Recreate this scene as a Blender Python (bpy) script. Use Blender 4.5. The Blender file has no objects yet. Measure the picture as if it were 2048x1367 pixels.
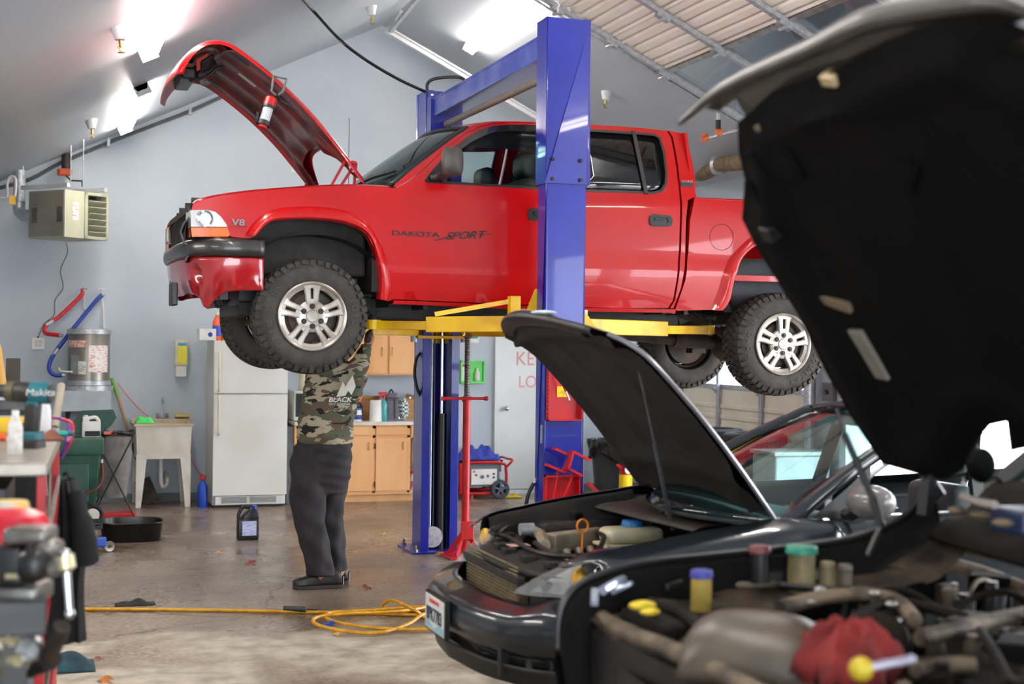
import bpy,bmesh,math,random
from mathutils import Vector,Matrix,Euler,geometry
import mathutils
random.seed(7)
C=bpy.context.scene.collection
PI=math.pi
FOC=2844.4;PHI=math.radians(18.7);RHO=0.012;CAMZ=1.78
sc=bpy.context.scene
cam_d=bpy.data.cameras.new('camera');cam=bpy.data.objects.new('camera',cam_d);C.objects.link(cam)
cam_d.lens=50.0;cam_d.sensor_width=36.0
cam.matrix_world=Matrix.Translation((0,0,CAMZ))@Matrix.Rotation(-PHI,4,'Z')@Matrix.Rotation(PI/2,4,'X')@Matrix.Rotation(RHO,4,'Z')
cam_d.dof.use_dof=True;cam_d.dof.focus_distance=10.2;cam_d.dof.aperture_fstop=2.2
cam_d.clip_end=200
sc.camera=cam
sc.view_settings.view_transform='Standard';sc.view_settings.look='None'
sc.view_settings.gamma=1;sc.view_settings.use_curve_mapping=False
sc.view_settings.exposure=1.0
sc.cycles.use_denoising=True
sc.cycles.max_bounces=8;sc.cycles.diffuse_bounces=4;sc.cycles.glossy_bounces=4
sc.cycles.transmission_bounces=6;sc.cycles.transparent_max_bounces=8
sc.cycles.sample_clamp_indirect=6.0;sc.cycles.caustics_reflective=False;sc.cycles.caustics_refractive=False
world=bpy.data.worlds.new('overcast_sky');sc.world=world;world.use_nodes=True
wn=world.node_tree.nodes;wb=wn['Background']
wtc=wn.new('ShaderNodeTexCoord');wns=wn.new('ShaderNodeTexNoise');wns.inputs['Scale'].default_value=1.6;wns.inputs['Detail'].default_value=4
wr=wn.new('ShaderNodeValToRGB')
wr.color_ramp.elements[0].position=0.3;wr.color_ramp.elements[0].color=(0.80,0.88,1.0,1)
wr.color_ramp.elements[1].position=0.7;wr.color_ramp.elements[1].color=(1.0,1.0,1.0,1)
world.node_tree.links.new(wtc.outputs['Generated'],wns.inputs['Vector'])
world.node_tree.links.new(wns.outputs['Fac'],wr.inputs['Fac']);world.node_tree.links.new(wr.outputs['Color'],wb.inputs['Color'])
wb.inputs['Strength'].default_value=6.5
TUBE_POWER=36.0
cF=Vector((math.sin(PHI),math.cos(PHI),0));cR=Vector((math.cos(PHI),-math.sin(PHI),0));cO=Vector((0,0,CAMZ))
def ray(px,py):
 u=px-1024.0;v=py-683.5;c,s=math.cos(RHO),math.sin(RHO)
 uu=u*c+v*s;vv=-u*s+v*c
 return cF+cR*(uu/FOC)+Vector((0,0,-vv/FOC))
def P(px,py,X=None,Y=None,Z=None,d=None):
 r=ray(px,py)
 if X is not None:t=X/r.x
 elif Y is not None:t=Y/r.y
 elif Z is not None:t=(Z-CAMZ)/r.z
 else:t=d
 return cO+r*t
def Ppl(px,py,p,n):
 r=ray(px,py);n=Vector(n);return cO+r*((Vector(p)-cO).dot(n)/r.dot(n))
def lin(c):
 if isinstance(c,str):
  c=c.lstrip('#');c=[int(c[i:i+2],16)/255 for i in(0,2,4)]
  c=[x/12.92 if x<=.04045 else((x+.055)/1.055)**2.4 for x in c]
 return(c[0],c[1],c[2],1)
MATS={}
def mat(name,col,col2=None,scale=8,rough=.5,metal=0,bump=0,bscale=60,coat=0,emis=None,estr=0,trans=0,ior=1.45,alpha=1,spec=None,lo=.4,hi=.65,stretch=None,rough2=None,detail=5,sheen=0,coord='Object'):
 if name in MATS:return MATS[name]
 m=bpy.data.materials.new(name);m.use_nodes=True;nt=m.node_tree;N=nt.nodes;L=nt.links
 b=N['Principled BSDF'];b.inputs['Base Color'].default_value=lin(col)
 b.inputs['Roughness'].default_value=rough;b.inputs['Metallic'].default_value=metal
 if coat:b.inputs['Coat Weight'].default_value=coat;b.inputs['Coat Roughness'].default_value=.03
 if spec is not None:b.inputs['Specular IOR Level'].default_value=spec
 if emis:b.inputs['Emission Color'].default_value=lin(emis);b.inputs['Emission Strength'].default_value=estr
 if trans:b.inputs['Transmission Weight'].default_value=trans;b.inputs['IOR'].default_value=ior
 if alpha<1:b.inputs['Alpha'].default_value=alpha
 if sheen:b.inputs['Sheen Weight'].default_value=sheen
 tc=None
 def vec():
  nonlocal tc
  if tc is None:
   t=N.new('ShaderNodeTexCoord');mp=N.new('ShaderNodeMapping');L.new(t.outputs[coord],mp.inputs['Vector'])
   if stretch:mp.inputs['Scale'].default_value=stretch
   tc=mp.outputs['Vector']
  return tc
 n1=None
 if col2 is None and bump==0 and not emis and not trans:
  col2=tuple(x*.82 for x in lin(col)[:3]);scale=5
 if col2 is not None:
  n1=N.new('ShaderNodeTexNoise');n1.inputs['Scale'].default_value=scale;n1.inputs['Detail'].default_value=detail
  L.new(vec(),n1.inputs['Vector'])
  r=N.new('ShaderNodeValToRGB');r.color_ramp.elements[0].position=lo;r.color_ramp.elements[1].position=hi
  r.color_ramp.elements[0].color=lin(col);r.color_ramp.elements[1].color=lin(col2)
  L.new(n1.outputs['Fac'],r.inputs['Fac']);L.new(r.outputs['Color'],b.inputs['Base Color'])
  if rough2 is not None:
   mr=N.new('ShaderNodeMapRange');mr.inputs['From Min'].default_value=lo;mr.inputs['From Max'].default_value=hi
   mr.inputs['To Min'].default_value=rough;mr.inputs['To Max'].default_value=rough2
   L.new(n1.outputs['Fac'],mr.inputs['Value']);L.new(mr.outputs['Result'],b.inputs['Roughness'])
 if bump:
  n2=N.new('ShaderNodeTexNoise');n2.inputs['Scale'].default_value=bscale;n2.inputs['Detail'].default_value=4
  L.new(vec(),n2.inputs['Vector'])
  bp=N.new('ShaderNodeBump');bp.inputs['Strength'].default_value=bump;bp.inputs['Distance'].default_value=.01
  L.new(n2.outputs['Fac'],bp.inputs['Height']);L.new(bp.outputs['Normal'],b.inputs['Normal'])
 MATS[name]=m;return m
def glassmat(name,tint='#ffffff',ior=1.45,rough=.01,haze=0):
 if name in MATS:return MATS[name]
 m=bpy.data.materials.new(name);m.use_nodes=True;N=m.node_tree.nodes;L=m.node_tree.links;N.remove(N['Principled BSDF'])
 t=N.new('ShaderNodeBsdfTransparent');t.inputs['Color'].default_value=lin(tint);g=N.new('ShaderNodeBsdfGlossy');g.inputs['Roughness'].default_value=rough
 lw=N.new('ShaderNodeLayerWeight');lw.inputs['Blend'].default_value=.5;pw=N.new('ShaderNodeMath');pw.operation='POWER';pw.inputs[1].default_value=4;L.new(lw.outputs['Facing'],pw.inputs[0])
 r0=((ior-1)/(ior+1))**2;f=N.new('ShaderNodeMath');f.operation='MULTIPLY_ADD';f.inputs[1].default_value=.85*(1-r0);f.inputs[2].default_value=r0;L.new(pw.outputs[0],f.inputs[0]);x=N.new('ShaderNodeMixShader');L.new(f.outputs[0],x.inputs[0]);L.new(t.outputs[0],x.inputs[1]);L.new(g.outputs[0],x.inputs[2]);o=x
 if haze:
  d=N.new('ShaderNodeBsdfDiffuse');d.inputs['Color'].default_value=lin(tint);o=N.new('ShaderNodeMixShader');o.inputs[0].default_value=haze;L.new(x.outputs[0],o.inputs[1]);L.new(d.outputs[0],o.inputs[2])
 L.new(o.outputs[0],N['Material Output'].inputs['Surface']);MATS[name]=m;return m
def frame_of(d):
 d=Vector(d).normalized();a=Vector((0,0,1))if abs(d.z)<.9 else Vector((1,0,0))
 x=a.cross(d).normalized();y=d.cross(x).normalized();return x,y,d
class MB:
 def __init__(s):s.v=[];s.f=[];s.uv={}
 def add(s,vs,fs):
  o=len(s.v);s.v+=[Vector(v)for v in vs];s.f+=[tuple(i+o for i in f)for f in fs];return s
 def box(s,x0,x1,y0,y1,z0,z1,M=None):
  vs=[Vector((x,y,z))for z in(z0,z1)for y in(y0,y1)for x in(x0,x1)]
  if M:vs=[M@v for v in vs]
  return s.add(vs,[(0,2,3,1),(4,5,7,6),(0,1,5,4),(2,6,7,3),(0,4,6,2),(1,3,7,5)])
 def bar(s,p0,p1,w,h,up=None):
  p0=Vector(p0);p1=Vector(p1);d=(p1-p0).normalized()
  up=Vector(up)if up else(Vector((0,0,1))if abs(d.z)<.95 else Vector((0,1,0)))
  x=d.cross(up).normalized()*w/2;y=x.cross(d).normalized()*h/2
  vs=[p+a*x+b*y for p in(p0,p1)for a,b in((-1,-1),(1,-1),(1,1),(-1,1))]
  return s.add(vs,[(0,1,2,3),(7,6,5,4),(0,4,5,1),(1,5,6,2),(2,6,7,3),(3,7,4,0)])
 def cyl(s,p0,p1,r0,r1=None,n=16,cap=True):
  r1=r0 if r1 is None else r1;p0=Vector(p0);p1=Vector(p1);x,y,d=frame_of(p1-p0)
  vs=[p+(x*math.cos(2*PI*i/n)+y*math.sin(2*PI*i/n))*r for p,r in((p0,r0),(p1,r1))for i in range(n)]
  fs=[(i,(i+1)%n,n+(i+1)%n,n+i)for i in range(n)]
  if cap:fs+=[tuple(range(n-1,-1,-1)),tuple(range(n,2*n))]
  return s.add(vs,fs)
 def tube(s,pts,r,n=8,closed=False,cap=True,smooth=0):
  pts=[Vector(p)for p in pts]
  if smooth:pts=spline(pts,smooth,closed)
  m=len(pts);vs=[];px=None
  for i,p in enumerate(pts):
   a=pts[(i-1)%m]if(closed or i>0)else p;b=pts[(i+1)%m]if(closed or i<m-1)else p
   d=(b-a).normalized()if(b-a).length>1e-9 else Vector((0,0,1))
   if px is None:x,y,_=frame_of(d)
   else:
    x=px-d*px.dot(d);x=x.normalized()if x.length>1e-6 else frame_of(d)[0];y=d.cross(x)
   px=x;rr=r[i*len(r)//m]if isinstance(r,(list,tuple))else r
   vs+=[p+(x*math.cos(2*PI*k/n)+y*math.sin(2*PI*k/n))*rr for k in range(n)]
  fs=[]
  for i in range(m if closed else m-1):
   j=(i+1)%m
   fs+=[(i*n+k,i*n+(k+1)%n,j*n+(k+1)%n,j*n+k)for k in range(n)]
  if cap and not closed:fs+=[tuple(range(n-1,-1,-1)),tuple((m-1)*n+k for k in range(n))]
  return s.add(vs,fs)
 def lathe(s,prof,c,axis=(0,0,1),n=32,a0=0,a1=2*PI,flip=False):
  c=Vector(c);x,y,d=frame_of(axis);full=abs(a1-a0-2*PI)<1e-6;nn=n if full else n+1;vs=[]
  for r,h in prof:
   for i in range(nn):
    t=a0+(a1-a0)*i/n;vs.append(c+d*h+(x*math.cos(t)+y*math.sin(t))*r)
  fs=[]
  for j in range(len(prof)-1):
   for i in range(n if full else n):
    k=(i+1)%nn if full else i+1
    f=(j*nn+i,j*nn+k,(j+1)*nn+k,(j+1)*nn+i);fs.append(f[::-1]if flip else f)
  return s.add(vs,fs)
 def prism(s,poly,a,b,axis='y'):
  def mk(p,h):
   return(h,p[0],p[1])if axis=='x' else((p[0],h,p[1])if axis=='y' else(p[0],p[1],h))
  n=len(poly);vs=[mk(p,a)for p in poly]+[mk(p,b)for p in poly]
  fs=[(i,(i+1)%n,n+(i+1)%n,n+i)for i in range(n)]+[tuple(range(n-1,-1,-1)),tuple(range(n,2*n))]
  return s.add(vs,fs)
 def grid(s,fn,nu,nv,cu=False,cv=False):
  vs=[fn(i/(nu if not cu else nu),j/(nv if not cv else nv))for j in range(nv+(0 if cv else 1))for i in range(nu+(0 if cu else 1))]
  w=nu if cu else nu+1;h=nv if cv else nv+1;fs=[]
  for j in range(nv):
   for i in range(nu):
    fs.append((j*w+i,j*w+(i+1)%w,((j+1)%h)*w+(i+1)%w,((j+1)%h)*w+i))
  return s.add(vs,fs)
 def ball(s,c,r,n=16,m=10):
  c=Vector(c);r=Vector((r,r,r))if not isinstance(r,(tuple,list,Vector))else Vector(r)
  return s.grid(lambda u,v:c+Vector((r.x*math.cos(2*PI*u)*math.sin(PI*v),r.y*math.sin(2*PI*u)*math.sin(PI*v),-r.z*math.cos(PI*v))),n,m,cu=True)
 def xf(s,M,i0=0):
  for i in range(i0,len(s.v)):s.v[i]=M@s.v[i]
  return s
 def build(s,name,m,parent=None,smooth=False,bevel=0,seg=2,solid=0,angle=40,sub=0,merge=True):
  me=bpy.data.meshes.new(name);me.from_pydata([tuple(v)for v in s.v],[],s.f)
  bm=bmesh.new();bm.from_mesh(me)
  if merge:bmesh.ops.remove_doubles(bm,verts=bm.verts,dist=1e-5)
  bmesh.ops.recalc_face_normals(bm,faces=bm.faces)
  if bevel:
   es=[e for e in bm.edges if len(e.link_faces)==2 and e.calc_face_angle(0)>math.radians(30)]
   bmesh.ops.bevel(bm,geom=es,offset=bevel,segments=seg,profile=.5,affect='EDGES',clamp_overlap=True)
  if smooth:
   for f in bm.faces:f.smooth=True
   for e in bm.edges:
    if len(e.link_faces)==2 and e.calc_face_angle(0)>math.radians(angle):e.smooth=False
  bm.to_mesh(me);bm.free()
  o=bpy.data.objects.new(name,me);C.objects.link(o)
  if m:me.materials.append(m)
  if parent is not None:attach(o,parent)
  if solid:
   md=o.modifiers.new('solid','SOLIDIFY');md.thickness=solid;md.offset=0
  if sub:
   md=o.modifiers.new('sub','SUBSURF');md.levels=sub;md.render_levels=sub
  return o
LOCAL=set()
def attach(o,parent):
 o.parent=parent
 if parent.name in LOCAL or parent.get('_l'):return
 if parent.type=='EMPTY':o.matrix_parent_inverse=Matrix.Translation(-parent.location)
def spline(pts,k=6,closed=False):
 pts=[Vector(p)for p in pts];n=len(pts);out=[]
 for i in range(n if closed else n-1):
  p0=pts[(i-1)%n]if(closed or i>0)else pts[0]*2-pts[1];p1=pts[i];p2=pts[(i+1)%n]
  p3=pts[(i+2)%n]if(closed or i<n-2)else pts[-1]*2-pts[-2]
  for j in range(k):
   t=j/k;out.append(.5*((2*p1)+(p2-p0)*t+(2*p0-5*p1+4*p2-p3)*t*t+(3*p1-p0-3*p2+p3)*t**3))
 if not closed:out.append(pts[-1])
 return out
def spl2(pts,k=6,closed=False):return[(p.x,p.y)for p in spline([Vector((a,b,0))for a,b in pts],k,closed)]
def tag(o,label=None,cat=None,group=None,kind=None):
 if label:o['label']=label
 if cat:o['category']=cat
 if group:o['group']=group
 if kind:o['kind']=kind
 return o
def thing(name,label,cat,loc=(0,0,0),rz=0,group=None,local=False):
 o=bpy.data.objects.new(name,None);C.objects.link(o);o.location=loc;o.rotation_euler=(0,0,rz);o.empty_display_size=.1
 if local:LOCAL.add(o.name);
 return tag(o,label,cat,group)
def dup(root,loc,rz=0,label=None,group=None):
 r=root.copy();C.objects.link(r);r.location=loc;r.rotation_euler=(0,0,rz)
 if label:r['label']=label
 if group:r['group']=group
 for ch in list(root.children):
  c=ch.copy();C.objects.link(c);c.parent=r
  for g in ch.children:
   d=g.copy();C.objects.link(d);d.parent=c
 return r
def struct(name,mb,m,parent=None,**k):
 o=mb.build(name,m,parent,**k)
 if parent is None:o['kind']='structure'
 return o
def inpoly(x,y,poly):
 c=False;n=len(poly);j=n-1
 for i in range(n):
  xi,yi=poly[i];xj,yj=poly[j]
  if(yi>y)!=(yj>y)and x<(xj-xi)*(y-yi)/(yj-yi)+xi:c=not c
  j=i
 return c
def dist_poly(x,y,poly):
 b=1e9
 for i in range(len(poly)):
  ax,ay=poly[i-1];bx,by=poly[i];dx,dy=bx-ax,by-ay;L=dx*dx+dy*dy
  t=0 if L<1e-12 else max(0,min(1,((x-ax)*dx+(y-ay)*dy)/L));b=min(b,math.hypot(x-ax-t*dx,y-ay-t*dy))
 return b
def panel(outline,to3,step=.05,holes=(),flange=None,mbx=None):
 """flat 2-D outline (with holes) filled with a fine mesh and mapped to 3-D by to3(a, b); flange(p) gives the inward return edge"""
 mb=mbx or MB();pts=[];edges=[]
 for lp in(outline,)+tuple(holes):
  q=[]
  for i in range(len(lp)):
   a=lp[i];b=lp[(i+1)%len(lp)];L=math.hypot(b[0]-a[0],b[1]-a[1]);k=max(1,int(L/step))
   if L<1e-6:continue
   q+=[(a[0]+(b[0]-a[0])*j/k,a[1]+(b[1]-a[1])*j/k)for j in range(k)]
  o=len(pts);pts+=q;edges+=[(o+i,o+(i+1)%len(q))for i in range(len(q))]
 xs=[p[0]for p in outline];ys=[p[1]for p in outline];x=min(xs)+step/2
 while x<max(xs):
  y=min(ys)+step/2
  while y<max(ys):
   if inpoly(x,y,outline)and not any(inpoly(x,y,h)for h in holes)and dist_poly(x,y,outline)>step*.4 and all(dist_poly(x,y,h)>step*.4 for h in holes):pts.append((x,y))
   y+=step
  x+=step
 r=geometry.delaunay_2d_cdt([Vector(p)for p in pts],edges,[],0,1e-7)
 V=[(v.x,v.y)for v in r[0]];F=[]
 for f in r[2]:
  cx=sum(V[i][0]for i in f)/len(f);cy=sum(V[i][1]for i in f)/len(f)
  if inpoly(cx,cy,outline)and not any(inpoly(cx,cy,h)for h in holes):F.append(tuple(f))
 v3=[Vector(to3(a,b))for a,b in V];mb.add(v3,F)
 if flange:
  cnt={}
  for f in F:
   for i in range(len(f)):
    e=(f[i],f[(i+1)%len(f)]);k=(min(e),max(e));cnt[k]=cnt.get(k,0)+1
  vs=[];fs=[]
  for(a,b),c in cnt.items():
   if c==1:
    o=len(vs);vs+=[v3[a],v3[b],flange(v3[b]),flange(v3[a])];fs.append((o,o+1,o+2,o+3))
  mb.add(vs,fs)
 return mb
def text(name,body,m,M,size=.1,depth=.002,parent=None,sx=1,shear=0,align='CENTER',bold=0):
 cu=bpy.data.curves.new(name,'FONT');cu.body=body;cu.size=size;cu.extrude=depth;cu.align_x=align;cu.align_y='CENTER';cu.shear=shear;cu.offset=bold
 t=bpy.data.objects.new(name,cu);C.objects.link(t)
 dg=bpy.context.evaluated_depsgraph_get();me=bpy.data.meshes.new_from_object(t.evaluated_get(dg));bpy.data.objects.remove(t);bpy.data.curves.remove(cu)
 me.transform(M@Matrix.Diagonal((sx,1,1,1)));me.materials.clear();me.materials.append(m)
 o=bpy.data.objects.new(name,me);C.objects.link(o)
 if parent is not None:attach(o,parent)
 return o
def facing(p,right,up):
 r=Vector(right).normalized();u=Vector(up).normalized();n=r.cross(u)
 return Matrix.Translation(p)@Matrix((r,u,n)).transposed().to_4x4()
SX=(1,0,0);SZ=(0,0,1)
m_wall=mat('wall_paint','#b7c1cb','#aebac5',scale=1.3,rough=.55,bump=.12,bscale=25)
m_ceil=mat('ceiling_paint','#b2b8c1','#a6adb7',scale=.9,rough=.38,bump=.08,bscale=12,stretch=(1,.25,1))
m_white=mat('white_enamel','#d9dad6','#c9c8c0',scale=3,rough=.3)
m_blk=mat('black_plastic','#0c0c0d','#161617',scale=20,rough=.4)
m_rub=mat('black_rubber','#141313','#1d1b1a',scale=30,rough=.75,bump=.2)
m_dark=mat('dark_grime','#171513','#2a2520',scale=14,rough=.7,bump=.3,bscale=90)
m_steel=mat('galvanised_steel','#b9bdc2','#9fa4aa',scale=25,rough=.4,metal=.45)
m_chrome=mat('chrome','#d8d8d8',rough=.12,metal=1)
m_alu=mat('aluminium','#b9b9b7','#9d9a94',scale=9,rough=.35,metal=.9)
m_red=mat('red_paint','#c3121c','#a80f16',scale=7,rough=.35)
m_ylw=mat('yellow_paint','#e8bb08','#cf9d06',scale=5,rough=.38)
m_blue=mat('blue_lift_paint','#0c1a86','#102196',scale=2.5,rough=.3,coat=.3,bump=.03,bscale=8)
m_wood=mat('birch_veneer','#e3ad74','#d69c60',scale=3,rough=.4,stretch=(1,1,.25))
m_glass=glassmat('clear_glass','#e8eef2',1.6)
m_card=mat('cardboard','#b58a5c','#a47a4e',scale=12,rough=.8)
m_gry=mat('grey_plastic','#5c5f62','#4e5154',scale=12,rough=.5)
m_cream=mat('cream_plastic','#d8d2bb','#c5bd9f',scale=6,rough=.45)
m_paper=mat('white_paper','#e6e6e3','#d8d8d4',scale=6,rough=.7)
m_redink=mat('red_ink','#d0564f',rough=.7)
m_blkink=mat('black_ink','#161616',rough=.6)
m_green=mat('green_plastic','#1c4b3c','#173f33',scale=5,rough=.45)
m_bluepl=mat('blue_plastic','#1448b8',rough=.35)
WY=15.9;RX=7.4;LX=-3.6;FY=-4.0;RID=3.77;RZ=5.38;SL=.484
def zc(x):return RZ-SL*abs(x-RID)
def m_floor_mat():
 m=bpy.data.materials.new('worn_concrete');m.use_nodes=True;N=m.node_tree.nodes;L=m.node_tree.links;b=N['Principled BSDF']
 tc=N.new('ShaderNodeTexCoord')
 def noise(s,d=6,st=None,dist=0):
  n=N.new('ShaderNodeTexNoise');n.inputs['Scale'].default_value=s;n.inputs['Detail'].default_value=d;n.inputs['Distortion'].default_value=dist
  if st:
   mp=N.new('ShaderNodeMapping');mp.inputs['Scale'].default_value=st;L.new(tc.outputs['Object'],mp.inputs['Vector']);L.new(mp.outputs['Vector'],n.inputs['Vector'])
  else:L.new(tc.outputs['Object'],n.inputs['Vector'])
  return n.outputs['Fac']
 def ramp(f,a,b_,c0,c1):
  r=N.new('ShaderNodeValToRGB');r.color_ramp.elements[0].position=a;r.color_ramp.elements[1].position=b_
  r.color_ramp.elements[0].color=lin(c0);r.color_ramp.elements[1].color=lin(c1);L.new(f,r.inputs['Fac']);return r.outputs['Color']
 def mix(f,a,c,t='MIX'):
  x=N.new('ShaderNodeMix');x.data_type='RGBA';x.blend_type=t
  if isinstance(f,float):x.inputs['Factor'].default_value=f
  else:L.new(f,x.inputs['Factor'])
  for s_,k in((a,6),(c,7)):
   if isinstance(s_,tuple):x.inputs[k].default_value=s_
   else:L.new(s_,x.inputs[k])
  return x.outputs[2]
 base=ramp(noise(.7,9,dist=.15),.32,.68,'#7b6858','#ad9a88')
 fine=ramp(noise(28,6),.3,.7,'#a8a8a8','#ffffff')
 c=mix(1.0,base,fine,'MULTIPLY')
 dirt=ramp(noise(1.9,9,st=(1,2.0,1),dist=.2),.5,.72,'#000000','#b0b0b0')
 c=mix(dirt,c,lin('#5c493b'))
 crk=N.new('ShaderNodeTexVoronoi');crk.feature='DISTANCE_TO_EDGE';crk.inputs['Scale'].default_value=.38
 wv=N.new('ShaderNodeVectorMath');wv.operation='MULTIPLY_ADD';wn_=N.new('ShaderNodeTexNoise');wn_.inputs['Scale'].default_value=1.5;wn_.inputs['Detail'].default_value=6
 L.new(tc.outputs['Object'],wn_.inputs['Vector']);L.new(wn_.outputs['Color'],wv.inputs[0]);wv.inputs[1].default_value=(.9,.9,0);L.new(tc.outputs['Object'],wv.inputs[2]);L.new(wv.outputs[0],crk.inputs['Vector'])
 ck=ramp(crk.outputs['Distance'],.0,.006,'#6a6a6a','#ffffff');c=mix(1.0,c,ck,'MULTIPLY')
 sx=N.new('ShaderNodeSeparateXYZ');L.new(tc.outputs['Object'],sx.inputs['Vector'])
 def mth(op,a,b2):
  x=N.new('ShaderNodeMath');x.operation=op;x.use_clamp=False
  for i,q in enumerate((a,b2)):
   if isinstance(q,(int,float)):x.inputs[i].default_value=q
   else:L.new(q,x.inputs[i])
  return x.outputs[0]
 wob=mth('MULTIPLY',mth('SUBTRACT',noise(1.7,6),.5),1.1)
 yy=mth('ADD',sx.outputs['Y'],wob)
 e1=N.new('ShaderNodeMapRange');e1.inputs['From Min'].default_value=8.75;e1.inputs['From Max'].default_value=8.6;L.new(yy,e1.inputs['Value'])
 pl=mth('MULTIPLY',e1.outputs[0],ramp(noise(1.1,7,dist=.6),.38,.55,'#333333','#ffffff'))
 pale=ramp(noise(6,8),.35,.65,'#8f8678','#bdb4a3')
 c=mix(pl,c,pale)
 L.new(c,b.inputs['Base Color'])
 rr=N.new('ShaderNodeMapRange');rr.inputs['From Min'].default_value=.35;rr.inputs['From Max'].default_value=.68
 rr.inputs['To Min'].default_value=.17;rr.inputs['To Max'].default_value=.48
 L.new(noise(.9,7,dist=.1),rr.inputs['Value'])
 ra=mth('ADD',rr.outputs[0],mth('MULTIPLY',e1.outputs[0],.3));L.new(ra,b.inputs['Roughness'])
 bp=N.new('ShaderNodeBump');bp.inputs['Strength'].default_value=.25;bp.inputs['Distance'].default_value=.01;L.new(noise(30,6),bp.inputs['Height']);L.new(bp.outputs['Normal'],b.inputs['Normal'])
 return m
m_floor=m_floor_mat()
fl=struct('floor',MB().box(LX-.2,RX+.2,FY-.2,WY+.2,-.2,0),m_floor)
tag(fl,'stained brown concrete workshop floor with a wet sheen')
m_asph=mat('outdoor_concrete','#b3b1ac','#9d9b96',scale=20,rough=.8,bump=.3)
struct('ground_outside',MB().box(RX+.2,RX+30,FY-10,WY+10,-.25,-.02),m_asph)
def gable(y0,y1):
 return MB().prism([(LX-.2,-.2),(RX+.2,-.2),(RX+.2,zc(RX+.2)),(RID,RZ),(LX-.2,zc(LX-.2))],y0,y1,'y')
tag(struct('wall_back',gable(WY,WY+.2),m_wall),'pale blue-grey painted gable wall at the end of the workshop')
mbf=MB().box(LX-.2,-2.6,FY-.2,FY,-.1,2.0).box(2.6,RX+.2,FY-.2,FY,-.1,3.1).prism([(LX-.2,zc(LX-.2)),(LX-.2,1.3),(-2.6,1.3),(-1.6,2.4),(-.6,3.0),(RX+.2,3.0),(RX+.2,zc(RX+.2)),(RID,RZ)][::-1],FY-.2,FY,'y')  # opening behind the camera is added to bring in soft daylight
struct('wall_front',mbf,m_wall)
struct('wall_left',MB().box(LX-.2,LX,FY,WY,0,zc(LX)),m_wall)
def slope(x0,x1,t=.12):
 return MB().prism([(x0,zc(x0)),(x1,zc(x1)),(x1,zc(x1)+t),(x0,zc(x0)+t)],FY-.2,WY+.2,'y')
tag(struct('ceiling',slope(LX-.2,RID),m_ceil),'satin grey sloping ceiling left of the ridge')
tag(struct('ceiling',slope(RID,RX+.6),m_ceil),'satin grey sloping ceiling right of the ridge')
BAYS=[(-3.2,.1,3.0),(.7,4.0,3.0),(4.6,7.9,3.0),(8.57,11.83,3.0),(12.5,15.6,2.9)]
mbw=MB();y=FY
for a,b,h in BAYS:
 mbw.box(RX,RX+.2,y,a,0,zc(RX));mbw.box(RX,RX+.2,a,b,h,zc(RX));y=b
mbw.box(RX,RX+.2,y,WY,0,zc(RX))
tag(struct('wall_right',mbw,m_wall),'pale wall with roller door bays letting in daylight')
for nm,yy in(('trim_1',11.83),('trim_2',8.57)):
 s_=1 if nm=='trim_1' else-1
 mb=MB().box(RX-.03,RX+.22,min(yy-s_*.012,yy+s_*.1),max(yy-s_*.012,yy+s_*.1),0,3.05)
 tag(struct(nm,mb,mat('trim_white','#dfe3e6',rough=.4),bevel=.004),'white painted jamb of the open bay')
struct('baseboard_back',MB().box(LX,RX,WY-.015,WY,0,.09),mat('base_grey','#6f7478',rough=.6))
m_doorp=mat('door_cream','#eae4d3','#e0d9c6',scale=3,rough=.5)
m_frost=glassmat('frosted_pane','#f4f8fa',1.3,.3,.15)
cd=thing('sectional_door','closed cream sectional garage door with a strip of bright panes, by the stacked tyres','garage door',(RX+.06,14.05,0))
zr=[0,.64,1.28,2.0,2.9]
for i in range(4):
 a,b=zr[i],zr[i+1]
 if i==2:
  mb=MB().box(RX+.02,RX+.06,12.5,15.6,a,a+.05).box(RX+.02,RX+.06,12.5,15.6,b-.04,b)
  for k in range(4):y=12.5+k*(3.1-.05)/3;mb.box(RX+.02,RX+.06,y,y+.05,a+.05,b-.04)
  fr=mb.build('window_panel',m_steel,cd)
  for k in range(3):
   y=12.55+k*(3.1-.05)/3;MB().box(RX+.035,RX+.04,y,y+.965,a+.05,b-.04).build('pane',m_frost,fr)
 else:
  mb=MB().box(RX+.03,RX+.07,12.5,15.6,a-.008,b-.001)
  for j in range(4):z=a+.06+j*.12;mb.box(RX+.018,RX+.03,12.52,15.58,z,z+.045)
  mb.build('panel',m_doorp,cd,bevel=.004,seg=1)
for k in range(4):
 y=12.55+k*1.0;mb=MB().box(RX-.01,RX+.03,y-.03,y+.03,.02,2.88)
 st=mb.build('stile',m_steel,cd)
 for z in zr[1:4]:
  MB().box(RX-.03,RX+.0,y-.045,y+.045,z-.05,z+.05).cyl((RX-.045,y-.03,z),(RX-.045,y+.03,z),.018,n=10).build('hinge',m_steel,st)
for yy in(12.47,15.63):MB().box(RX-.07,RX+.0,yy-.03,yy+.03,0,3.1).build('door_track',m_steel,cd)
e=thing('socket_box','grey metal socket box with conduit on the pier beside the open bay','electrical box',(RX-.03,12.1,1.3))
MB().box(RX-.06,RX-.0,12.03,12.21,1.24,1.42).build('box',m_gry,e,bevel=.006);MB().tube([(RX-.02,12.12,1.42),(RX-.02,12.12,3.4)],.011).build('conduit',m_steel,e)
MB().cyl((RX-.06,12.12,1.33),(RX-.075,12.12,1.33),.025).build('socket',m_blk,e)
sp=thing('steel_post','round galvanised steel post beside the closed door','post',(RX-.12,12.36,0))
MB().cyl((RX-.12,12.36,0),(RX-.12,12.36,zc(RX)-.02),.05).build('pole',m_steel,sp,smooth=True);MB().box(RX-.2,RX-.04,12.28,12.44,0,.012).build('base_plate',m_steel,sp)
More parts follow.
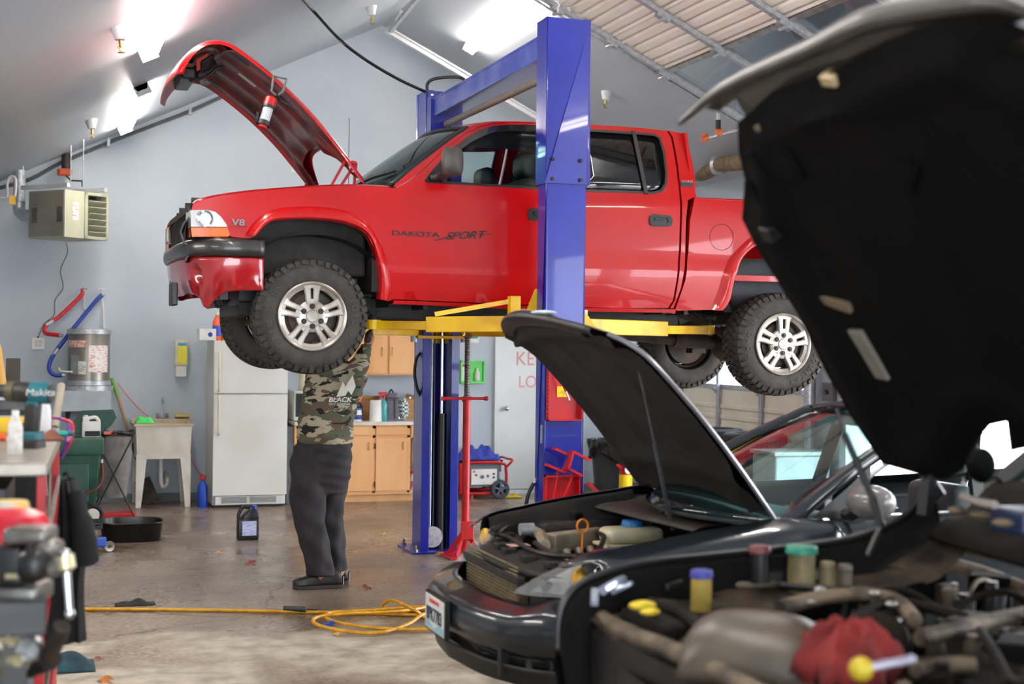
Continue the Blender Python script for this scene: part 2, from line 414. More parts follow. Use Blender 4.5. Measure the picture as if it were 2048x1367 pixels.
od=thing('raised_garage_door','raised sectional garage door, ribbed panels and glazed section under the ceiling slope','garage door',(5.4,10.2,4.1))
DX=(Vector((1,0,-SL))).normalized();DN=Vector((SL,0,1)).normalized()
m_rib=mat('door_rib_cream','#f1eadc','#f4f0e8',scale=4,rough=.45)
def dp(s,y,h=0):
 o=Vector((RID,0,RZ))+DX*s-DN*(.34-h);return Vector((o.x,y,o.z))
DY0,DY1=8.38,11.63
sH=[(Ppl(a,b,dp(0,0),DN))for a,b in((1125,10),(1228,77),(1333,141),(1445,84),(1565,28))]
print('RAISED',[((q-Vector((RID,0,RZ))).dot(DX),q.y)for q in sH])
SEC=[(-.3+.565*k+.24,-.3+.565*(k+1)+.235,'g' if k in(4,)else 'p')for k in range(6)]
SEC=[(.24+.565*(k-1),.24+.565*k-.005,'g' if k in(4,5)else 'p')for k in range(1,7)]
SEC=[(a-.01,b-.01,k)for a,b,k in SEC]
YSPL=[DY0+(DY1-DY0)*k/3 for k in range(4)]
for a,b,kd in SEC:
 if kd=='p':
  mb=MB();n=5;w=(b-a)/n
  prof=[]
  for k in range(n):
   s0=a+k*w;prof+=[(s0,0),(s0+w*.55,0),(s0+w*.68,.022),(s0+w*.87,.022)]
  prof.append((b,0))
  vs=[];fs=[]
  for s_,h in prof:vs+=[dp(s_,DY0,h),dp(s_,DY1,h),dp(s_,DY0,h+.012),dp(s_,DY1,h+.012)]
  for k in range(len(prof)-1):
   o=k*4;fs+=[(o,o+1,o+5,o+4),(o+2,o+6,o+7,o+3)]
  mb.add(vs,fs);mb.build('panel',m_rib,od,merge=False)
 else:
  mb=MB()
  for s_ in(a+.025,b-.025):mb.bar(dp(s_,DY0),dp(s_,DY1),.05,.04,up=DN)
  for y in YSPL:mb.bar(dp(a,y),dp(b,y),.05,.038,up=DN)
  fr=mb.build('window_panel',m_alu,od)
  for k in range(3):
   g=MB();p=[dp(a+.04,YSPL[k]),dp(b-.04,YSPL[k]),dp(b-.04,YSPL[k+1]),dp(a+.04,YSPL[k+1])]
   g.add(p+[q+DN*.006 for q in p],[(0,1,2,3),(7,6,5,4),(0,4,5,1),(1,5,6,2),(2,6,7,3),(3,7,4,0)]).build('pane',m_glass,fr)
for s_ in(.31,.925,1.555,2.185,2.815,3.43):
 pass
for y in YSPL[:]:
 st=MB().bar(dp(.23,y,-.03),dp(3.6,y,-.03),.06,.035,up=DN).build('stile',m_steel,od)
 for s_ in(.8,1.365,1.93,2.495,3.06):
  MB().bar(dp(s_-.06,y,-.06),dp(s_+.06,y,-.06),.07,.03,up=DN).cyl(dp(s_,y-.06,-.085),dp(s_,y+.06,-.085),.015,n=8).build('hinge',m_steel,st)
for y,q in((DY0-.09,1),(DY1+.09,-1)):
 mb=MB();a=dp(-.1,y,-.02);b=dp(3.55,y,-.02)
 mb.bar(a,b,.008,.075,up=DN).bar(a+Vector((0,q*.018,0))-DN*.035,b+Vector((0,q*.018,0))-DN*.035,.036,.006,up=DN).bar(a+Vector((0,q*.018,0))+DN*.035,b+Vector((0,q*.018,0))+DN*.035,.036,.006,up=DN)
 tr=mb.build('door_track',m_steel,od)
 for s_ in(.4,1.5,2.7):
  MB().bar(dp(s_,y,0),dp(s_,y,.3),.04,.005,up=(0,1,0)).build('track_hanger',m_steel,tr)
fd=thing('ceiling_channel','white painted steel channel bolted up under the slope by the gable wall','channel',(3.4,15.2,5.1))
pa=Ppl(705,75,(RID,0,RZ-.16),DN);
cy_=15.0
def ds(s,y,h):o=Vector((RID,0,RZ))+DX*s-DN*h;return Vector((o.x,y,o.z))
m_chan=mat('channel_white','#c9ccd0',rough=.4)
MB().bar(ds(-.05,cy_,.30),ds(3.9,cy_,.30),.05,.05,up=DN).bar(ds(-.05,cy_-.035,.27),ds(3.9,cy_-.035,.27),.02,.02,up=DN).build('rail',m_chan,fd,bevel=.003)
for s_ in(.02,1.9):MB().bar(ds(s_,cy_,.02),ds(s_,cy_,.34),.05,.008,up=(0,1,0)).build('bracket',m_steel,fd)
MB().bar(ds(.0,cy_,.30),ds(-.0,cy_-.9,.06),.04,.04).build('angle_arm',m_steel,fd)
for k,(x0,x1)in enumerate(((LX,RID),(RID,RX))):
 pass
m_tube=mat('fluorescent_tube','#ffffff',rough=.4,emis='#fff6ea',estr=TUBE_POWER)
m_fix=mat('fixture_white','#d3d5d6',rough=.4)
def make_lamp(label,root=None,loc=None,side=-1,L=2.4,grp=None):
 t=thing('fluorescent_lamp',label,'ceiling lamp',loc,0,grp,local=True)
 t.rotation_euler=(0,math.atan(SL)*(-1 if side<0 else 1),0)
 MB().prism([(-.065,0),(.065,0),(.045,-.045),(-.045,-.045)],-L/2,L/2,'y').build('housing',m_fix,t)
 for x in(-.04,.04):
  MB().cyl((x,-L/2+.03,-.07),(x,L/2-.03,-.07),.016,n=12).build('tube',m_tube,t,smooth=True)
 for y in(-L/2,L/2-.03):MB().box(-.065,.065,y,y+.03,-.09,0).build('end_cap',m_fix,t)
 return t
def on_slope(px,py,side,h=.06):
 n=DN if side>0 else Vector((-SL,0,1)).normalized()
 return Ppl(px,py,Vector((RID,0,RZ))-n*h,n)
lampG='twin tube fluorescent lamps on the ceiling'
def lamp_between(a,b,side,label):
 p=on_slope(*a,side);q=on_slope(*b,side);c=(p+q)/2;n=DN if side>0 else Vector((-SL,0,1)).normalized()
 return c,abs(p.y-q.y)
c1,l1=lamp_between((283,165),(241,262),-1,'');
c1=on_slope(262,213,-1,.0)
L1=make_lamp('twin tube fluorescent lamp on the left slope, the farther one beside the unit heater rods',loc=(c1.x,c1.y,zc(c1.x)-.003),side=-1,L=max(1.2,min(2.5,l1)),grp=lampG)
e1=on_slope(308,100,-1,.03)
L2=make_lamp('twin tube fluorescent lamp on the left slope above the raised red hood',loc=(e1.x-.06,e1.y-1.2,zc(e1.x-.06)-.003),side=-1,L=2.4,grp=lampG)
e2=on_slope(940,103,1,.06)
L3=make_lamp('twin tube fluorescent lamp on the right slope above the blue crossbeam',loc=(e2.x,e2.y-1.22,zc(e2.x)-.003),side=1,L=2.4,grp=lampG)
for i,(x,y,s_)in enumerate([(e2.x,e2.y-4.4,1),(e2.x,e2.y-7.6,1),(c1.x+.05,e1.y-4.6,-1),(c1.x+.05,e1.y-7.9,-1),(-1.6,9.2,-1),(-1.6,5.4,-1),(6.2,3.4,1)]):  # extra lamps out of view, added to light the room
 dup(L3 if s_>0 else L2,(x,y,zc(x)-.003),label='added unseen twin tube fluorescent lamp on %s slope, %s'%(('right' if s_>0 else 'left'),('one length nearer than the crossbeam lamp','two lengths nearer than the crossbeam lamp','one length nearer than the red-hood lamp','two lengths nearer than the red-hood lamp','low row, farther one beyond the tool cabinet','low row, nearer one over the tool cabinet','low row, over the closest car')[i]),group='fluorescent lamps added outside the view for light').rotation_euler=(0,math.atan(SL)*s_,0)
print('LAMPS',c1,l1,e1,e2)
m_tred=mat('truck_red','#b40004','#a80004',scale=2,rough=.32,coat=.5,spec=.3)
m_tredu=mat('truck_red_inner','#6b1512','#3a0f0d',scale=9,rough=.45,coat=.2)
m_trim=mat('charcoal_trim','#1b1917','#242120',scale=20,rough=.5)
m_tint=mat('tinted_glass','#0a0b0d','#0c0e10',rough=.03,coat=.5,alpha=.88)
m_lens=mat('clear_lens','#e7e9ea','#cfd2d3',scale=4,rough=.12,coat=.8)
m_amber=mat('amber_lens','#ee6a08','#e05c06',scale=14,rough=.12,coat=.8)
m_tyre=mat('tyre_rubber','#2b2724','#3a3531',scale=14,rough=.72,bump=.35,bscale=70)
m_rim=mat('alloy_rim','#b4aca3','#80766b',scale=7,rough=.3,metal=.55,lo=.45,hi=.75)
m_drum=mat('rusty_metal','#2a2623','#4a3a2e',scale=10,rough=.6,metal=.4)
m_under=mat('undercoat','#151617','#24211f',scale=8,rough=.6,bump=.2)
TYC=10.025;TY0=9.12
def ty(x,z):
 b=2.79
 y=TY0+.10*max(0,(z-2.62))**1.5+.12*max(0,2.3-z)**1.3*1.6
 if z>b:y+=(z-b)*.36
 if z<2.335:y-=.012*min(1,(2.335-z)/.012)
 if x<1.25:y+=.28*(1.25-x)**2
 return y
def S(px,py,yf=ty):
 Y=TY0
 for _ in range(5):
  p=P(px,py,Y=Y);Y=yf(p.x,p.z)
 return(p.x,p.z)
def SL_(pts,k=0,closed=False):
 q=[S(*p)for p in pts];return spl2(q,k,closed)if k else q
truck=thing('pickup_truck','red four-door pickup truck raised on the blue lift, hood up','truck',(3.4,TYC,1.56))
def both(mb):
 n=len(mb.v);vs=[Vector((v.x,2*TYC-v.y,v.z))for v in mb.v];fs=[f[::-1]for f in mb.f];return mb.add(vs,fs)
def mirr(mb):
 m=MB();return m.add([Vector((v.x,2*TYC-v.y,v.z))for v in mb.v],[f[::-1]for f in mb.f])
def side_panel(name,outl,m,holes=(),off=0,step=.055,label=None,sides=(0,1),depth=.03,parent=None):
 rs=[]
 for sd in sides:
  mb=panel(outl,lambda a,b:(a,ty(a,b)+off,b),step,holes,flange=lambda p:Vector((p.x,p.y+depth,p.z)))
  if sd:mb=mirr(mb)
  o=mb.build(name,m,parent or truck,smooth=True,angle=50);rs.append(o)
  if label:o['label']=label
 return rs
WF=Vector((1.73,9.15,1.915));WR=Vector((5.18,9.15,1.745));TR=.378
WF=Vector((P(625,632,Y=9.12).x,9.12,P(625,632,Y=9.12).z));WR=Vector((P(1567,688,Y=9.12).x,9.12,P(1567,688,Y=9.12).z))
f_in=[(510,472),(526,453),(545,441),(584,437.6),(629,438),(674,442),(713,453),(735,469),(748,495),(758,533),(761,565),(758.5,598)]
f_out=[(490.6,470),(500,453),(520,433),(545,419),(584,413),(642,413),(690,420),(726,437),(751,466),(767.5,501),(777,540),(782,575),(777,602)]
hl=[(381,420),(413,419),(431,423),(442,433),(453.6,449),(460,470)]
door_f=[(786,377),(776,392),(772,420),(773,460),(779,500),(784,540),(788,598)]
fender=SL_([(383,420),(386,409),(400,400),(440,391),(500,383),(560,378),(630,373),(700,371),(770,373)])+SL_(door_f)+SL_([(777,602)])+SL_(f_in)[::-1]+SL_([(497,477),(462,473)])+SL_(hl)[::-1]
side_panel('front_fender',fender,m_tred)
def band(name,inn,out,prot,m,parent=truck,k=3,sides=(0,1),lift=.0):
 a=spl2(SL_(inn),k);b=spl2(SL_(out),k);n=40
 def samp(q,t):
  L=[0]
  for i in range(1,len(q)):L.append(L[-1]+math.hypot(q[i][0]-q[i-1][0],q[i][1]-q[i-1][1]))
  d=t*L[-1]
  for i in range(1,len(q)):
   if L[i]>=d-1e-9:f=(d-L[i-1])/max(1e-9,L[i]-L[i-1]);return(q[i-1][0]+(q[i][0]-q[i-1][0])*f,q[i-1][1]+(q[i][1]-q[i-1][1])*f)
  return q[-1]
 prof=[(0,.10),(0,-prot*.9),(.12,-prot),(.45,-prot*.92),(.75,-prot*.55),(1,.002)]
 def fn(u,v):
  i=v*(len(prof)-1);j=min(int(i),len(prof)-2);f=i-j
  w=prof[j][0]*(1-f)+prof[j+1][0]*f;o=prof[j][1]*(1-f)+prof[j+1][1]*f
  p=samp(a,u);q=samp(b,u);x=p[0]+(q[0]-p[0])*w;z=p[1]+(q[1]-p[1])*w
  return Vector((x,ty(x,z)+o,z))
 for sd in sides:
  mb=MB().grid(fn,n,(len(prof)-1)*2);mb=mirr(mb)if sd else mb
  mb.build(name,m,parent,smooth=True,angle=70)
band('fender_flare',f_in,f_out[:-1]+[(777,602)],.045,m_tred)
gl_f=[(852,365),(849,361),(862,343),(880,322),(905.5,297),(934,275),(960,261),(986,253),(1018,250.5),(1075,251.5),(1112,253),(1117,300),(1122,381)]
gl_f=gl_f[::-1]
dr_top=[(1128,249.5),(1075,246.5),(1018,245.5),(985,247.5),(958,254),(930,268),(900,290),(872,315),(845,341),(818,362)]
fdoor=SL_(door_f[::-1])+SL_([(795,375)])+SL_(dr_top[::-1])+SL_([(1134,300),(1140,383),(1142,450),(1140,560),(1138,612),(1074,610)])
fg=SL_(gl_f)
d1=side_panel('front_door',fdoor,m_tred,holes=(fg,))
gl_r=[(1160,258),(1177,258),(1270,264),(1308,267),(1321,275),(1330,305),(1335,347),(1334,368),(1325,383),(1308,388),(1287,387),(1177,383),(1158,382)]
rdoor=SL_([(1146,383),(1140,300),(1134,249.5),(1179,250),(1270,256),(1318,261),(1334,262),(1342,275),(1352,330),(1359,392),(1360,440),(1358,500),(1353,560),(1346,600),(1336,616),(1240,616),(1144,613),(1146,560),(1148,450)])
rg=SL_(gl_r)
d2=side_panel('rear_door',rdoor,m_tred,holes=(rg,))
def seal(outl,w,off=-.004):
 n=len(outl);cx=sum(p[0]for p in outl)/n;cz=sum(p[1]for p in outl)/n;q=[]
 for i in range(n):
  a=Vector(outl[i-1]);b=Vector(outl[i]);c=Vector(outl[(i+1)%n]);t=(c-a).normalized();nn=Vector((-t.y,t.x))
  if nn.dot(Vector((cx,cz))-b)<0:nn=-nn
  q.append((b.x+nn.x*w,b.y+nn.y*w))
 return q
for o,outl,m,w in((d1,fg,glassmat('clear_pane','#eef4f4',1.3),.018),(d2,rg,m_tint,.018)):
 inner=seal(outl,w)
 for i in(0,1):
  mb=panel(outl,lambda a,b:(a,ty(a,b)-.003,b),.05,(inner,),flange=lambda p:Vector((p.x,p.y+.03,p.z)))
  (mirr(mb)if i else mb).build('window_seal',m_trim,o[i],smooth=True)
  mb=panel(inner,lambda a,b:(a,ty(a,b)+.012,b),.08,())
  g=(mirr(mb)if i else mb).build('window_glass',m,o[i],smooth=True,solid=.003)
for i in(0,1):
 a=S(1266,262);b=S(1292,388);mb=MB()
 mb.bar((a[0],ty(*a)-.006,a[1]),(b[0],ty(*b)-.006,b[1]),.028,.012,up=(0,1,0));(mirr(mb)if i else mb).build('divider_bar',m_trim,d2[i])
vis=[(895,303),(905.5,296),(934,274),(960,260),(986,252),(1018,249.5),(1075,250.5),(1112,252),(1112,266),(1075,263),(1018,262),(990,264),(968,271),(940,285),(915,303),(905,311)]
side_panel('vent_visor',SL_(vis),mat('smoked_visor','#1c1a18',rough=.15,coat=.5,bump=.01),off=-.022,depth=.018,sides=(0,))
cabc=SL_([(1338,262),(1364,267),(1376,290),(1384,320),(1389,350),(1391,392),(1376,400),(1372,440),(1370,520),(1362,575),(1347,616),(1340,616),(1350,600),(1357,560),(1362,500),(1364,440),(1363,392),(1356,330),(1346,275)])
side_panel('cab_corner',cabc,m_tred,depth=.25)
rk=SL_([(788,600),(1074,612),(1144,615),(1240,618),(1340,618),(1430,620),(1436,614),(1436,622),(1360,628),(1340,624),(1144,621),(1074,618),(788,606)])
side_panel('rocker_panel',SL_([(788,600),(1074,612),(1144,615),(1340,618),(1352,618),(1350,627),(1340,625),(1144,622),(1074,619),(786,607)]),m_tred,depth=.2,step=.03)
apil=SL_([(787,374),(790,369),(817,345),(845,323),(880,296),(912,272),(935,258),(955,250),(985,244.5),(1018,243),(1075,244),(1134,247),(1134,248.5),(1075,245.5),(1018,244.6),(985,246.6),(958,253),(930,267),(900,289),(872,314),(845,340),(817,361),(796,373)])
side_panel('pillar',apil,m_tred,depth=.05,step=.03)
re=SL_([(935,258),(955,250),(985,244.5),(1018,243),(1075,244),(1134,247),(1179,249.5),(1270,255.5),(1318,260.5),(1338,262),(1364,267)])
re=spl2(re,3)
def roof_fn(u,v):
 i=u*(len(re)-1);j=min(int(i),len(re)-2);f=i-j;x=re[j][0]*(1-f)+re[j+1][0]*f;z=re[j][1]*(1-f)+re[j+1][1]*f
 y0=ty(x,z);t=2*v-1;s=1-abs(t)**3.2
 e=min(1,(x-re[0][0])/.35)
 return Vector((x-.10*(1-t*t)*(1-e),TYC+(TYC-y0)*t,z+.034*s))
MB().grid(roof_fn,30,30).build('roof',m_tred,truck,smooth=True,solid=.006)
hl_m=mat('headliner','#8d867c','#7d776e',scale=6,rough=.9)
MB().grid(lambda u,v:roof_fn(.08+u*.9,.05+.9*v)-Vector((0,0,.035)),16,12).build('headliner',hl_m,truck,smooth=True)
wsl=spl2(SL_([(790,370),(845,322),(912,271),(937,256)]),4)
def ws_fn(u,v,inset=.03,dz=0):
 i=u*(len(wsl)-1);j=min(int(i),len(wsl)-2);f=i-j;x=wsl[j][0]*(1-f)+wsl[j+1][0]*f;z=wsl[j][1]*(1-f)+wsl[j+1][1]*f
 y0=ty(x,z)+inset;t=2*v-1
 return Vector((x-(.20-.08*u)*(1-t*t),TYC+(TYC-y0)*t,z+.03*u*(1-t*t)+dz))
m_ws=glassmat('windscreen_glass','#c4dcd6',1.5)
MB().grid(lambda u,v:ws_fn(.04+.92*u,.02+.96*v),12,20).build('windscreen',m_ws,truck,smooth=True,solid=.004)
mb=MB()
for a,b in(((0,0),(1,0)),((0,1),(1,1)),((0,0),(0,1)),((1,0),(1,1))):
 mb.tube([ws_fn(a[0]+(b[0]-a[0])*t/16,a[1]+(b[1]-a[1])*t/16)for t in range(17)],.02,6)
mb.build('windscreen_seal',m_blk,truck,smooth=True)
MB().grid(lambda u,v:ws_fn(0,v,0)+Vector((-.13*(1-u),0,-.03-.035*(1-u))),4,20).build('cowl_panel',m_trim,truck,smooth=True,solid=.02)
w=MB().tube([(ws_fn(.0,.35)+Vector((-.05,0,.0))),(ws_fn(.1,.2)+Vector((0,0,.03))),ws_fn(.18,.08)+Vector((0,0,.02))],.008,6);w.cyl(ws_fn(0,.35)+Vector((-.06,0,-.05)),ws_fn(0,.35)+Vector((-.05,0,.03)),.018);w.build('wiper',m_blk,truck)
xr=re[-1][0];zr_=re[-1][1]
bk=[(TY0+.03,2.14),(2*TYC-TY0-.03,2.14),(2*TYC-TY0-.03,2.79),(2*TYC-TY0-.19,zr_),(TY0+.19,zr_),(TY0+.03,2.79)]
hole=[(TY0+.25,2.84),(2*TYC-TY0-.25,2.84),(2*TYC-TY0-.33,3.13),(TY0+.33,3.13)]
panel(bk,lambda a,b:(xr+.005+.06*max(0,min(1,(2.9-b)/.6)),a,b),.12,(hole,)).build('cab_back',m_tred,truck,solid=.02)
panel(hole,lambda a,b:(xr+.0,a,b),.2).build('rear_window',m_tint,truck,solid=.004)
MB().box(2.15,xr,TY0+.09,2*TYC-TY0-.09,2.1,2.14).box(2.13,2.17,TY0+.08,2*TYC-TY0-.08,2.1,2.74).build('floor_pan',m_under,truck)
for sd in(0,1):
 q=spl2(SL_([(386,409),(400,400),(440,391),(500,383),(560,378),(630,373),(700,371),(770,373),(786,377)]),3)
 def ft(u,v):
  i=u*(len(q)-1);j=min(int(i),len(q)-2);f=i-j;x=q[j][0]*(1-f)+q[j+1][0]*f;z=q[j][1]*(1-f)+q[j+1][1]*f
  return Vector((x,ty(x,z)+v*.16,z+.018*math.sin(PI*min(1,v*1.4))-.03*v*v))
 mb=MB().grid(ft,24,6);(mirr(mb)if sd else mb).build('fender_top',m_tred,truck,smooth=True)
MB().box(1.15,2.12,TY0+.22,2*TYC-TY0-.22,2.2,2.60).box(1.0,1.06,TY0+.1,2*TYC-TY0-.1,2.25,2.66).build('engine_bay',m_dark,truck,bevel=.02)
mb=MB()
for k in range(7):y=9.4+k*.2;mb.box(1.0,1.05,y,y+.05,2.66,2.69+.02*(k%2))
mb.build('hood_bumper_stop',m_blk,truck)
mb=MB()
for k in range(14):
 y=9.33+k*.1;mb.box(.965,1.0,y,y+.02,2.3,2.62)
mb.box(.96,1.0,9.3,10.75,2.3,2.33).box(.96,1.0,9.3,10.75,2.6,2.64);mb.build('radiator',m_dark,truck)
for sd in(0,1):
 hp=SL_([(381,420),(413,419),(431,423),(442,433),(453.6,449),(455,453),(382,453)]);ap=SL_([(382,454.5),(455.5,454.5),(460,470),(456,473),(384,473)])
 def wrap(a,b):
  return(a,ty(a,b)+.004,b)
 fl_=lambda p:Vector((p.x+.03,p.y+.09,p.z))
 mb=panel(hp,wrap,.03,flange=fl_);x0=min(p[0]for p in hp);z0=min(p[1]for p in hp);z1=max(p[1]for p in hp)
 def front(z0,z1):return MB().grid(lambda u,v:Vector((x0+.03*math.sin(u*1.5)-.03*u,ty(x0,z0)+.28*u,z0+(z1-z0)*v)),6,2)
 n=front(z0,z1);mb.add(n.v,n.f);h=(mirr(mb)if sd else mb).build('headlight',m_lens,truck,smooth=True)
 mb=panel(ap,wrap,.03,flange=fl_);n=front(min(p[1]for p in ap),max(p[1]for p in ap));mb.add(n.v,n.f);(mirr(mb)if sd else mb).build('turn_signal',m_amber,h,smooth=True)
 mb=MB();c=S(418,437);mb.lathe([(.0,.0),(.04,.012),(.055,.03)],(c[0]-.03,ty(*c)+.02,c[1]),axis=(0,-1,0),n=16);(mirr(mb)if sd else mb).build('reflector',m_chrome,h)
bp_=[(1.405,9.10),(1.25,9.085),(1.10,9.11),(1.00,9.19),(.945,9.36),(.91,9.65),(.90,TYC)]
bpl=spl2(bp_,5);bpl=bpl+[(x,2*TYC-y)for x,y in bpl[::-1][1:]]
def bpt(u):
 i=u*(len(bpl)-1);j=min(int(i),len(bpl)-2);f=i-j
 return bpl[j][0]*(1-f)+bpl[j+1][0]*f,bpl[j][1]*(1-f)+bpl[j+1][1]*f
def bump_grid(zt,zb,prof,nv=8):
 def fn(u,v):
  x,y=bpt(u);x2,y2=bpt(min(1,u+.01));x1,y1=bpt(max(0,u-.01));t=Vector((x2-x1,y2-y1)).normalized();n=Vector((-t.y,t.x))
  if n.x>0 and abs(y-TYC)<.7:n=-n
  if(y<TYC and n.y>.05)or(y>TYC and n.y<-.05):n=-n
  z=zb(u)+(zt(u)-zb(u))*v;o=prof(v,u);return Vector((x+n.x*o,y+n.y*o,z))
 return MB().grid(fn,60,nv)
zt1=S(440,479)[1];zm=S(440,511)[1];zb1=S(470,579)[1]
sym=lambda u:1-abs(2*u-1)
bump_grid(lambda u:zt1+.01-.03*max(0,sym(u)-.4),lambda u:zm-.004,lambda v,u:.028*math.sin(PI*v)**.4-.01+.0).build('bumper_pad',mat('grey_black_bumper','#1d1c1c','#2a2827',scale=12,rough=.35,coat=.3),truck,smooth=True,solid=.006)
def zlow(u):
 s=sym(u);return zb1-.0*s-(.105 if u<.5 else.02)*math.exp(-((s-.46)/.13)**2)-.03*s
def dent(v,u):
 s=sym(u);o=-.01-.05*(1-v)**2*(1 if s>.1 else s*10)
 o-=.055*math.exp(-((s-.55)/.05)**2)*math.exp(-((v-.62)/.2)**2)
 o+=.012*math.sin(s*40)*math.exp(-((v-.15)/.2)**2)
 return o
bump_grid(lambda u:zm-.008,zlow,dent,18).build('bumper',mat('bumper_red','#a3121b','#8e0f17',scale=6,rough=.22,coat=.8),truck,smooth=True,solid=.005)
MB().box(.86,.90,9.42,9.62,1.99,2.14).build('tow_cover',m_blk,truck,bevel=.008)
mb=MB().tube([(1.12,9.25,2.07),(1.17,9.27,2.0),(1.2,9.3,2.06)],.012,6).tube([(1.1,9.3,2.05),(1.14,9.3,1.98),(1.22,9.34,2.03)],.009,6).box(1.08,1.2,9.25,9.35,2.03,2.09);mb.build('loose_wiring',m_blk,truck)
MB().grid(lambda u,v:Vector((.93+.03*math.sin(9*v)+.03*u,9.3+.25*u,2.27+.36*v+.01*math.sin(30*v))),4,16).build('grille_shroud',m_blk,truck,solid=.012)
hp=[(737,366),(722,347),(700,316),(668,275),(632,231),(598,195),(560,159),(528,132),(500,110),(474,92),(456,83),(440,79)]
HY0=9.28
hq=[P(a,b,Y=HY0)for a,b in hp];hq=[(p.x,p.z)for p in hq]
tip=hq[-1];dirn=Vector((hq[-1][0]-hq[-4][0],hq[-1][1]-hq[-4][1])).normalized()
hq=spl2(hq,3)
nose=[(tip[0]-.085,tip[1]-.012),(tip[0]-.17,tip[1]-.07),(tip[0]-.23,tip[1]-.155),(tip[0]-.25,tip[1]-.22)]
hfull=hq+spl2([tip]+nose,4)[1:]
NH=len(hfull)
def hood_fn(u,v,off=0,ins=0):
 i=v*(NH-1);j=min(int(i),NH-2);f=i-j;x=hfull[j][0]*(1-f)+hfull[j+1][0]*f;z=hfull[j][1]*(1-f)+hfull[j+1][1]*f
 a=hfull[max(0,j-1)];b=hfull[min(NH-1,j+2)];t=Vector((b[0]-a[0],b[1]-a[1])).normalized();n=Vector((-t.y,t.x))
 if n.y>0:n=-n
 if v>.93 and n.x<0:n=-n
 s=2*u-1;k=max(0,(v-.62)/.38);hw=(TYC-HY0-ins)*(1-.10*k**3)
 x+=n.x*(off-.035*(1-abs(s)**2.5)*(1-k))-(.035*k)*(1-s*s);z+=n.y*(off-.035*(1-abs(s)**2.5)*(1-k))
 lip=.03*max(0,(abs(s)-.93)/.07);x+=n.x*lip;z+=n.y*lip
 return Vector((x,TYC+hw*s,z))
def hv0(u):return.175*(1-abs(2*u-1)**3.5)
hood=MB().grid(lambda u,v:hood_fn(u,hv0(u)+(1-hv0(u))*v),30,46).build('hood',m_tred,truck,smooth=True,solid=.004)
def inner_fn(u,v):
 s=2*u-1;rib=0
 for c_ in(-.55,0,.55):rib=max(rib,math.exp(-((s-c_-.12*math.sin(v*3))/.13)**2))
 rib=max(rib,math.exp(-((v-.08)/.04)**2),math.exp(-((v-.72)/.05)**2));rim_=max(0,(abs(s)-.8)/.2)
 v0=hv0(u)+.015;return hood_fn(.03+.94*u,v0+(.82-v0)*v,.03+.035*rib-.02*rim_)
MB().grid(inner_fn,40,50).build('hood_inner_panel',m_tredu,hood,smooth=True)
mb=MB()
for(u,v,l,w_)in((.2,.25,.12,.02),(.8,.25,.12,.02),(.3,.6,.1,.02),(.72,.6,.1,.02),(.12,.5,.14,.022),(.88,.5,.12,.02),(.88,.68,.12,.02),(.12,.7,.1,.02)):
 a=inner_fn(u,v)+Vector((.0,0,-.004));b=inner_fn(u,min(1,v+l))+Vector((.0,0,-.004));MB().bar(a,b,w_,.01).build('slot',m_blk,hood)
a=inner_fn(.35,.35);b=inner_fn(.35,.47);MB().bar(a-Vector((0,0,.01)),b-Vector((0,0,.01)),.09,.004).build('sticker',mat('aged_sticker','#b9a89f',rough=.6),hood)
for(c4,yy,nu_,nv_)in((((379,140),(394,133),(394,156),(380,163)),9.75,3,5),(((404,124),(427,110),(422,138),(404,147)),9.55,4,6)):
 q=[P(a,b,Y=yy)for a,b in c4];gm=MB()
 def L4(u,v):return(q[0]*(1-u)+q[1]*u)*(1-v)+(q[3]*(1-u)+q[2]*u)*v
 for k in range(nu_+1):gm.tube([L4(k/nu_,0),L4(k/nu_,1)],.006 if 0<k<nu_ else.011,6)
 for k in range(nv_+1):gm.tube([L4(0,k/nv_),L4(1,k/nv_)],.006 if 0<k<nv_ else.011,6)
 o=gm.build('grille_mesh',m_blk,hood,smooth=True);o['kind']='stuff'
 MB().add([p_+Vector((-.03,.05,.02))for p_ in q],[(0,1,2,3)]).build('lit_red_plate',mat('lit_hood_red','#e0301a',rough=.4),hood,solid=.004)  # added plate; bright red stands in for the hood interior lit by lamps
MB().tube([P(395,158,Y=9.6),P(405,155,Y=9.6),P(420,148,Y=9.6),P(434,136,Y=9.6),P(448,134,Y=9.6)],.010,8,smooth=4).build('grille_frame',m_blk,hood,smooth=True)
MB().tube([P(400,108,Y=9.7),P(424,106,Y=9.7),P(440,98,Y=9.6),P(452,88,Y=9.5)],.009,8,smooth=4).build('grille_frame',m_blk,hood,smooth=True)
MB().box(-.05,.05,-.25,.25,-.04,.04,Matrix.Translation(P(370,158,Y=9.95))).build('grille_bracket',m_blk,hood,bevel=.015)
MB().tube([hood_fn(.25,.66,.10),hood_fn(.3,.75,.13),hood_fn(.4,.80,.1)],.022,8).build('latch_bar',m_dark,hood)
for sd in(0,1):
 mb=MB();y=HY0+.07
 a=P(735,362,Y=y);b=P(690,322,Y=y);c=P(662,372,Y=y);d=P(712,325,Y=y);e=P(708,372,Y=y);g=P(680,374,Y=y)
 mb.bar(b+Vector((0,0,0)),c,.018,.02,up=(0,1,0)).bar(d,g,.018,.024,up=(0,1,0)).bar(d,e,.018,.024,up=(0,1,0)).bar(b,d,.018,.03,up=(0,1,0))
 (mirr(mb)if sd else mb).build('hood_hinge',mat('hinge_red','#a90d16',rough=.3),hood,bevel=.002)
arch_in=[(1508,491),(1482,513),(1470,542),(1461,572),(1453,606),(1440,621)]
arch_out=[(1499,475),(1457,517),(1444,551),(1436,580),(1419,619)]
xw=WR.x;zb0=S(1431,619)[1]
ai=SL_(arch_in);ao=SL_(arch_out)
ztop=ai[0][1]+.035
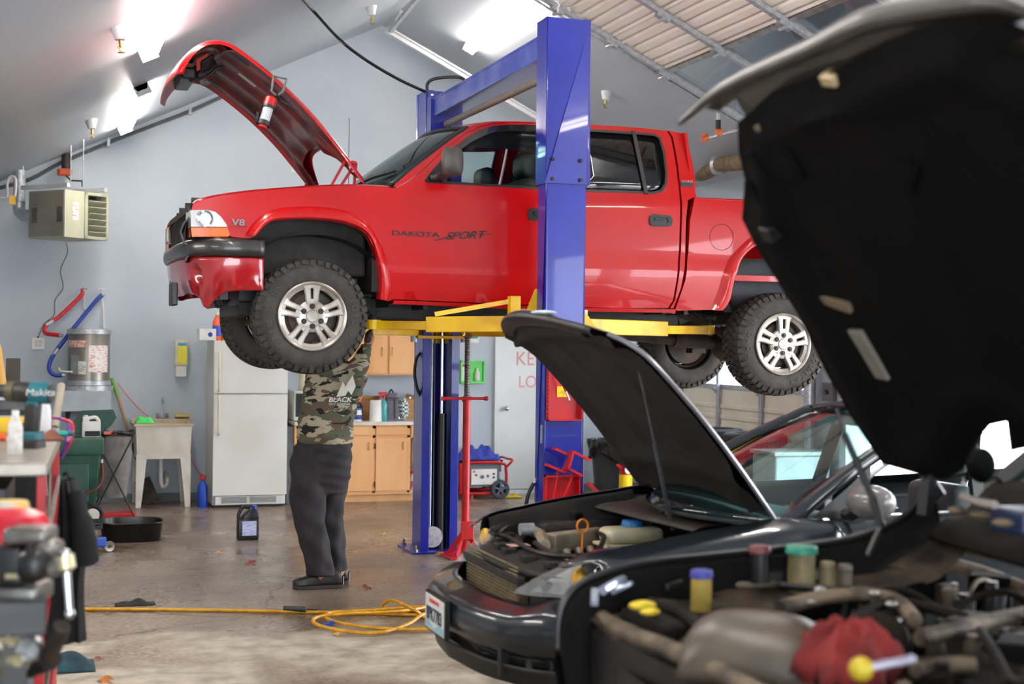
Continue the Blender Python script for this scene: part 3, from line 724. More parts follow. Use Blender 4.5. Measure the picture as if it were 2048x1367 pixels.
ain=ai[::-1]+[(xw-.12,ztop-.005),(xw,ztop),(xw+.12,ztop-.005)]+[(2*xw-x,z)for x,z in ai]
aout=ao[::-1]+[(xw-.14,ztop+.085),(xw,ztop+.095),(xw+.14,ztop+.085)]+[(2*xw-x,z)for x,z in ao]
bt=S(1389,397);bt2=S(1485,401);slope_b=(bt2[1]-bt[1])/(bt2[0]-bt[0]);xe=xw+1.12
bed=SL_([(1389,397),(1380,440),(1377,500),(1371,560),(1351,618),(1356,621)])+[ao[-1]]+ain+[(xe-.02,zb0+.02),(xe,zb0+.1),(xe+.01,bt[1]+slope_b*(xe-bt[0]))]
fc=S(1443,474);fr_=.095
circ=[(fc[0]+fr_*math.cos(t*PI/12),fc[1]+fr_*math.sin(t*PI/12))for t in range(24)]
bs=side_panel('bed_side',bed,m_tred,holes=(circ,),depth=.04)
for i in(0,1):
 mb=panel([(fc[0]+(x-fc[0])*.96,fc[1]+(z-fc[1])*.96)for x,z in circ],lambda a,b:(a,ty(a,b)+.001,b),.04,flange=lambda p:Vector((p.x,p.y+.01,p.z)));(mirr(mb)if i else mb).build('fuel_door',m_tred,bs[i],smooth=True)
 mb=panel(circ,lambda a,b:(a,ty(a,b)+.012,b),.06);(mirr(mb)if i else mb).build('recess',mat('recess_dark_red','#3d0508',rough=.4),bs[i])
def band2(inn,out,prot,sides=(0,1)):
 n=48
 def samp(q,t):
  i=t*(len(q)-1);j=min(int(i),len(q)-2);f=i-j;return(q[j][0]*(1-f)+q[j+1][0]*f,q[j][1]*(1-f)+q[j+1][1]*f)
 prof=[(0,.10),(0,-prot*.9),(.15,-prot),(.5,-prot*.9),(1,.002)]
 def fn(u,v):
  i=v*(len(prof)-1);j=min(int(i),len(prof)-2);f=i-j;w=prof[j][0]*(1-f)+prof[j+1][0]*f;o=prof[j][1]*(1-f)+prof[j+1][1]*f
  p=samp(inn,u);q=samp(out,u);x=p[0]+(q[0]-p[0])*w;z=p[1]+(q[1]-p[1])*w;return Vector((x,ty(x,z)+o,z))
 for sd in sides:
  mb=MB().grid(fn,n,8);(mirr(mb)if sd else mb).build('fender_flare',m_tred,truck,smooth=True,angle=70)
def resamp(q,n):
 q=spl2(q,4);L=[0]
 for i in range(1,len(q)):L.append(L[-1]+math.hypot(q[i][0]-q[i-1][0],q[i][1]-q[i-1][1]))
 out=[]
 for k in range(n):
  d=L[-1]*k/(n-1);i=next(i for i in range(1,len(q))if L[i]>=d-1e-9);f=(d-L[i-1])/max(1e-9,L[i]-L[i-1]);out.append((q[i-1][0]+(q[i][0]-q[i-1][0])*f,q[i-1][1]+(q[i][1]-q[i-1][1])*f))
 return out
band2(resamp(ain,40),resamp(aout,40),.045)
xb0=S(1389,397)[0];zt=bt[1]
mb=MB().box(xb0,xb0+.04,TY0+.06,2*TYC-TY0-.06,2.2,zt-.01).box(xb0,xe,TY0+.05,2*TYC-TY0-.05,2.24,2.28)
mb.build('bed_floor',m_tred,truck)
for sd in(0,1):
 mb=MB().grid(lambda u,v:Vector((xb0+(xe-xb0)*u,ty(xb0,zt)+.09*v,zt+slope_b*(xe-xb0)*u+.012*math.sin(PI*v)-.002)),20,5);(mirr(mb)if sd else mb).build('bed_rail',m_tred,truck,smooth=True,solid=.01)
MB().box(xe-.01,xe+.04,TY0+.06,2*TYC-TY0-.06,2.24,zt+slope_b*(xe-xb0)).build('tailgate',m_tred,truck,bevel=.01)
MB().box(xe+.03,xe+.14,TY0+.05,2*TYC-TY0-.05,2.02,2.2).build('rear_bumper',m_chrome,truck,bevel=.02)
MB().box(xr-.14,xb0-.01,TY0+.10,2*TYC-TY0-.10,2.15,zt-.08).build('cab_gap',m_blk,truck)
for px,py,dr in((1071,429,d1),(1321,441,d2)):
 for i in(0,1):
  c=S(px,py);c=(c[0]+(.03 if dr is d1 else 0),c[1]);hw,hh=.088,.040
  ol=spl2([(c[0]-hw,c[1]),(c[0]-hw*.8,c[1]+hh*.95),(c[0],c[1]+hh),(c[0]+hw*.8,c[1]+hh*.9),(c[0]+hw,c[1]),(c[0]+hw*.8,c[1]-hh*.9),(c[0],c[1]-hh),(c[0]-hw*.8,c[1]-hh*.95)],4,True)
  hi=[(c[0]+(x-c[0])*.62,c[1]+(z-c[1])*.5)for x,z in ol]
  mb=panel(ol,lambda a,b:(a,ty(a,b)-.012,b),.03,(hi,),flange=lambda p:Vector((p.x,p.y+.03,p.z)));mb.box(c[0]-.05,c[0]+.02,ty(*c)-.018,ty(*c)-.005,c[1]+.002,c[1]+.016)
  (mirr(mb)if i else mb).build('door_handle',m_trim,dr[i],smooth=True)
  mb=panel(hi,lambda a,b:(a,ty(a,b)-.004,b),.05);(mirr(mb)if i else mb).build('handle_recess',m_blk,dr[i])
for sd in(0,1):
 c=P(905,323,Y=8.98);mb=MB()
 def mf(u,v):
  a=2*PI*u;x=abs(math.cos(a))**.55*math.copysign(1,math.cos(a));z=abs(math.sin(a))**.55*math.copysign(1,math.sin(a));k=math.sin(PI*min(v,.999))**.35 if v>0 else 0
  return Vector((c.x+(x*.075*k)+(v-.5)*.03,c.y-.075+.15*v*1.0+0*x,c.z+z*.098*k))
 mb.grid(mf,28,12,cu=True)
 mb2=MB();r0=S(862,352)
 mb2.tube([(r0[0]+.0,ty(*r0)-.005,r0[1]-.01),(r0[0]+.05,ty(*r0)-.04,r0[1]+.0),(c.x-.03,c.y+.02,c.z-.07)],.03,10,smooth=4)
 mm=(mirr(mb)if sd else mb).build('door_mirror',mat('mirror_charcoal','#3d3835','#46413d',scale=25,rough=.5),truck,smooth=True)
 (mirr(mb2)if sd else mb2).build('mirror_arm',m_trim,mm,smooth=True)
 tri=SL_([(850,362),(886,322),(896,322),(893,366)]);mb=panel(tri,lambda a,b:(a,ty(a,b)-.01,b),.04,flange=lambda p:Vector((p.x,p.y+.02,p.z)));(mirr(mb)if sd else mb).build('mirror_base',m_blk,mm)
def side_M(px,py,off=.002):
 c=S(px,py);p=Vector((c[0],ty(*c)-off,c[1]));q=S(px+20,py+1);return facing(p,Vector((q[0]-c[0],ty(*q)-ty(*c),q[1]-c[1])),(0,0,1))
def Mslope(px,py,px2,py2,off=.002):
 c=S((px+px2)/2,(py+py2)/2);a=S(px,py);b=S(px2,py2);r=Vector((b[0]-a[0],0,b[1]-a[1])).normalized();p=Vector((c[0],ty(*c)-off,c[1]));return facing(p,r,Vector((-r.z,0,r.x)))
text('lettering','DAKOTA',m_blkink,Mslope(789,466,873,470,.004),.045,.002,d1[0],sx=1.75,bold=.0006)
text('lettering','SPORT',m_blkink,Mslope(884,473,972,469,.004),.07,.002,d1[0],sx=1.28,shear=.45,bold=.0008)
mb=MB();a=S(868,481);b=S(902,472);mb.bar((a[0],ty(*a)-.004,a[1]),(b[0],ty(*b)-.004,b[1]),.004,.007);a=S(955,469);b=S(984,468);mb.bar((a[0],ty(*a)-.004,a[1]),(b[0],ty(*b)-.004,b[1]),.004,.004);mb.build('lettering_swash',m_blkink,d1[0])
text('engine_badge','V8',m_chrome,Mslope(463,444,490,446,.006),.055,.003,truck,sx=1.35,bold=.001)
text('badge_line','MAGNUM',mat('badge_red','#9a1018',rough=.4),Mslope(463,452,489,453,.005),.014,.002,truck,sx=1.7)
c=S(1373,370);MB().box(c[0]-.045,c[0]+.045,ty(*c)-.006,ty(*c),c[1]-.018,c[1]+.018).build('cab_badge',m_blk,truck)
text('cab_badge_letters','QUAD\nCAB',m_chrome,side_M(1373,366,.008),.022,.002,truck,sx=1.4)
c=P(697,368,Y=10.6);MB().tube([c,c+Vector((0,0,.5))],.0025,5).build('antenna',m_blk,truck)
for(x,z,h,y)in((2.95,2.2,.62,9.55),(2.95,2.2,.62,10.5),(3.85,2.2,.60,9.6),(3.85,2.2,.60,10.45)):
 mb=MB().box(x-.25,x+.2,y-.24,y+.24,z,z+.2);mb.box(-.07,.07,y-.23,y+.23,0,h,Matrix.Translation((x+.2,0,z+.12))@Matrix.Rotation(.25,4,'Y'))
 st=mb.build('seat',m_trim,truck,bevel=.05,seg=3,smooth=True)
 MB().box(x+.30,x+.42,y-.13,y+.13,z+h+.12,z+h+.30).build('headrest',m_trim,st,bevel=.05,seg=3,smooth=True)
MB().box(2.2,2.55,TY0+.1,2*TYC-TY0-.1,2.5,2.78).build('dashboard',m_blk,truck,bevel=.05,seg=3)
MB().tube([(2.62+.07*math.sin(t*PI/12),9.55+.19*math.cos(t*PI/12),2.78+.17*math.sin(t*PI/12))for t in range(24)],.016,8,closed=True).build('steering_wheel',m_blk,truck,smooth=True)
for cx,ww,zt_ in((WF.x+.02,.49,2.46),(xw,.47,2.42)):
 for sd in(0,1):
  mb=MB().grid(lambda u,v:Vector((cx-ww*math.cos(PI*u),TY0+.03+.5*v,2.0+(zt_-2.0)*math.sin(PI*u)**.7)),24,3)
  mb.add([Vector((cx-ww*math.cos(PI*k/24),TY0+.52,2.0+(zt_-2.0)*math.sin(PI*k/24)**.7))for k in range(25)],[tuple(range(25))])
  (mirr(mb)if sd else mb).build('wheel_well',m_blk,truck,smooth=True)
  mb=MB().grid(lambda u,v:Vector((cx-ww*.7*math.cos(PI*u*.45)-.03,TY0+.05+.25*v,2.05+.36*math.sin(PI*u*.45))),12,3);
for sd in(0,1):
 y=9.55
 mb=MB();pts=[(1.15,2.2),(1.5,2.18),(2.2,2.0),(3.0,1.98),(4.5,1.98),(4.85,2.12),(5.5,2.14),(6.2,2.06)]
 for(a,b),(c,d)in zip(pts,pts[1:]):mb.bar((a,y,b),(c+.01,y,d),.07,.13)
 (mirr(mb)if sd else mb).build('frame_rail',m_under,truck,bevel=.008)
mb=MB()
for x in(1.35,2.35,3.3,4.3,5.0):MB().box(x-.05,x+.05,9.55,10.5,1.93,2.03).build('crossmember',m_under,truck,bevel=.01)
for x in(2.5,3.6,4.25,4.42):MB().box(x-.015,x+.015,9.2,9.6,1.99,2.12).build('body_mount',m_under,truck)
MB().cyl((3.3,10.0,1.93),(4.95,10.0,1.80),.05,n=16).cyl((4.7,10,1.82),(4.98,10,1.80),.065,.055,n=16).build('driveshaft',m_drum,truck,smooth=True)
MB().tube([(2.3,9.75,1.95),(3.2,9.78,1.9),(4.3,9.8,1.9),(4.9,9.7,2.05),(5.6,9.7,2.08),(6.2,9.6,2.0)],.032,10,smooth=5).cyl((3.4,9.8,1.9),(4.0,9.8,1.9),.08,n=16).build('exhaust',m_drum,truck,smooth=True)
MB().box(2.3,2.95,9.85,10.2,1.86,2.1).box(2.95,3.3,9.92,10.12,1.88,2.04).build('gearbox',m_under,truck,bevel=.05,seg=3)
ra=MB().cyl((xw,TY0+.28,WR.z),(xw,2*TYC-TY0-.28,WR.z),.045,n=16);ra.ball((xw,10.0,WR.z),(.14,.13,.14));ra.cyl((xw-.22,10,WR.z+.02),(xw-.1,10,WR.z),.05,n=12).build('rear_axle',m_drum,truck,smooth=True)
fa=MB().cyl((WF.x,TY0+.28,WF.z),(WF.x,2*TYC-TY0-.28,WF.z),.03,n=12).box(WF.x-.15,WF.x+.15,9.75,10.3,WF.z-.07,WF.z+.09);fa.build('front_axle',m_under,truck,bevel=.02)
for sd in(0,1):
 mb=MB();c=Vector((WF.x,TY0+.35,WF.z-.09))
 mb.bar(c,c+Vector((.25,.35,.06)),.06,.04).bar(c,c+Vector((-.25,.35,.06)),.06,.04).bar(c+Vector((0,0,.3)),c+Vector((.2,.25,.33)),.05,.035).bar(c+Vector((0,0,.3)),c+Vector((-.2,.25,.33)),.05,.035).cyl(c+Vector((0,.05,0)),c+Vector((0,.12,.5)),.035).cyl(c+Vector((0,.05,.2)),c+Vector((0,.1,.45)),.055)
 (mirr(mb)if sd else mb).build('front_suspension',m_drum,truck)
 mb=MB()
 for k in range(4):mb.tube([(xw-.75+.07*k,9.5,WR.z+.24-.0*k),(xw-.3,9.5,WR.z+.10-.015*k),(xw,9.5,WR.z+.07-.015*k),(xw+.3,9.5,WR.z+.10-.015*k),(xw+.65-.07*k,9.5,WR.z+.22)],.012,6,smooth=4)
 mb.cyl((xw-.3,9.45,WR.z+.4),(xw-.03,9.48,WR.z-.06),.028).box(xw-.06,xw+.06,9.44,9.56,WR.z-.08,WR.z+.1)
 (mirr(mb)if sd else mb).build('leaf_spring',m_drum,truck)
MB().box(xw-.42,xw+.5,9.46,9.5,2.02,2.42).build('inner_bed_wall',mat('bed_underside','#44484e','#383c42',scale=5,rough=.6),truck)
def ring_text(body,r,a_mid,size,sx=1.0,spacing=1.0):
 verts=[];faces=[];cu=bpy.data.curves.new('t','FONT');t=bpy.data.objects.new('t',cu);C.objects.link(t)
 ch=list(body);step=size*.82*sx*spacing/r;a=a_mid+step*(len(ch)-1)/2
 for c_ in ch:
  if c_!=' ':
   cu.body=c_;cu.size=size;cu.extrude=.0015;cu.align_x='CENTER';cu.align_y='CENTER'
   dg=bpy.context.evaluated_depsgraph_get();me=bpy.data.meshes.new_from_object(t.evaluated_get(dg))
   o=len(verts)
   for v in me.vertices:
    x,y=v.co.x*sx,v.co.y;aa=a-x/r;rr=r+y
    verts.append(Vector((rr*math.cos(aa),v.co.z,rr*math.sin(aa))))
   faces+=[tuple(i+o for i in p.vertices)for p in me.polygons];bpy.data.meshes.remove(me)
  a-=step
 bpy.data.objects.remove(t);bpy.data.curves.remove(cu);m=MB();m.add(verts,faces);return m
def make_wheel(loc,ang=0,flip=False,tang=0):
 w=MB();W=.265;R=TR;o=.0
 pr=[(.212,.03),(.222,.012),(.245,.004),(.285,-.002),(.325,.006),(.350,.022),(.362,.036),(.3635,.06),(.3635,W-.06),(.362,W-.036),(.350,W-.022),(.325,W-.006),(.285,W+.002),(.245,W-.004),(.222,W-.012),(.212,W-.03)]
 w.lathe([(r,y)for r,y in pr],(0,0,0),axis=(0,1,0),n=64)
 n0=44
 Rm=Matrix
 for k in range(n0):
  a=2*PI*k/n0
  for(y0,y1,da,ext,dl)in((.018,.075,0,.55,.015),(.085,.128,.5,.8,0),(.138,.182,0,.8,0),(.19,W-.018,.5,.55,.015)):
   aa=a+da*2*PI/n0*.9;h=PI/n0*(.62 if y0>.05 and y1<.19 else.68);sk=.03*(1 if y0>.1 else-1)
   r0,r1=.355,R
   vs=[]
   for rr in(r0,r1):
    for(yy,s_)in((y0,-1),(y0,1),(y1,1),(y1,-1)):
     t=aa+s_*h+(sk if yy==y1 else 0);rq=rr
     if rr==r1 and(yy<.02 or yy>W-.02):rq=R-.012
     vs.append(Vector((rq*math.cos(t),yy,rq*math.sin(t))))
   w.add(vs,[(0,1,2,3),(7,6,5,4),(0,4,5,1),(1,5,6,2),(2,6,7,3),(3,7,4,0)])
  for y_,q in((.0,1),(W,-1)):
   aa=a;h=PI/n0*(.6 if k%2 else.75);rin=.325 if k%2 else.338
   vs=[]
   for(rr,yo)in((rin,.003),(rin,-.004),(R-.014,.018),(R-.012,.012)):
    for s_ in(-1,1):t=aa+s_*h;vs.append(Vector((rr*math.cos(t),(y_+q*yo),rr*math.sin(t))))
   w.add(vs,[(0,1,3,2),(2,3,7,6),(6,7,5,4),(0,2,6,4),(1,5,7,3)])
 if flip:w.v=[Vector((v.x,-v.y,v.z))for v in w.v];w.f=[f[::-1]for f in w.f]
 w.v=[v+Vector(loc)for v in w.v]
 sgn=-1 if flip else 1
 L=Vector(loc)
 def put(mb):
  if flip:mb.v=[Vector((v.x,-v.y,v.z))for v in mb.v];mb.f=[f[::-1]for f in mb.f]
  mb.v=[v+L for v in mb.v];return mb
 tyre=w.build('wheel',m_tyre,truck,smooth=True,angle=35)
 for body,am in(('OPEN COUNTRY',2.88),('TOYO',.12),('M/T',-.66)):
  m=ring_text(body,.280,am+(tang or 0),.052,.95,1.22);m.v=[v+Vector((0,-.004,0))for v in m.v];put(m).build('tyre_lettering',mat('tyre_letter','#453f3a',rough=.6),tyre)
 rim=MB().lathe([(.222,.008),(.224,-.004),(.216,-.008),(.205,-.002),(.198,.02),(.192,.06),(.185,.16),(.20,.22)],(0,0,0),axis=(0,1,0),n=64)
 ri=put(rim).build('rim',m_rim,tyre,smooth=True)
 sp=MB()
 sp.lathe([(.0,-.004),(.036,-.003),(.04,.0),(.042,.004),(.080,.005),(.103,.012),(.108,.03)],(0,0,0),axis=(0,1,0),n=40)
 sp.lathe([(.212,.004),(.180,.016),(.176,.045)],(0,0,0),axis=(0,1,0),n=48)
 for k in range(5):
  a=PI/2+ang+k*2*PI/5
  ca,sa=math.cos(a),math.sin(a);T=Vector((-sa,0,ca));Rr=Vector((ca,0,sa));Yv=Vector((0,1,0))
  for q in(-1,1):
   sec=[]
   for(r,off,wd,y)in((.075,.018,.020,.010),(.105,.025,.018,.006),(.14,.027,.018,.006),(.178,.031,.022,.008),(.204,.042,.03,.010)):
    c=Rr*r+T*(off*q)+Yv*y;sec.append([c-T*wd,c-T*wd*.6-Yv*.006,c+T*wd*.6-Yv*.006,c+T*wd,c+T*wd+Yv*.035,c-T*wd+Yv*.035])
   vs=[p for s_ in sec for p in s_];fs=[]
   for i in range(len(sec)-1):
    for j in range(6):fs.append((i*6+j,i*6+(j+1)%6,(i+1)*6+(j+1)%6,(i+1)*6+j))
   fs+=[tuple(range(5,-1,-1)),tuple(range(24,30))];sp.add(vs,fs)
  for(r,w_)in((.100,.022),(.196,.045)):
   c=Rr*r;vs=[]
   for y in(.004,.045):
    for(dr,dt)in((-.012,-w_),(.012,-w_),(.012,w_),(-.012,w_)):vs.append(c+Rr*dr+T*dt+Yv*y)
   sp.add(vs,[(0,1,2,3),(7,6,5,4),(0,4,5,1),(1,5,6,2),(2,6,7,3),(3,7,4,0)])
 put(sp).build('spokes',m_rim,ri,smooth=True,angle=30)
 for k in range(6):
  a=ang+PI/6*1+k*PI/3;c=Vector((.064*math.cos(a),0,.064*math.sin(a)));put(MB().cyl(c+Vector((0,-.008,0)),c+Vector((0,.01,0)),.010,n=6).lathe([(.0185,.004),(.0185,-.001),(.0,-.001)],c,axis=(0,1,0),n=14)).build('lug_nut',mat('lug_dark','#2e2823',rough=.45,metal=.5),ri)
 put(MB().cyl((0,.05,0),(0,.075,0),.15,n=32).cyl((0,.07,0),(0,.2,0),.17,.17,n=32)).build('brake_disc',m_drum,tyre)
for c,a in((WF,0.02),(WR,-.05)):
 make_wheel((c.x,c.y,c.z),a,tang=0 if c is WF else 3.05);make_wheel((c.x,2*TYC-c.y,c.z),a+.3,flip=True)
wa,wb2=P(541,203,Y=9.22),P(526,250,Y=9.20)
wl=thing('inspection_lamp','tube work lamp with red ends hooked on the near edge of the raised red hood','work lamp',tuple(wb2))
wd=(wb2-wa)
MB().cyl(wa+wd*.22,wb2-wd*.12,.034,n=20).build('tube',mat('lamp_tube_grey','#b9bcc0',rough=.15,coat=.6),wl,smooth=True)
MB().cyl(wa-wd*.12,wa+wd*.2,.040,.044,n=20).cyl(wa-wd*.2,wa-wd*.12,.022,.038,n=20).build('red_cap',m_red,wl,smooth=True);MB().cyl(wa+wd*.2,wa+wd*.3,.048,n=20).build('black_ring',m_blk,wl,smooth=True)
MB().cyl(wb2-wd*.16,wb2+wd*.02,.045,n=20).build('black_ring',m_blk,wl,smooth=True);MB().cyl(wb2+wd*.02,wb2+wd*.12,.03,n=20).build('red_cap',m_red,wl,smooth=True)
MB().tube([P(x,y,Y=9.2)for x,y in((552,190),(543,182),(547,152),(573,158),(566,183),(556,190))],.009,8).build('wire_hook',m_gry,wl,smooth=True)
MB().tube([P(x,y,Y=9.2)for x,y in((522,246),(513,243),(515,224),(522,226))],.009,8).build('wire_hook',m_blk,wl,smooth=True)
MB().tube([P(552,190,Y=9.22),P(560,200,Y=9.3),P(590,218,Y=9.33),P(605,235,Y=9.33),P(630,262,Y=9.33),P(655,290,Y=9.33)],.006,6,smooth=5).build('lead',m_blk,wl,smooth=True)
m_hose=mat('black_hose','#0d0d0d',rough=.45)
m_tread=mat('threaded_steel','#8b857c','#6d665c',scale=60,rough=.35,metal=.8)
NX0=P(1093,200,Y=8.62).x;NX1=P(1180,200,Y=8.62).x;NZ=P(1127,36,Y=8.62).z;NSZ=P(1127,367,Y=8.62).z
NXc=(NX0+NX1)/2
lift=thing('two_post_lift','blue two-post car lift with yellow arms carrying the red truck','car lift',(NXc,10.1,0))
def chan(x0,x1,yw,depth,z0,z1,t,name,wd=1):
 a,b=(yw,yw+depth*wd)
 mb=MB().box(x0,x1,min(yw,yw+t*wd),max(yw,yw+t*wd),z0,z1).box(x0,x0+t,min(a,b),max(a,b),z0,z1).box(x1-t,x1,min(a,b),max(a,b),z0,z1)
 return mb.build(name,m_blue,lift,bevel=.006)
col=chan(NX0+.015,NX1-.015,8.635,.17,.012,NSZ+.1,.012,'column')
chan(NX0,NX1,8.62,.2,NSZ,NZ,.012,'column_extension')
MB().box(NX0,NX1,8.62,8.82,NZ-.006,NZ).build('top_cap',m_blue,lift)
for px,py in((1105,318),(1161,321),(1104,357),(1161,360)):
 p=P(px,py,Y=8.62);MB().cyl(p,p-Vector((0,.012,0)),.014,n=6).cyl(p,p-Vector((0,.018,0)),.009,n=8).build('bolt',m_drum,lift)
for yy,s_ in((8.72,1),(11.75,-1)):
 cx=NXc if s_>0 else NXc
 MB().box(cx-.25,cx+.25,yy-.28,yy+.25,0,.016).build('base_plate',m_blue,lift,bevel=.003)
 for dx,dy in((-.21,-.22),(-.21,.18),(.21,-.22),(.21,.18)):MB().cyl((cx+dx,yy+dy,.01),(cx+dx,yy+dy,.07),.01,n=8).cyl((cx+dx,yy+dy,.016),(cx+dx,yy+dy,.035),.02,n=6).build('anchor_bolt',m_tread,lift)
FX0=P(846,666,Y=11.62).x;FX1=P(919,666,Y=11.62).x;FZ=P(900,183,Y=11.62).z;FXc=(FX0+FX1)/2
chan(FX0,FX1,11.90,.28,.012,FZ,.014,'column',wd=-1)
mb=MB().box(FX0,FX0+.07,11.61,11.625,.012,FZ).box(FX1-.07,FX1,11.61,11.625,.012,FZ);mb.build('column_lip',m_blue,lift,bevel=.003)
zb_=P(900,240,Y=11.6).z
MB().box(FX0+.02,FX1-.02,11.6,11.615,zb_-.01,zb_+.09).build('tie_plate',m_blue,lift)
MB().box(FX0+.01,FX1-.01,11.585,11.61,FZ-.22,FZ-.01).build('head_plate',m_blue,lift,bevel=.004)
for a,b in((-.12,-.05),(.12,-.05),(-.12,-.17),(.12,-.17)):MB().cyl((FXc+a,11.585,FZ+b),(FXc+a,11.57,FZ+b),.012,n=6).build('bolt',m_chrome,lift)
cxx=P(883,900,Y=11.68).x
MB().cyl((cxx,11.70,.016),(cxx,11.70,P(883,826,Y=11.7).z),.046,n=20).build('hydraulic_cylinder',m_blk,lift,smooth=True)
MB().cyl((cxx,11.70,P(883,826,Y=11.7).z),(cxx,11.70,1.95),.022,n=16).build('piston_rod',m_chrome,lift,smooth=True)
MB().cyl((cxx-.10,11.66,.05),(cxx-.10,11.66,3.6),.008,n=8).build('cable',m_steel,lift);MB().cyl((cxx-.07,11.68,.05),(cxx-.07,11.68,3.6),.006,n=8).build('cable',m_blk,lift)
MB().cyl((cxx-.085,11.63,.12),(cxx-.085,11.66,.12),.09,n=24).build('pulley',m_steel,lift,smooth=True)
MB().bar((cxx+.08,11.64,.02),(cxx+.08,11.64,.16),.02,.02).build('pulley_bracket',m_blue,lift)
by0,by1=8.82,11.6
mb=MB().box(NXc-.11,NXc+.11,by0,by1,3.80,3.815).box(NXc-.11,NXc+.11,by0,by1,3.66,3.672).box(NXc-.105,NXc-.095,by0,by1,3.672,3.80)
mb.build('crossbeam',mat('beam_blue','#2a3fae','#5468b8',scale=2,rough=.25,coat=.4),lift,bevel=.002)
MB().cyl((NXc-.02,8.84,3.56),(NXc+.0,11.59,3.60),.028,n=14).build('shutoff_bar',mat('foam_grey','#6f6a64',rough=.8),lift,smooth=True)
MB().box(NXc-.14,NXc+.14,11.48,11.6,3.46,3.83).build('beam_end_plate',m_blue,lift,bevel=.004)
for k in range(5):MB().cyl((NXc-.1+.05*k,11.48,3.8),(NXc-.1+.05*k,11.47,3.8),.008,n=6).build('bolt',m_steel,lift)
MB().tube([(FX0+.05,11.75,FZ-.02),(FX0+.05,11.75,FZ+.08),(FX0+.12,11.7,FZ+.12),(FX1-.02,11.6,FZ+.12),(FX1+.02,11.5,FZ+.02)],.014,8,smooth=5).build('hose',m_hose,lift,smooth=True)
a=P(848,700,Y=11.7);MB().tube([a,a+Vector((-.06,0,-.06)),a+Vector((-.08,0,-.2)),a+Vector((-.05,0,-.34)),a+Vector((0,0,-.42))],.013,8,smooth=5).build('hose',m_hose,lift,smooth=True)
AZ=1.87
def carriage(yc,s_):
 g=MB().box(NXc-.11,NXc+.11,yc-.06,yc+.06,1.76,2.35);c=g.build('carriage',m_ylw,lift,bevel=.006)
 y=yc+s_*.09
 mb=MB().box(NXc-.20,NXc+.20,min(y,y+s_*.12),max(y,y+s_*.12),1.80,1.825).box(NXc-.20,NXc+.20,min(y,y+s_*.12),max(y,y+s_*.12),1.945,1.965)
 mb.build('arm_bracket',m_ylw,c,bevel=.003)
 for q in(-1,1):
  mb=MB().prism([(NXc+q*.10,1.83),(NXc+q*.33,1.83),(NXc+q*.20,2.00),(NXc+q*.145,2.13),(NXc+q*.10,2.13)],y-.008,y+.008,'y');mb.build('gusset',m_ylw,c,bevel=.002)
  MB().cyl((NXc+q*.22,y+s_*.06,1.77),(NXc+q*.22,y+s_*.06,2.0),.03,n=16).build('pivot_pin',m_steel,c,smooth=True)
def arm(p0,p1,zt=AZ):
 p0=Vector(p0);p1=Vector(p1);d=p1-p0
 mid=p0+d*.62
 a=MB().bar(p0,mid,.10,.105).build('lift_arm',m_ylw,lift,bevel=.006)
 MB().bar(p0+d*.45+Vector((0,0,-.01)),p1,.075,.06).build('inner_arm',m_ylw,a,bevel=.004)
 MB().cyl(p1+Vector((0,0,-.03)),p1+Vector((0,0,.035)),.055,n=20).build('pad_socket',m_ylw,a,smooth=True)
 MB().cyl(p1+Vector((0,0,.03)),p1+Vector((0,0,.085)),.022,n=12).cyl(p1+Vector((0,0,.075)),p1+Vector((0,0,.1)),.06,n=20).build('lift_pad',m_rub,a,smooth=True)
 return a
carriage(8.72,1);carriage(11.78,-1)
xp=P(748,655,Y=9.48).x
a1=arm((NXc-.22,8.88,1.90),(xp,9.50,1.885))
MB().bar((NXc-.26,8.84,2.055),(NXc-.78,8.98,1.955),.035,.03).build('arm_brace',m_ylw,a1);MB().box(NXc-.32,NXc-.25,8.79,8.86,1.94,2.08).build('brace_bracket',m_ylw,a1,bevel=.003)
arm((NXc+.22,8.88,1.89),(4.75,9.52,1.885))
arm((NXc-.22,11.64,1.875),(xp-.05,10.55,1.875));arm((NXc+.22,11.64,1.875),(4.75,10.53,1.875))
MB().box(NX0+.0135,NX0+.015,8.66,8.70,P(1085,868,Y=8.66).z-.06,P(1085,868,Y=8.66).z+.06).build('label_plate',m_steel,lift)
def tray(name,label,px0,py0,px1,py1,Y,m,grp=None):
 a=P(px0,py1,Y=Y);b=P(px1,py0,Y=Y);t=thing(name,label,'tray',((a.x+b.x)/2,Y,a.z),group=grp)
 MB().box(a.x,b.x,Y+.0,Y+.006,a.z,b.z).build('back_plate',m,t,bevel=.002)
 MB().box(a.x,a.x+.006,Y-.05,Y,a.z,b.z).build('side_flange',m,t)
 MB().box(b.x-.006,b.x,Y-.05,Y,a.z,b.z).build('side_flange',m,t)
 MB().box(a.x,b.x,Y-.05,Y,a.z,a.z+.006).build('bottom_flange',m,t)
 return t,a,b
t1,a,b=tray('tool_tray','red perforated metal tray with a yellow label on the near blue column',1092,727,1161,840,8.615,m_red)
mb=MB()
for k in range(14):z=a.z+.02+(b.z-a.z-.04)*k/13;mb.box(a.x-.002,a.x+.001,8.59,8.605,z-.006,z+.006)
s_=mb.build('slot_row',m_blk,t1);s_['kind']='stuff'
p=P(1124,783,Y=8.612);MB().box(p.x-.035,p.x+.035,8.611,8.6125,p.z-.035,p.z+.035).build('warning_label',mat('label_yellow','#f2d40b','#c9ae08',scale=60,rough=.5),t1)
p0=P(1116,742,Y=8.56);p1=P(1139,800,Y=8.54);tl=thing('pry_bar','red-handled steel bar hanging in the upper red tray','tool',tuple(p1));MB().cyl(p0,p0+(p1-p0)*.7,.009,n=8).build('handle',m_red,tl);MB().cyl(p0+(p1-p0)*.7,p1,.006,n=8).build('shaft',m_steel,tl)
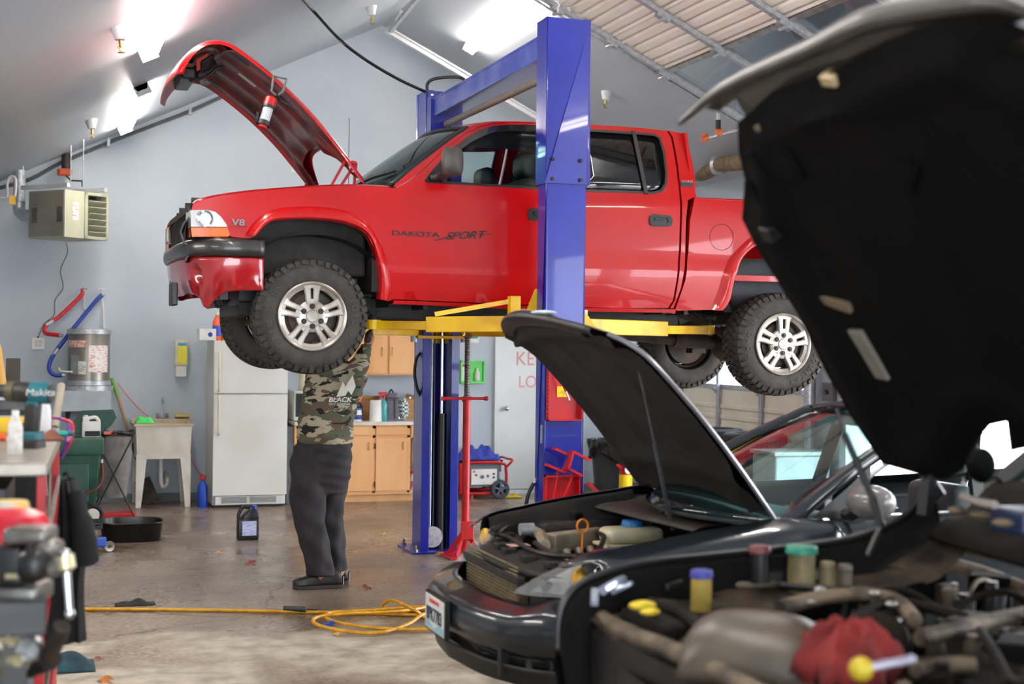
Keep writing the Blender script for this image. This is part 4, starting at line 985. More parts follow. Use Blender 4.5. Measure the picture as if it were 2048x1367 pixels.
t2,a,b=tray('tool_tray','red tray with open top hung low on the near blue column behind the dark hood',1086,948,1155,1030,8.61,m_red)
MB().box(a.x,b.x,8.55,8.61,b.z-.01,b.z).build('top_flange',m_red,t2)
MB().bar((a.x+.02,8.56,a.z-.02),(a.x+.085,8.56,b.z+.05),.012,.012).bar((a.x+.03,8.55,a.z-.05),(b.x-.05,8.55,b.z+.01),.012,.012).build('strap',m_red,t2)
def bracket(pts,y,w,label):
 c=P(*pts[0],Y=y);t=thing('adapter_bracket',label,'bracket',tuple(c));q=[P(a,b_,Y=y)for a,b_ in pts]
 for i in range(len(q)-1):MB().bar(q[i],q[i+1],.006,w,up=(0,0,1)if i%2 else(0,0,1)).build('flange' if i%2==0 else 'web',m_red,t)
 return t
def zbr(pts,y,w,label):
 c=P(*pts[0],Y=y);t=thing('adapter_bracket',label,'bracket',tuple(c));q=[P(a,b_,Y=y)for a,b_ in pts]
 for i in range(len(q)-1):
  a,b_=q[i],q[i+1];d=(b_-a).normalized();n=Vector((-d.z,0,d.x))*.008
  mb=MB();vs=[a+n,a-n,b_-n,b_+n];mb.add([v+Vector((0,o,0))for o in(-w/2,w/2)for v in vs],[(0,1,2,3),(7,6,5,4),(0,4,5,1),(1,5,6,2),(2,6,7,3),(3,7,4,0)]);mb.build('plate',m_red,t)
 return t
zbr([(1107,896),(1142,912),(1128,944),(1093,929)],8.57,.07,'red bent-plate bracket on the blue column, left one of the crossed pair')
zbr([(1178,919),(1144,902),(1135,936),(1162,950)],8.53,.06,'red bent-plate bracket on the blue column, right one of the crossed pair')
zbr([(1176,966),(1204,992),(1186,1000),(1180,1012)],8.6,.06,'red bent bracket sticking out right of the blue column near the bin')
t=thing('black_hose','black hydraulic hose curving to the floor beside the near blue column','hose',tuple(P(1056,1015,Y=8.8)))
MB().tube([P(1068,965,Y=8.8),P(1058,985,Y=8.8),P(1052,1010,Y=8.8),P(1050,1040,Y=8.8),P(1055,1100,Y=8.8)],.013,8,smooth=5).build('hose_run',m_hose,t,smooth=True)
MB().cyl(P(1068,965,Y=8.8),P(1070,955,Y=8.8),.018,n=8).build('fitting',m_steel,t)
b0=P(930,1112,Z=0);SY=b0.y
def st(py):return P(930,py,Y=SY).z
ts=thing('support_stand','tall red underhoist stand with bare screw and T-handle beside the far blue column','stand',(b0.x,SY,0))
MB().cyl((b0.x,SY,.02),(b0.x,SY,st(803)),.032,n=20).build('tube',m_red,ts,smooth=True)
MB().cyl((b0.x,SY,st(803)),(b0.x,SY,st(792)),.04,n=20).build('collar',m_red,ts,smooth=True)
z0,z1=st(792),st(672);mb=MB().cyl((b0.x,SY,z0),(b0.x,SY,z1),.021,n=14)
n=38
for k in range(n):z=z0+(z1-z0)*(k+.5)/n;mb.lathe([(.021,-.004),(.028,0),(.021,.004)],(b0.x,SY,z),n=14)
mb.build('screw',m_tread,ts,smooth=True)
hl=P(887,796,Y=SY-.05);hr=P(973,796,Y=SY-.05);hz=st(796)
MB().cyl((hl.x,SY-.04,hz),(hr.x,SY-.04,hz),.012,n=10).cyl((hl.x-.012,SY-.04,hz),(hl.x+.012,SY-.04,hz),.02,n=10).cyl((hr.x-.012,SY-.04,hz),(hr.x+.012,SY-.04,hz),.02,n=10).build('t_handle',m_red,ts,smooth=True)
MB().lathe([(.02,0),(.045,.02),(.03,.05),(.05,.08)],(b0.x,SY,z1-.02),n=16).build('saddle',mat('brass','#a98b4a',rough=.35,metal=.8),ts,smooth=True)
MB().box(b0.x-.055,b0.x+.055,SY-.06,SY-.05,st(1077),st(1040)).box(b0.x-.03,b0.x+.03,SY-.05,SY,st(1070),st(1045)).build('foot_pedal',m_red,ts,bevel=.01)
MB().box(b0.x-.18,b0.x+.18,SY-.18,SY+.18,0,.02).build('base_plate',m_red,ts,bevel=.005)
for a_ in range(4):
 d=Vector((math.cos(a_*PI/2+.78),math.sin(a_*PI/2+.78),0));MB().bar(Vector((b0.x,SY,.22)),Vector((b0.x,SY,.02))+d*.15,.015,.04).build('leg_brace',m_red,ts)
bj=P(1251,990,Y=13.2);BX,BY=bj.x,13.2
tj=thing('jack_stand','red cylinder jack with yellow base and white dial label in front of the bin','jack',(BX,BY,0))
def jz(py):return P(1251,py,Y=BY).z
MB().cyl((BX,BY,jz(948)),(BX,BY,jz(915)),.065,n=24).cyl((BX,BY,jz(915)),(BX,BY,jz(911)),.072,n=24).build('body',m_red,tj,smooth=True)
MB().cyl((BX,BY,jz(980)),(BX,BY,jz(948)),.068,n=24).build('yellow_band',mat('jack_yellow','#f0cf10',rough=.4),tj,smooth=True)
MB().cyl((BX,BY,jz(911)),(BX,BY,jz(868)),.028,n=16).build('ram',m_chrome,tj,smooth=True)
MB().cyl((BX,BY,0),(BX,BY,jz(980)),.06,n=16).box(BX-.25,BX+.25,BY-.04,BY+.04,.0,.06).box(BX-.04,BX+.04,BY-.25,BY+.25,.0,.06).build('base',m_red,tj)
MB().lathe([(0,-.0685),(.045,-.0685)],(BX,BY,jz(938)),axis=(0,-1,0),n=20).build('dial',m_paper,tj)
MB().lathe([(.0,0),(.04,0)],(BX,BY-.0675,jz(938)),axis=(0,-1,0),n=20).build('dial_label',m_paper,tj)
MB().box(BX-.035,BX+.035,BY-.0675,BY-.05,jz(930),jz(921)).build('white_label',m_paper,tj)
MB().box(BX-.03,BX+.03,BY-.0685,BY-.0675,jz(926),jz(923)).build('label_print',m_blkink,tj)
MB().cyl((BX-.07,BY-.03,jz(935)),(BX-.11,BY-.04,jz(928)),.014,n=8).cyl((BX+.07,BY-.03,jz(920)),(BX+.1,BY-.04,jz(912)),.012,n=8).build('valve_knob',m_red,tj)
YW=WY
m_handle=mat('brass_pull','#c39a55',rough=.3,metal=.7)
KY=15.3;KZ=P(760,843,Y=KY).z
def kx(px,py=900,Y=KY):return P(px,py,Y=Y).x
def kz(px,py,Y=KY):return P(px,py,Y=Y).z
kb=thing('base_cabinet','birch base cabinet run with doors, drawers and an open bay under the sink','cabinet',(kx(720),KY+.3,0))
x0,x1=kx(592),kx(893)
mb=MB().box(x0,x1,KY+.07,YW-.01,0,.1).box(x0,x0+.018,KY,YW-.01,.1,KZ-.04).box(x1-.018,x1,KY,YW-.01,.1,KZ-.04).box(x0,x1,YW-.03,YW-.01,.1,KZ-.04).box(x0,x1,KY,YW-.01,.085,.105)
mb.box(kx(817)-.01,kx(817)+.01,KY,YW-.02,.1,KZ-.04)
mb.build('carcass',m_wood,kb)
mb=MB().box(x0,x1,KY-.004,KY+.018,.085,.125).box(x0,x1,KY-.004,KY+.018,KZ-.075,KZ-.04)
zd=kz(760,873)
mb.box(x0,x1,KY-.004,KY+.018,zd-.012,zd+.02)
for px in(592,676,748,817,889):mb.box(kx(px)-.02,kx(px)+.02,KY-.004,KY+.018,.1,KZ-.04)
mb.build('face_frame',m_wood,kb,bevel=.002)
cols=[(600,672),(680,744),(751,813)]
for i,(a,b)in enumerate(cols):
 xa,xb=kx(a),kx(b)
 dw=MB().box(xa,xb,KY-.022,KY-.004,zd+.02,KZ-.055).build('drawer',m_wood,kb,bevel=.003)
 d=MB().box(xa,xb,KY-.022,KY-.004,.125,zd-.012).build('door',m_wood,kb,bevel=.003)
 hx=xb-.04;MB().tube([(hx,KY-.022,zd-.06),(hx,KY-.045,zd-.065),(hx,KY-.045,zd-.135),(hx,KY-.022,zd-.14)],.006,6).build('handle',m_handle,d)
 for z in(.2,zd-.1):MB().box(xa-.012,xa,KY-.026,KY-.006,z-.03,z+.03).build('hinge',m_drum,d)
MB().box(kx(821),kx(885),KY-.022,KY-.004,zd+.02,KZ-.055).build('drawer',m_wood,kb,bevel=.003)
wt=MB().box(x0-.02,x1+.01,KY-.03,YW-.012,KZ-.038,KZ).build('worktop',mat('laminate_cream','#d9d2c4','#c9c0b0',scale=5,rough=.35),None,bevel=.004)
tag(wt,'cream laminate worktop on the birch base cabinets','worktop')
sp_=tag(MB().box(x0-.1,x0-.022,KY+.01,YW-.02,0,KZ-.05).build('end_panel',m_gry,None),'grey filler panel between the white fridge and the birch cabinets','panel')
UY=15.58;UZ0=P(780,750,Y=UY).z;UZ1=UZ0+.76
ub=thing('wall_cabinet','birch wall cabinet with two pairs of doors above the sink worktop','cabinet',(kx(740),UY,UZ0))
ux0=P(655,700,Y=UY).x;ux1=P(862,700,Y=UY).x
MB().box(ux0,ux1,UY,YW-.01,UZ0,UZ1).build('carcass',m_wood,ub,bevel=.002)
edges=[660,715,772,777,858]
for a,b,hs in((660,713,1),(718,772,1),(778,856,-1)):
 xa,xb=P(a,700,Y=UY).x,P(b,700,Y=UY).x;d=MB().box(xa,xb,UY-.02,UY-.001,UZ0+.02,UZ1-.02).build('door',m_wood,ub,bevel=.003)
 hx=xb-.05 if hs>0 else xa+.03;z=P(765,702,Y=UY).z;MB().tube([(hx,UY-.02,z+.045),(hx,UY-.045,z+.04),(hx,UY-.045,z-.04),(hx,UY-.02,z-.045)],.006,6).build('handle',m_handle,d)
FYf=15.12
fx0,fx1=P(427,850,Y=FYf).x,P(575,850,Y=FYf).x;fz1=P(500,681,Y=FYf).z;fzm=P(500,787,Y=FYf).z
fr=thing('refrigerator','white top-freezer refrigerator with yellowed handles and a smudged door','refrigerator',((fx0+fx1)/2,FYf+.3,0))
m_fr=mat('fridge_white','#dcdcd7','#d3d2ca',scale=1.5,rough=.3)
MB().box(fx0+.004,fx1-.004,FYf+.07,YW-.06,.02,fz1).build('body',m_fr,fr,bevel=.008)
for nm,za,zb2 in(('freezer_door',fzm+.008,fz1),('fridge_door',.13,fzm-.008)):
 d=MB().grid(lambda u,v:Vector((fx0+(fx1-fx0)*u,FYf+.012-.014*math.sin(PI*u),za+(zb2-za)*v)),12,2).box(fx0,fx1,FYf+.013,FYf+.062,za,zb2).build(nm,m_fr,fr,smooth=True,bevel=.0)
 hz0,hz1=(za+.02,za+.42)if nm=='freezer_door' else(zb2-.42,zb2-.01)
 MB().tube([(fx0+.05,FYf,hz0),(fx0+.05,FYf-.03,hz0+.03),(fx0+.05,FYf-.035,(hz0+hz1)/2),(fx0+.05,FYf-.03,hz1-.03),(fx0+.05,FYf,hz1)],.014,8,smooth=4).build('handle',m_cream,d,smooth=True)
g=MB().box(fx0+.03,fx1-.02,FYf+.02,FYf+.07,.03,.12);g.build('kick_plate',m_white,fr,bevel=.003)
mb=MB()
for a,b in((.12,.46),(.5,.86)):
 for k in range(5):z=.05+.013*k;mb.box(fx0+(fx1-fx0)*a,fx0+(fx1-fx0)*b,FYf+.012,FYf+.022,z,z+.006)
o=mb.build('vent_slats',m_gry,fr);o['kind']='stuff'
MB().box(fx0+.03,fx1-.03,FYf+.1,YW-.1,0,.02).build('feet',m_blk,fr)
YT=FYf+.2
def onto(px0,px1,py0,Y,z):a=P(px0,py0,Y=Y);b=P(px1,py0,Y=Y);return a.x,b.x,a.z
a,b,z=onto(397,430,657,YT,0)
t=thing('cardboard_carton','white carton with a blue printed oval on the fridge top edge','box',((a+b)/2,YT,fz1));MB().box(a,b,YT-.1,YT+.15,fz1,z).build('carton',m_paper,t,bevel=.002)
MB().lathe([(0,0),(.025,0)],((a*.35+b*.65),YT-.1015,(fz1+z)/2),axis=(0,-1,0),n=16).build('oval_print',mat('ink_blue','#1d3f9a',rough=.5),t)
a,b,z=onto(408,440,658,YT+.18,0)
t=tag(MB().box(a,b,YT+.0+.16,YT+.35,fz1,z).build('cardboard_box',m_card,None,bevel=.002),'small brown cardboard box behind the white carton on the fridge','box')
def bottle(name,label,cat,c,h,r,m,mcap,neck=.4,capr=.6,label_m=None,group=None,sq=1,cap_h=.12,liquid=None):
 t=thing(name,label,cat,c,0,group,local=True)
 MB().lathe([(0,0),(r*.92,0),(r,h*.03),(r,h*.6),(r*.85,h*.72),(r*neck,h*.84),(r*neck,h*.9)],(0,0,0),n=20).xf(Matrix.Diagonal((1,sq,1,1))).build('body',m,t,smooth=True)
 MB().lathe([(0,0),(r*capr,0),(r*capr,h*cap_h),(0,h*cap_h)],(0,0,h*.89),n=14).build('cap',mcap,t,smooth=True)
 if label_m:MB().lathe([(r*1.01,h*.15),(r*1.01,h*.52)],(0,0,0),n=20).xf(Matrix.Diagonal((1,sq,1,1))).build('label',label_m,t,smooth=True)
 return t
m_orange=mat('orange_soap','#ef6a3c','#e45a2a',scale=6,rough=.3);m_or2=mat('soap_label','#f4efe6',rough=.5)
def bpos(px,Y,z):p=P(px,683,Y=Y);return(p.x,Y,z)
t=bottle('soap_bottle','orange pump soap bottle with a blue label on the fridge','bottle',bpos(434,YT-.02,fz1),.30,.05,m_orange,m_white,label_m=mat('label_blue','#3346b5',rough=.4))
MB().tube([(0,0,.29),(0,0,.34),(-.04,0,.345)],.006,6).build('pump',m_white,t)
t=bottle('soap_bottle','orange pump soap bottle with a blue side stripe, beside the first on the fridge','bottle',bpos(444,YT+.05,fz1),.28,.05,m_orange,m_white,label_m=m_bluepl)
MB().tube([(0,0,.27),(0,0,.32),(-.04,0,.325)],.006,6).build('pump',m_white,t)
bottle('small_bottle','yellow bottle with orange cap next to the tyre on the fridge','bottle',bpos(452,YT-.02,fz1),.17,.04,m_ylw,m_orange)
CY=15.55
def wtop(px):p=P(px,838,Y=CY);return(p.x,CY,KZ)
p=wtop(602)
mw=thing('microwave','white countertop microwave partly hidden behind the man','microwave',p)
mx0=P(588,800,Y=CY-.1).x;mz1=P(600,781,Y=CY-.1).z
MB().box(mx0,mx0+.42,CY-.1,CY+.25,KZ+.01,mz1).build('body',m_white,mw,bevel=.008);MB().box(mx0+.02,mx0+.3,CY-.108,CY-.099,KZ+.05,mz1-.03).build('door_glass',m_blk,mw);MB().box(mx0+.32,mx0+.4,CY-.106,CY-.099,KZ+.03,mz1-.02).build('keypad',m_gry,mw);MB().box(mx0+.03,mx0+.39,CY-.08,CY+.2,KZ,KZ+.012).build('feet',m_blk,mw)
jx=P(607,770,Y=CY).x;t=bottle('storage_jar','cream plastic tub standing on the microwave','jar',(jx,CY,mz1),P(607,750,Y=CY).z-mz1+.02,.055,m_cream,m_cream,neck=.95,capr=1.05)
def spray(label,pos,h,mb_,mh,r=.04):
 t=bottle('spray_bottle',label,'bottle',pos,h*.78,r,mb_,mh,neck=.35,capr=.5)
 MB().box(-.05,.03,-.014,.014,h*.8,h*.9).box(-.065,-.05,-.008,.008,h*.83,h*.87).prism([(-.035,h*.8),(-.02,h*.8),(-.03,h*.66),(-.04,h*.66)],-.006,.006,'y').build('spray_head',mh,t,bevel=.003)
 return t
m_clearp=mat('translucent_plastic','#d6dde0',rough=.25,alpha=.75)
spray('spray bottle with a red trigger head behind the man\'s back on the worktop',wtop(706),.34,m_clearp,m_red)
spray('spray bottle with an orange trigger and dark liquid beside the brown boxes',wtop(718),.30,mat('dark_liquid','#33252a',rough=.2),m_orange)
spray('tall spray bottle with teal liquid and a red cap beside the towel roll',(wtop(763)[0],CY-.1,KZ),.36,mat('teal_liquid','#4aa3a8',rough=.2),m_red)
bottle('small_can','white and blue can in front of the spray bottles','can',(wtop(711)[0],CY-.12,KZ),.14,.045,m_paper,m_bluepl,neck=.9,capr=.9,label_m=mat('ink_blue','#1d3f9a'))
def carton(name,label,px0,px1,pyt,Y,dep,m=m_card,base=None,flaps=True):
 a=P(px0,pyt,Y=Y);b=P(px1,pyt,Y=Y);base=KZ if base is None else base
 t=thing(name,label,'box',((a.x+b.x)/2,Y+dep/2,base));MB().box(a.x,b.x,Y,Y+dep,base,a.z).build('carton',m,t,bevel=.002)
 if flaps:MB().add([(a.x,Y,a.z),(b.x,Y,a.z),(b.x+.01,Y-.03,a.z+.05),(a.x-.01,Y-.03,a.z+.05)],[(0,1,2,3)]).build('flap',m,t,solid=.004)
 return t
carton('cardboard_box','opened brown cardboard box behind the paper towel roll',722,758,800,CY+.05,.22)
carton('cardboard_box','brown cardboard box leaning behind the sink tap',812,842,798,CY+.12,.15)
p=wtop(746);t=thing('paper_towel_roll','white paper towel roll standing on the worktop','paper roll',(p[0],CY-.12,KZ));h=P(746,800,Y=CY-.12).z-KZ
MB().lathe([(.02,h),(.062,h),(.068,0),(0,0)],(p[0],CY-.12,KZ),n=28).build('roll',m_paper,t,smooth=True);MB().cyl((p[0],CY-.12,KZ+h-.02),(p[0],CY-.12,KZ+h+.004),.018,n=16).build('core',m_card,t)
a=P(771,838,Y=CY-.12);b=P(799,788,Y=CY-.12)
t=thing('lunch_bag','grey cooler lunch bag with black trim on the worktop','bag',((a.x+b.x)/2,CY-.12,KZ))
m_bag=mat('grey_fabric','#6c6874','#5d5966',scale=40,rough=.9,bump=.4)
MB().grid(lambda u,v:Vector(((a.x+b.x)/2+(b.x-a.x)/2*(abs(math.cos(2*PI*u))**.5*math.copysign(1,math.cos(2*PI*u)))*(1-.12*v*v)+.01*math.sin(5*v),CY-.05+.07*(abs(math.sin(2*PI*u))**.5*math.copysign(1,math.sin(2*PI*u)))*(1-.1*v),KZ+(b.z-KZ)*v)),28,8,cu=True).box(a.x+.02,b.x-.02,CY-.1,CY,b.z-.01,b.z+.012).build('body',m_bag,t,smooth=True)
MB().box(a.x+.005,b.x-.01,CY-.125,CY-.11,b.z-.05,b.z-.035).box(a.x+.1,a.x+.108,CY-.128,CY-.11,KZ+.02,b.z-.05).build('zip_trim',m_blk,t)
MB().tube([((a.x+b.x)/2-.03,CY-.05,b.z),((a.x+b.x)/2,CY-.05,b.z+.05),((a.x+b.x)/2+.03,CY-.05,b.z)],.01,6,smooth=4).build('carry_loop',m_blk,t,smooth=True)
m_plaid=mat('plaid','#e5e8e6',rough=.9,bump=.2)
nt=m_plaid.node_tree;ch=nt.nodes.new('ShaderNodeTexChecker');ch.inputs['Scale'].default_value=45;ch.inputs['Color1'].default_value=lin('#e5e8e6');ch.inputs['Color2'].default_value=lin('#20545c');tcp=nt.nodes.new('ShaderNodeTexCoord');nt.links.new(tcp.outputs['Object'],ch.inputs['Vector']);nt.links.new(ch.outputs['Color'],nt.nodes['Principled BSDF'].inputs['Base Color'])
c=P(807,813,Y=CY-.02);t=thing('cloth_bundle','bundle of teal and white checked cloth beside the lunch bag','cloth',(c.x,CY-.02,KZ))
MB().grid(lambda u,v:Vector((c.x+.055*math.cos(2*PI*u)*math.sin(PI*v)*(1+.15*math.sin(9*u*PI)),CY-.02+.05*math.sin(2*PI*u)*math.sin(PI*v),KZ+.125-.125*math.cos(PI*v)*(1+.06*math.sin(7*u*2*PI)))),28,16,cu=True).build('bundle',m_plaid,t,smooth=True)
c=P(822,838,Y=CY);t=thing('kitchen_sink','inset kitchen sink with a thin chrome tap by the blue column','sink',(c.x,CY,KZ))
MB().lathe([(.16,0),(.175,.006),(.19,.008),(.2,0)],(c.x,CY,KZ),n=32).build('rim',m_steel,t,smooth=True)
z1=P(822,788,Y=CY+.15).z;MB().tube([(c.x,CY+.2,KZ),(c.x,CY+.2,z1-.03),(c.x,CY+.15,z1),(c.x,CY+.06,z1-.01),(c.x,CY+.04,z1-.05)],.011,8,smooth=5).build('tap',m_chrome,t,smooth=True)
for s_ in(-.09,.09):MB().cyl((c.x+s_,CY+.2,KZ),(c.x+s_,CY+.2,KZ+.06),.018,.012,n=12).build('valve',m_chrome,t,smooth=True)
c=P(827,950,Y=KY+.2);t=thing('drain_pipe','white plastic drain pipe under the kitchen sink','pipe',(c.x,KY+.2,.3));MB().cyl((c.x,KY+.2,.32),(c.x,KY+.2,KZ-.05),.022,n=14).lathe([(.022,0),(.034,.0),(.034,.05),(.022,.05)],(c.x,KY+.2,.42),n=14).build('pipe',m_white,t,smooth=True);MB().tube([(c.x,KY+.2,.32),(c.x,KY+.22,.26),(c.x,KY+.28,.25),(c.x,KY+.32,.32),(c.x,YW-.03,.36)],.022,10,smooth=4).build('trap',m_white,t,smooth=True)
c=P(837,960,Y=KY+.12);bottle('cleaner_bottle','turquoise cleaner bottle under the kitchen sink','bottle',(c.x,KY+.12,.106),.30,.055,mat('turquoise_plastic','#1593c4',rough=.3),m_white)
c=P(827,960,Y=KY+.08);bottle('cleaner_bottle','white and red cleaner bottle under the kitchen sink','bottle',(c.x-.01,KY+.08,.106),.22,.04,m_white,m_red,label_m=mat('label_red','#b5343f','#e8dede',scale=40,rough=.5))
dx0,dx1=P(995,800,Y=YW).x,P(1158,800,Y=YW).x;m_dr=mat('door_offwhite','#d5d9d8','#c9cecd',scale=2,rough=.4)
dz0=.05
dr_=thing('steel_door','off-white steel door with KEEP LOCKED hand-written in red','door',((dx0+dx1)/2,YW-.03,dz0))
MB().box(dx0,dx1,YW-.045,YW-.005,dz0,2.10).build('leaf',m_dr,dr_,bevel=.003)
MB().box(dx0-.05,dx0,YW-.06,YW-.001,0,2.15).box(dx1,dx1+.05,YW-.06,YW-.001,0,2.15).box(dx0-.05,dx1+.05,YW-.06,YW-.001,2.10,2.15).build('frame',m_dr,dr_,bevel=.003)
MB().box(dx0,dx1,YW-.08,YW-.002,0,.045).build('threshold',m_steel,dr_)
c=P(1049,720,Y=YW-.046);text('handwriting','KEEP',mat('faded_red_marker','#d99a97',rough=.7),facing(P(1031,718,Y=YW-.0465),SX,SZ),.23,.0004,dr_,sx=.9,align='LEFT')
text('handwriting','LOCKED',MATS['faded_red_marker'],facing(P(1036,764,Y=YW-.0465),SX,SZ),.2,.0004,dr_,sx=.9,align='LEFT')
MB().cyl((dx0+.08,YW-.05,1.0),(dx0+.08,YW-.09,1.0),.012,n=10).ball((dx0+.08,YW-.11,1.0),.03).build('knob',m_chrome,dr_,smooth=True)
def plate(name,label,cat,px0,py0,px1,py1,m,y=YW,th=.01,part='plate'):
 a=P(px0,py1,Y=y-th);b=P(px1,py0,Y=y-th);t=thing(name,label,cat,((a.x+b.x)/2,y,a.z));MB().box(a.x,b.x,y-th,y,a.z,b.z).build(part,m,t,bevel=.002);return t,a,b
m_eye=mat('eyewash_green','#3fd23a','#38c233',scale=4,rough=.35)
t,a,b=plate('eyewash_station','bright green wall eyewash station with a white bottle','first aid',920,721,968,766,m_eye,th=.02)
fr_m=MB().box(a.x,b.x,YW-.06,YW-.02,a.z,a.z+.02).box(a.x,b.x,YW-.05,YW-.02,b.z-.015,b.z).box(a.x,a.x+.012,YW-.05,YW-.02,a.z,b.z).box(b.x-.012,b.x,YW-.05,YW-.02,a.z,b.z).build('frame',m_eye,t)
cx=P(954,745,Y=YW-.04).x;MB().lathe([(0,0),(.028,0),(.03,.01),(.03,.09),(.012,.12),(.012,.15),(0,.15)],(cx,YW-.05,a.z+.03),n=16).build('bottle',m_white,t,smooth=True)
MB().box(a.x+.02,a.x+.1,YW-.023,YW-.02,a.z+.03,b.z-.03).build('instruction_card',m_paper,t);MB().box(a.x+.025,a.x+.095,YW-.0245,YW-.0232,b.z-.07,b.z-.045).build('red_heading',m_redink,t)
t,a,b=plate('wall_sign','white first-aid notice with a green heading above the eyewash station','sign',934,655,958,685,m_paper);MB().box(a.x+.01,b.x-.01,YW-.012,YW-.01,a.z+.05,a.z+.075).build('heading',mat('teal_ink','#1e8f88',rough=.5),t)
t,a,b=plate('blank_cover_plate','white blank cover plate high on the wall below the raised hood','outlet cover',583,321,595,344,m_white)
for z in(.3,.7):MB().cyl((a.x*.5+b.x*.5,YW-.01,a.z+(b.z-a.z)*z),(a.x*.5+b.x*.5,YW-.013,a.z+(b.z-a.z)*z),.004,n=8).build('screw',m_steel,t)
GY=15.35;ga=P(921,1004,Y=GY);gb=P(1012,925,Y=GY);gx0,gx1=ga.x,gb.x;gw=gx1-gx0
gen=thing('portable_generator','wheeled portable generator with white control panel and red tube frame','generator',((gx0+gx1)/2,GY+.2,0))
gz=gb.z
for y in(GY,GY+.4):
 MB().tube([(gx0,y,.12),(gx0+.03,y,.07),(gx1-.05,y,.07),(gx1+.0,y,.15),(gx1,y,gz-.08),(gx1-.06,y,gz),(gx0+.04,y,gz),(gx0,y,gz-.08)],.017,8,closed=True,smooth=3).build('tube_frame',m_red,gen,smooth=True)
MB().grid(lambda u,v:Vector((gx0+.03+(gw-.08)*u,GY+.02+.36*v,gz+.0+.03*math.sin(PI*u)**.5*math.sin(PI*v)**.5)),10,8).box(gx0+.03,gx1-.05,GY+.02,GY+.38,gz-.1,gz).build('fuel_tank',m_gry,gen,smooth=True)
px0_,pz0=P(943,935,Y=GY-.02).x,P(943,969,Y=GY-.02).z;px1_,pz1=P(994,935,Y=GY-.02).x,P(994,937,Y=GY-.02).z
MB().box(px0_-.035,px1_+.035,GY-.01,GY+.05,pz0-.025,pz1+.04).build('panel_surround',mat('slate_plastic','#4d5763',rough=.45),gen,bevel=.01,seg=3)
cp=MB().box(px0_,px1_,GY-.022,GY-.008,pz0,pz1).build('control_panel',m_paper,gen,bevel=.003)
pw,ph=px1_-px0_,pz1-pz0
for(u,v,r)in((.42,.5,.022),(.64,.55,.016)):MB().cyl((px0_+pw*u,GY-.022,pz0+ph*v),(px0_+pw*u,GY-.03,pz0+ph*v),r,n=18).build('outlet',m_gry,cp,smooth=True)
for(u,v)in((.87,.68),(.87,.45),(.18,.62)):MB().box(px0_+pw*u-.014,px0_+pw*u+.014,GY-.026,GY-.021,pz0+ph*v-.01,pz0+ph*v+.01).build('outlet_cover',m_blk,cp)
MB().box(px0_+pw*.1-.012,px0_+pw*.1+.012,GY-.025,GY-.021,pz0+ph*.78,pz0+ph*.9).build('red_switch',m_red,cp)
MB().box(gx0+.05,gx0+.28,GY+.06,GY+.34,.12,.3).cyl((gx0+.26,GY+.2,.22),(gx1-.05,GY+.2,.22),.1,n=20).build('engine',m_alu,gen,bevel=.01)
for k in range(6):MB().box(gx0+.07+.03*k,gx0+.08+.03*k,GY+.045,GY+.06,.14,.28).build('cooling_fin',m_gry,gen)
MB().cyl((gx0+.19,GY+.04,.22),(gx0+.19,GY+.02,.22),.018,n=12).build('oil_cap',m_ylw,gen)
wc=P(1000,996,Y=GY-.04);wr_=.105
for y in(GY-.06,GY+.44):
 w_=MB().lathe([(.07,.0),(.085,-.005),(wr_,.0),(wr_+.005,.02),(wr_,.045),(.07,.045)],(wc.x,y-.0,wr_+.005),axis=(0,1,0),n=32).build('wheel',mat('slate_rubber','#343a44',rough=.6),gen,smooth=True)
 mb=MB().cyl((wc.x,y-.0,wr_+.005),(wc.x,y+.05,wr_+.005),.02,n=12)
 for k in range(5):a_=k*2*PI/5+.3;d=Vector((math.cos(a_),0,math.sin(a_)));mb.bar(Vector((wc.x,y+.01,wr_+.005))+d*.01,Vector((wc.x,y+.01,wr_+.005))+d*.075,.02,.03,up=(0,1,0))
 mb.build('spokes',mat('slate_plastic','#4d5763'),w_)
MB().tube([(gx1,GY,gz-.05),(gx1+.07,GY-.02,gz+.03),(gx1+.08,GY+.2,gz+.03),(gx1+.07,GY+.42,gz+.03),(gx1,GY+.4,gz-.05)],.014,8,smooth=3).build('push_handle',m_red,gen,smooth=True)
for x in(gx0+.03,gx0+.12):MB().box(x,x+.03,GY,GY+.03,0,.07).build('foot',m_red,gen)
m_tarp=mat('blue_tarp','#2b3fb0','#1b2a80',scale=18,rough=.55,bump=.8,bscale=25)
tp=thing('tarp','crumpled blue tarp heaped on the generator and hanging to the floor','tarp',((gx0+gx1)/2,GY+.2,gz))
rnd=random.Random(3)
MB().grid(lambda u,v:Vector((gx0-.02+(gw+.0)*u,GY+.04+.34*v,gz+.03+(.13*math.sin(PI*u)**.5+.03*math.sin(17*u+5*v)+.02*math.sin(31*u-9*v))*math.sin(PI*v)**.6)),40,20).build('heap',m_tarp,tp,smooth=True,solid=.006)
MB().grid(lambda u,v:Vector((gx1-.12+.16*v+.05*v*u+.06*u,GY+.46+.03*math.sin(7*v+9*u),gz+.16-v*(gz+.15))),8,16).build('fall',m_tarp,tp,smooth=True,solid=.006)
t=tag(MB().grid(lambda u,v:Vector((P(1020,1003,Z=0).x+.02+.24*u,GY-.02+.12*v,.012+.03*math.sin(PI*u)*math.sin(PI*v)*(1+.5*math.sin(11*u)))),14,8).build('yellow_rag',mat('yellow_cloth','#d8c21f','#b79f12',scale=12,rough=.9),None,smooth=True,solid=.008),'yellow cloth on the floor beside the generator','cloth')
TY_=15.2;c=P(1222,990,Y=TY_);tr=thing('trash_can','large dark grey trash can with a black bag over the rim','trash can',(c.x,TY_,0));zt_=P(1222,880,Y=TY_).z
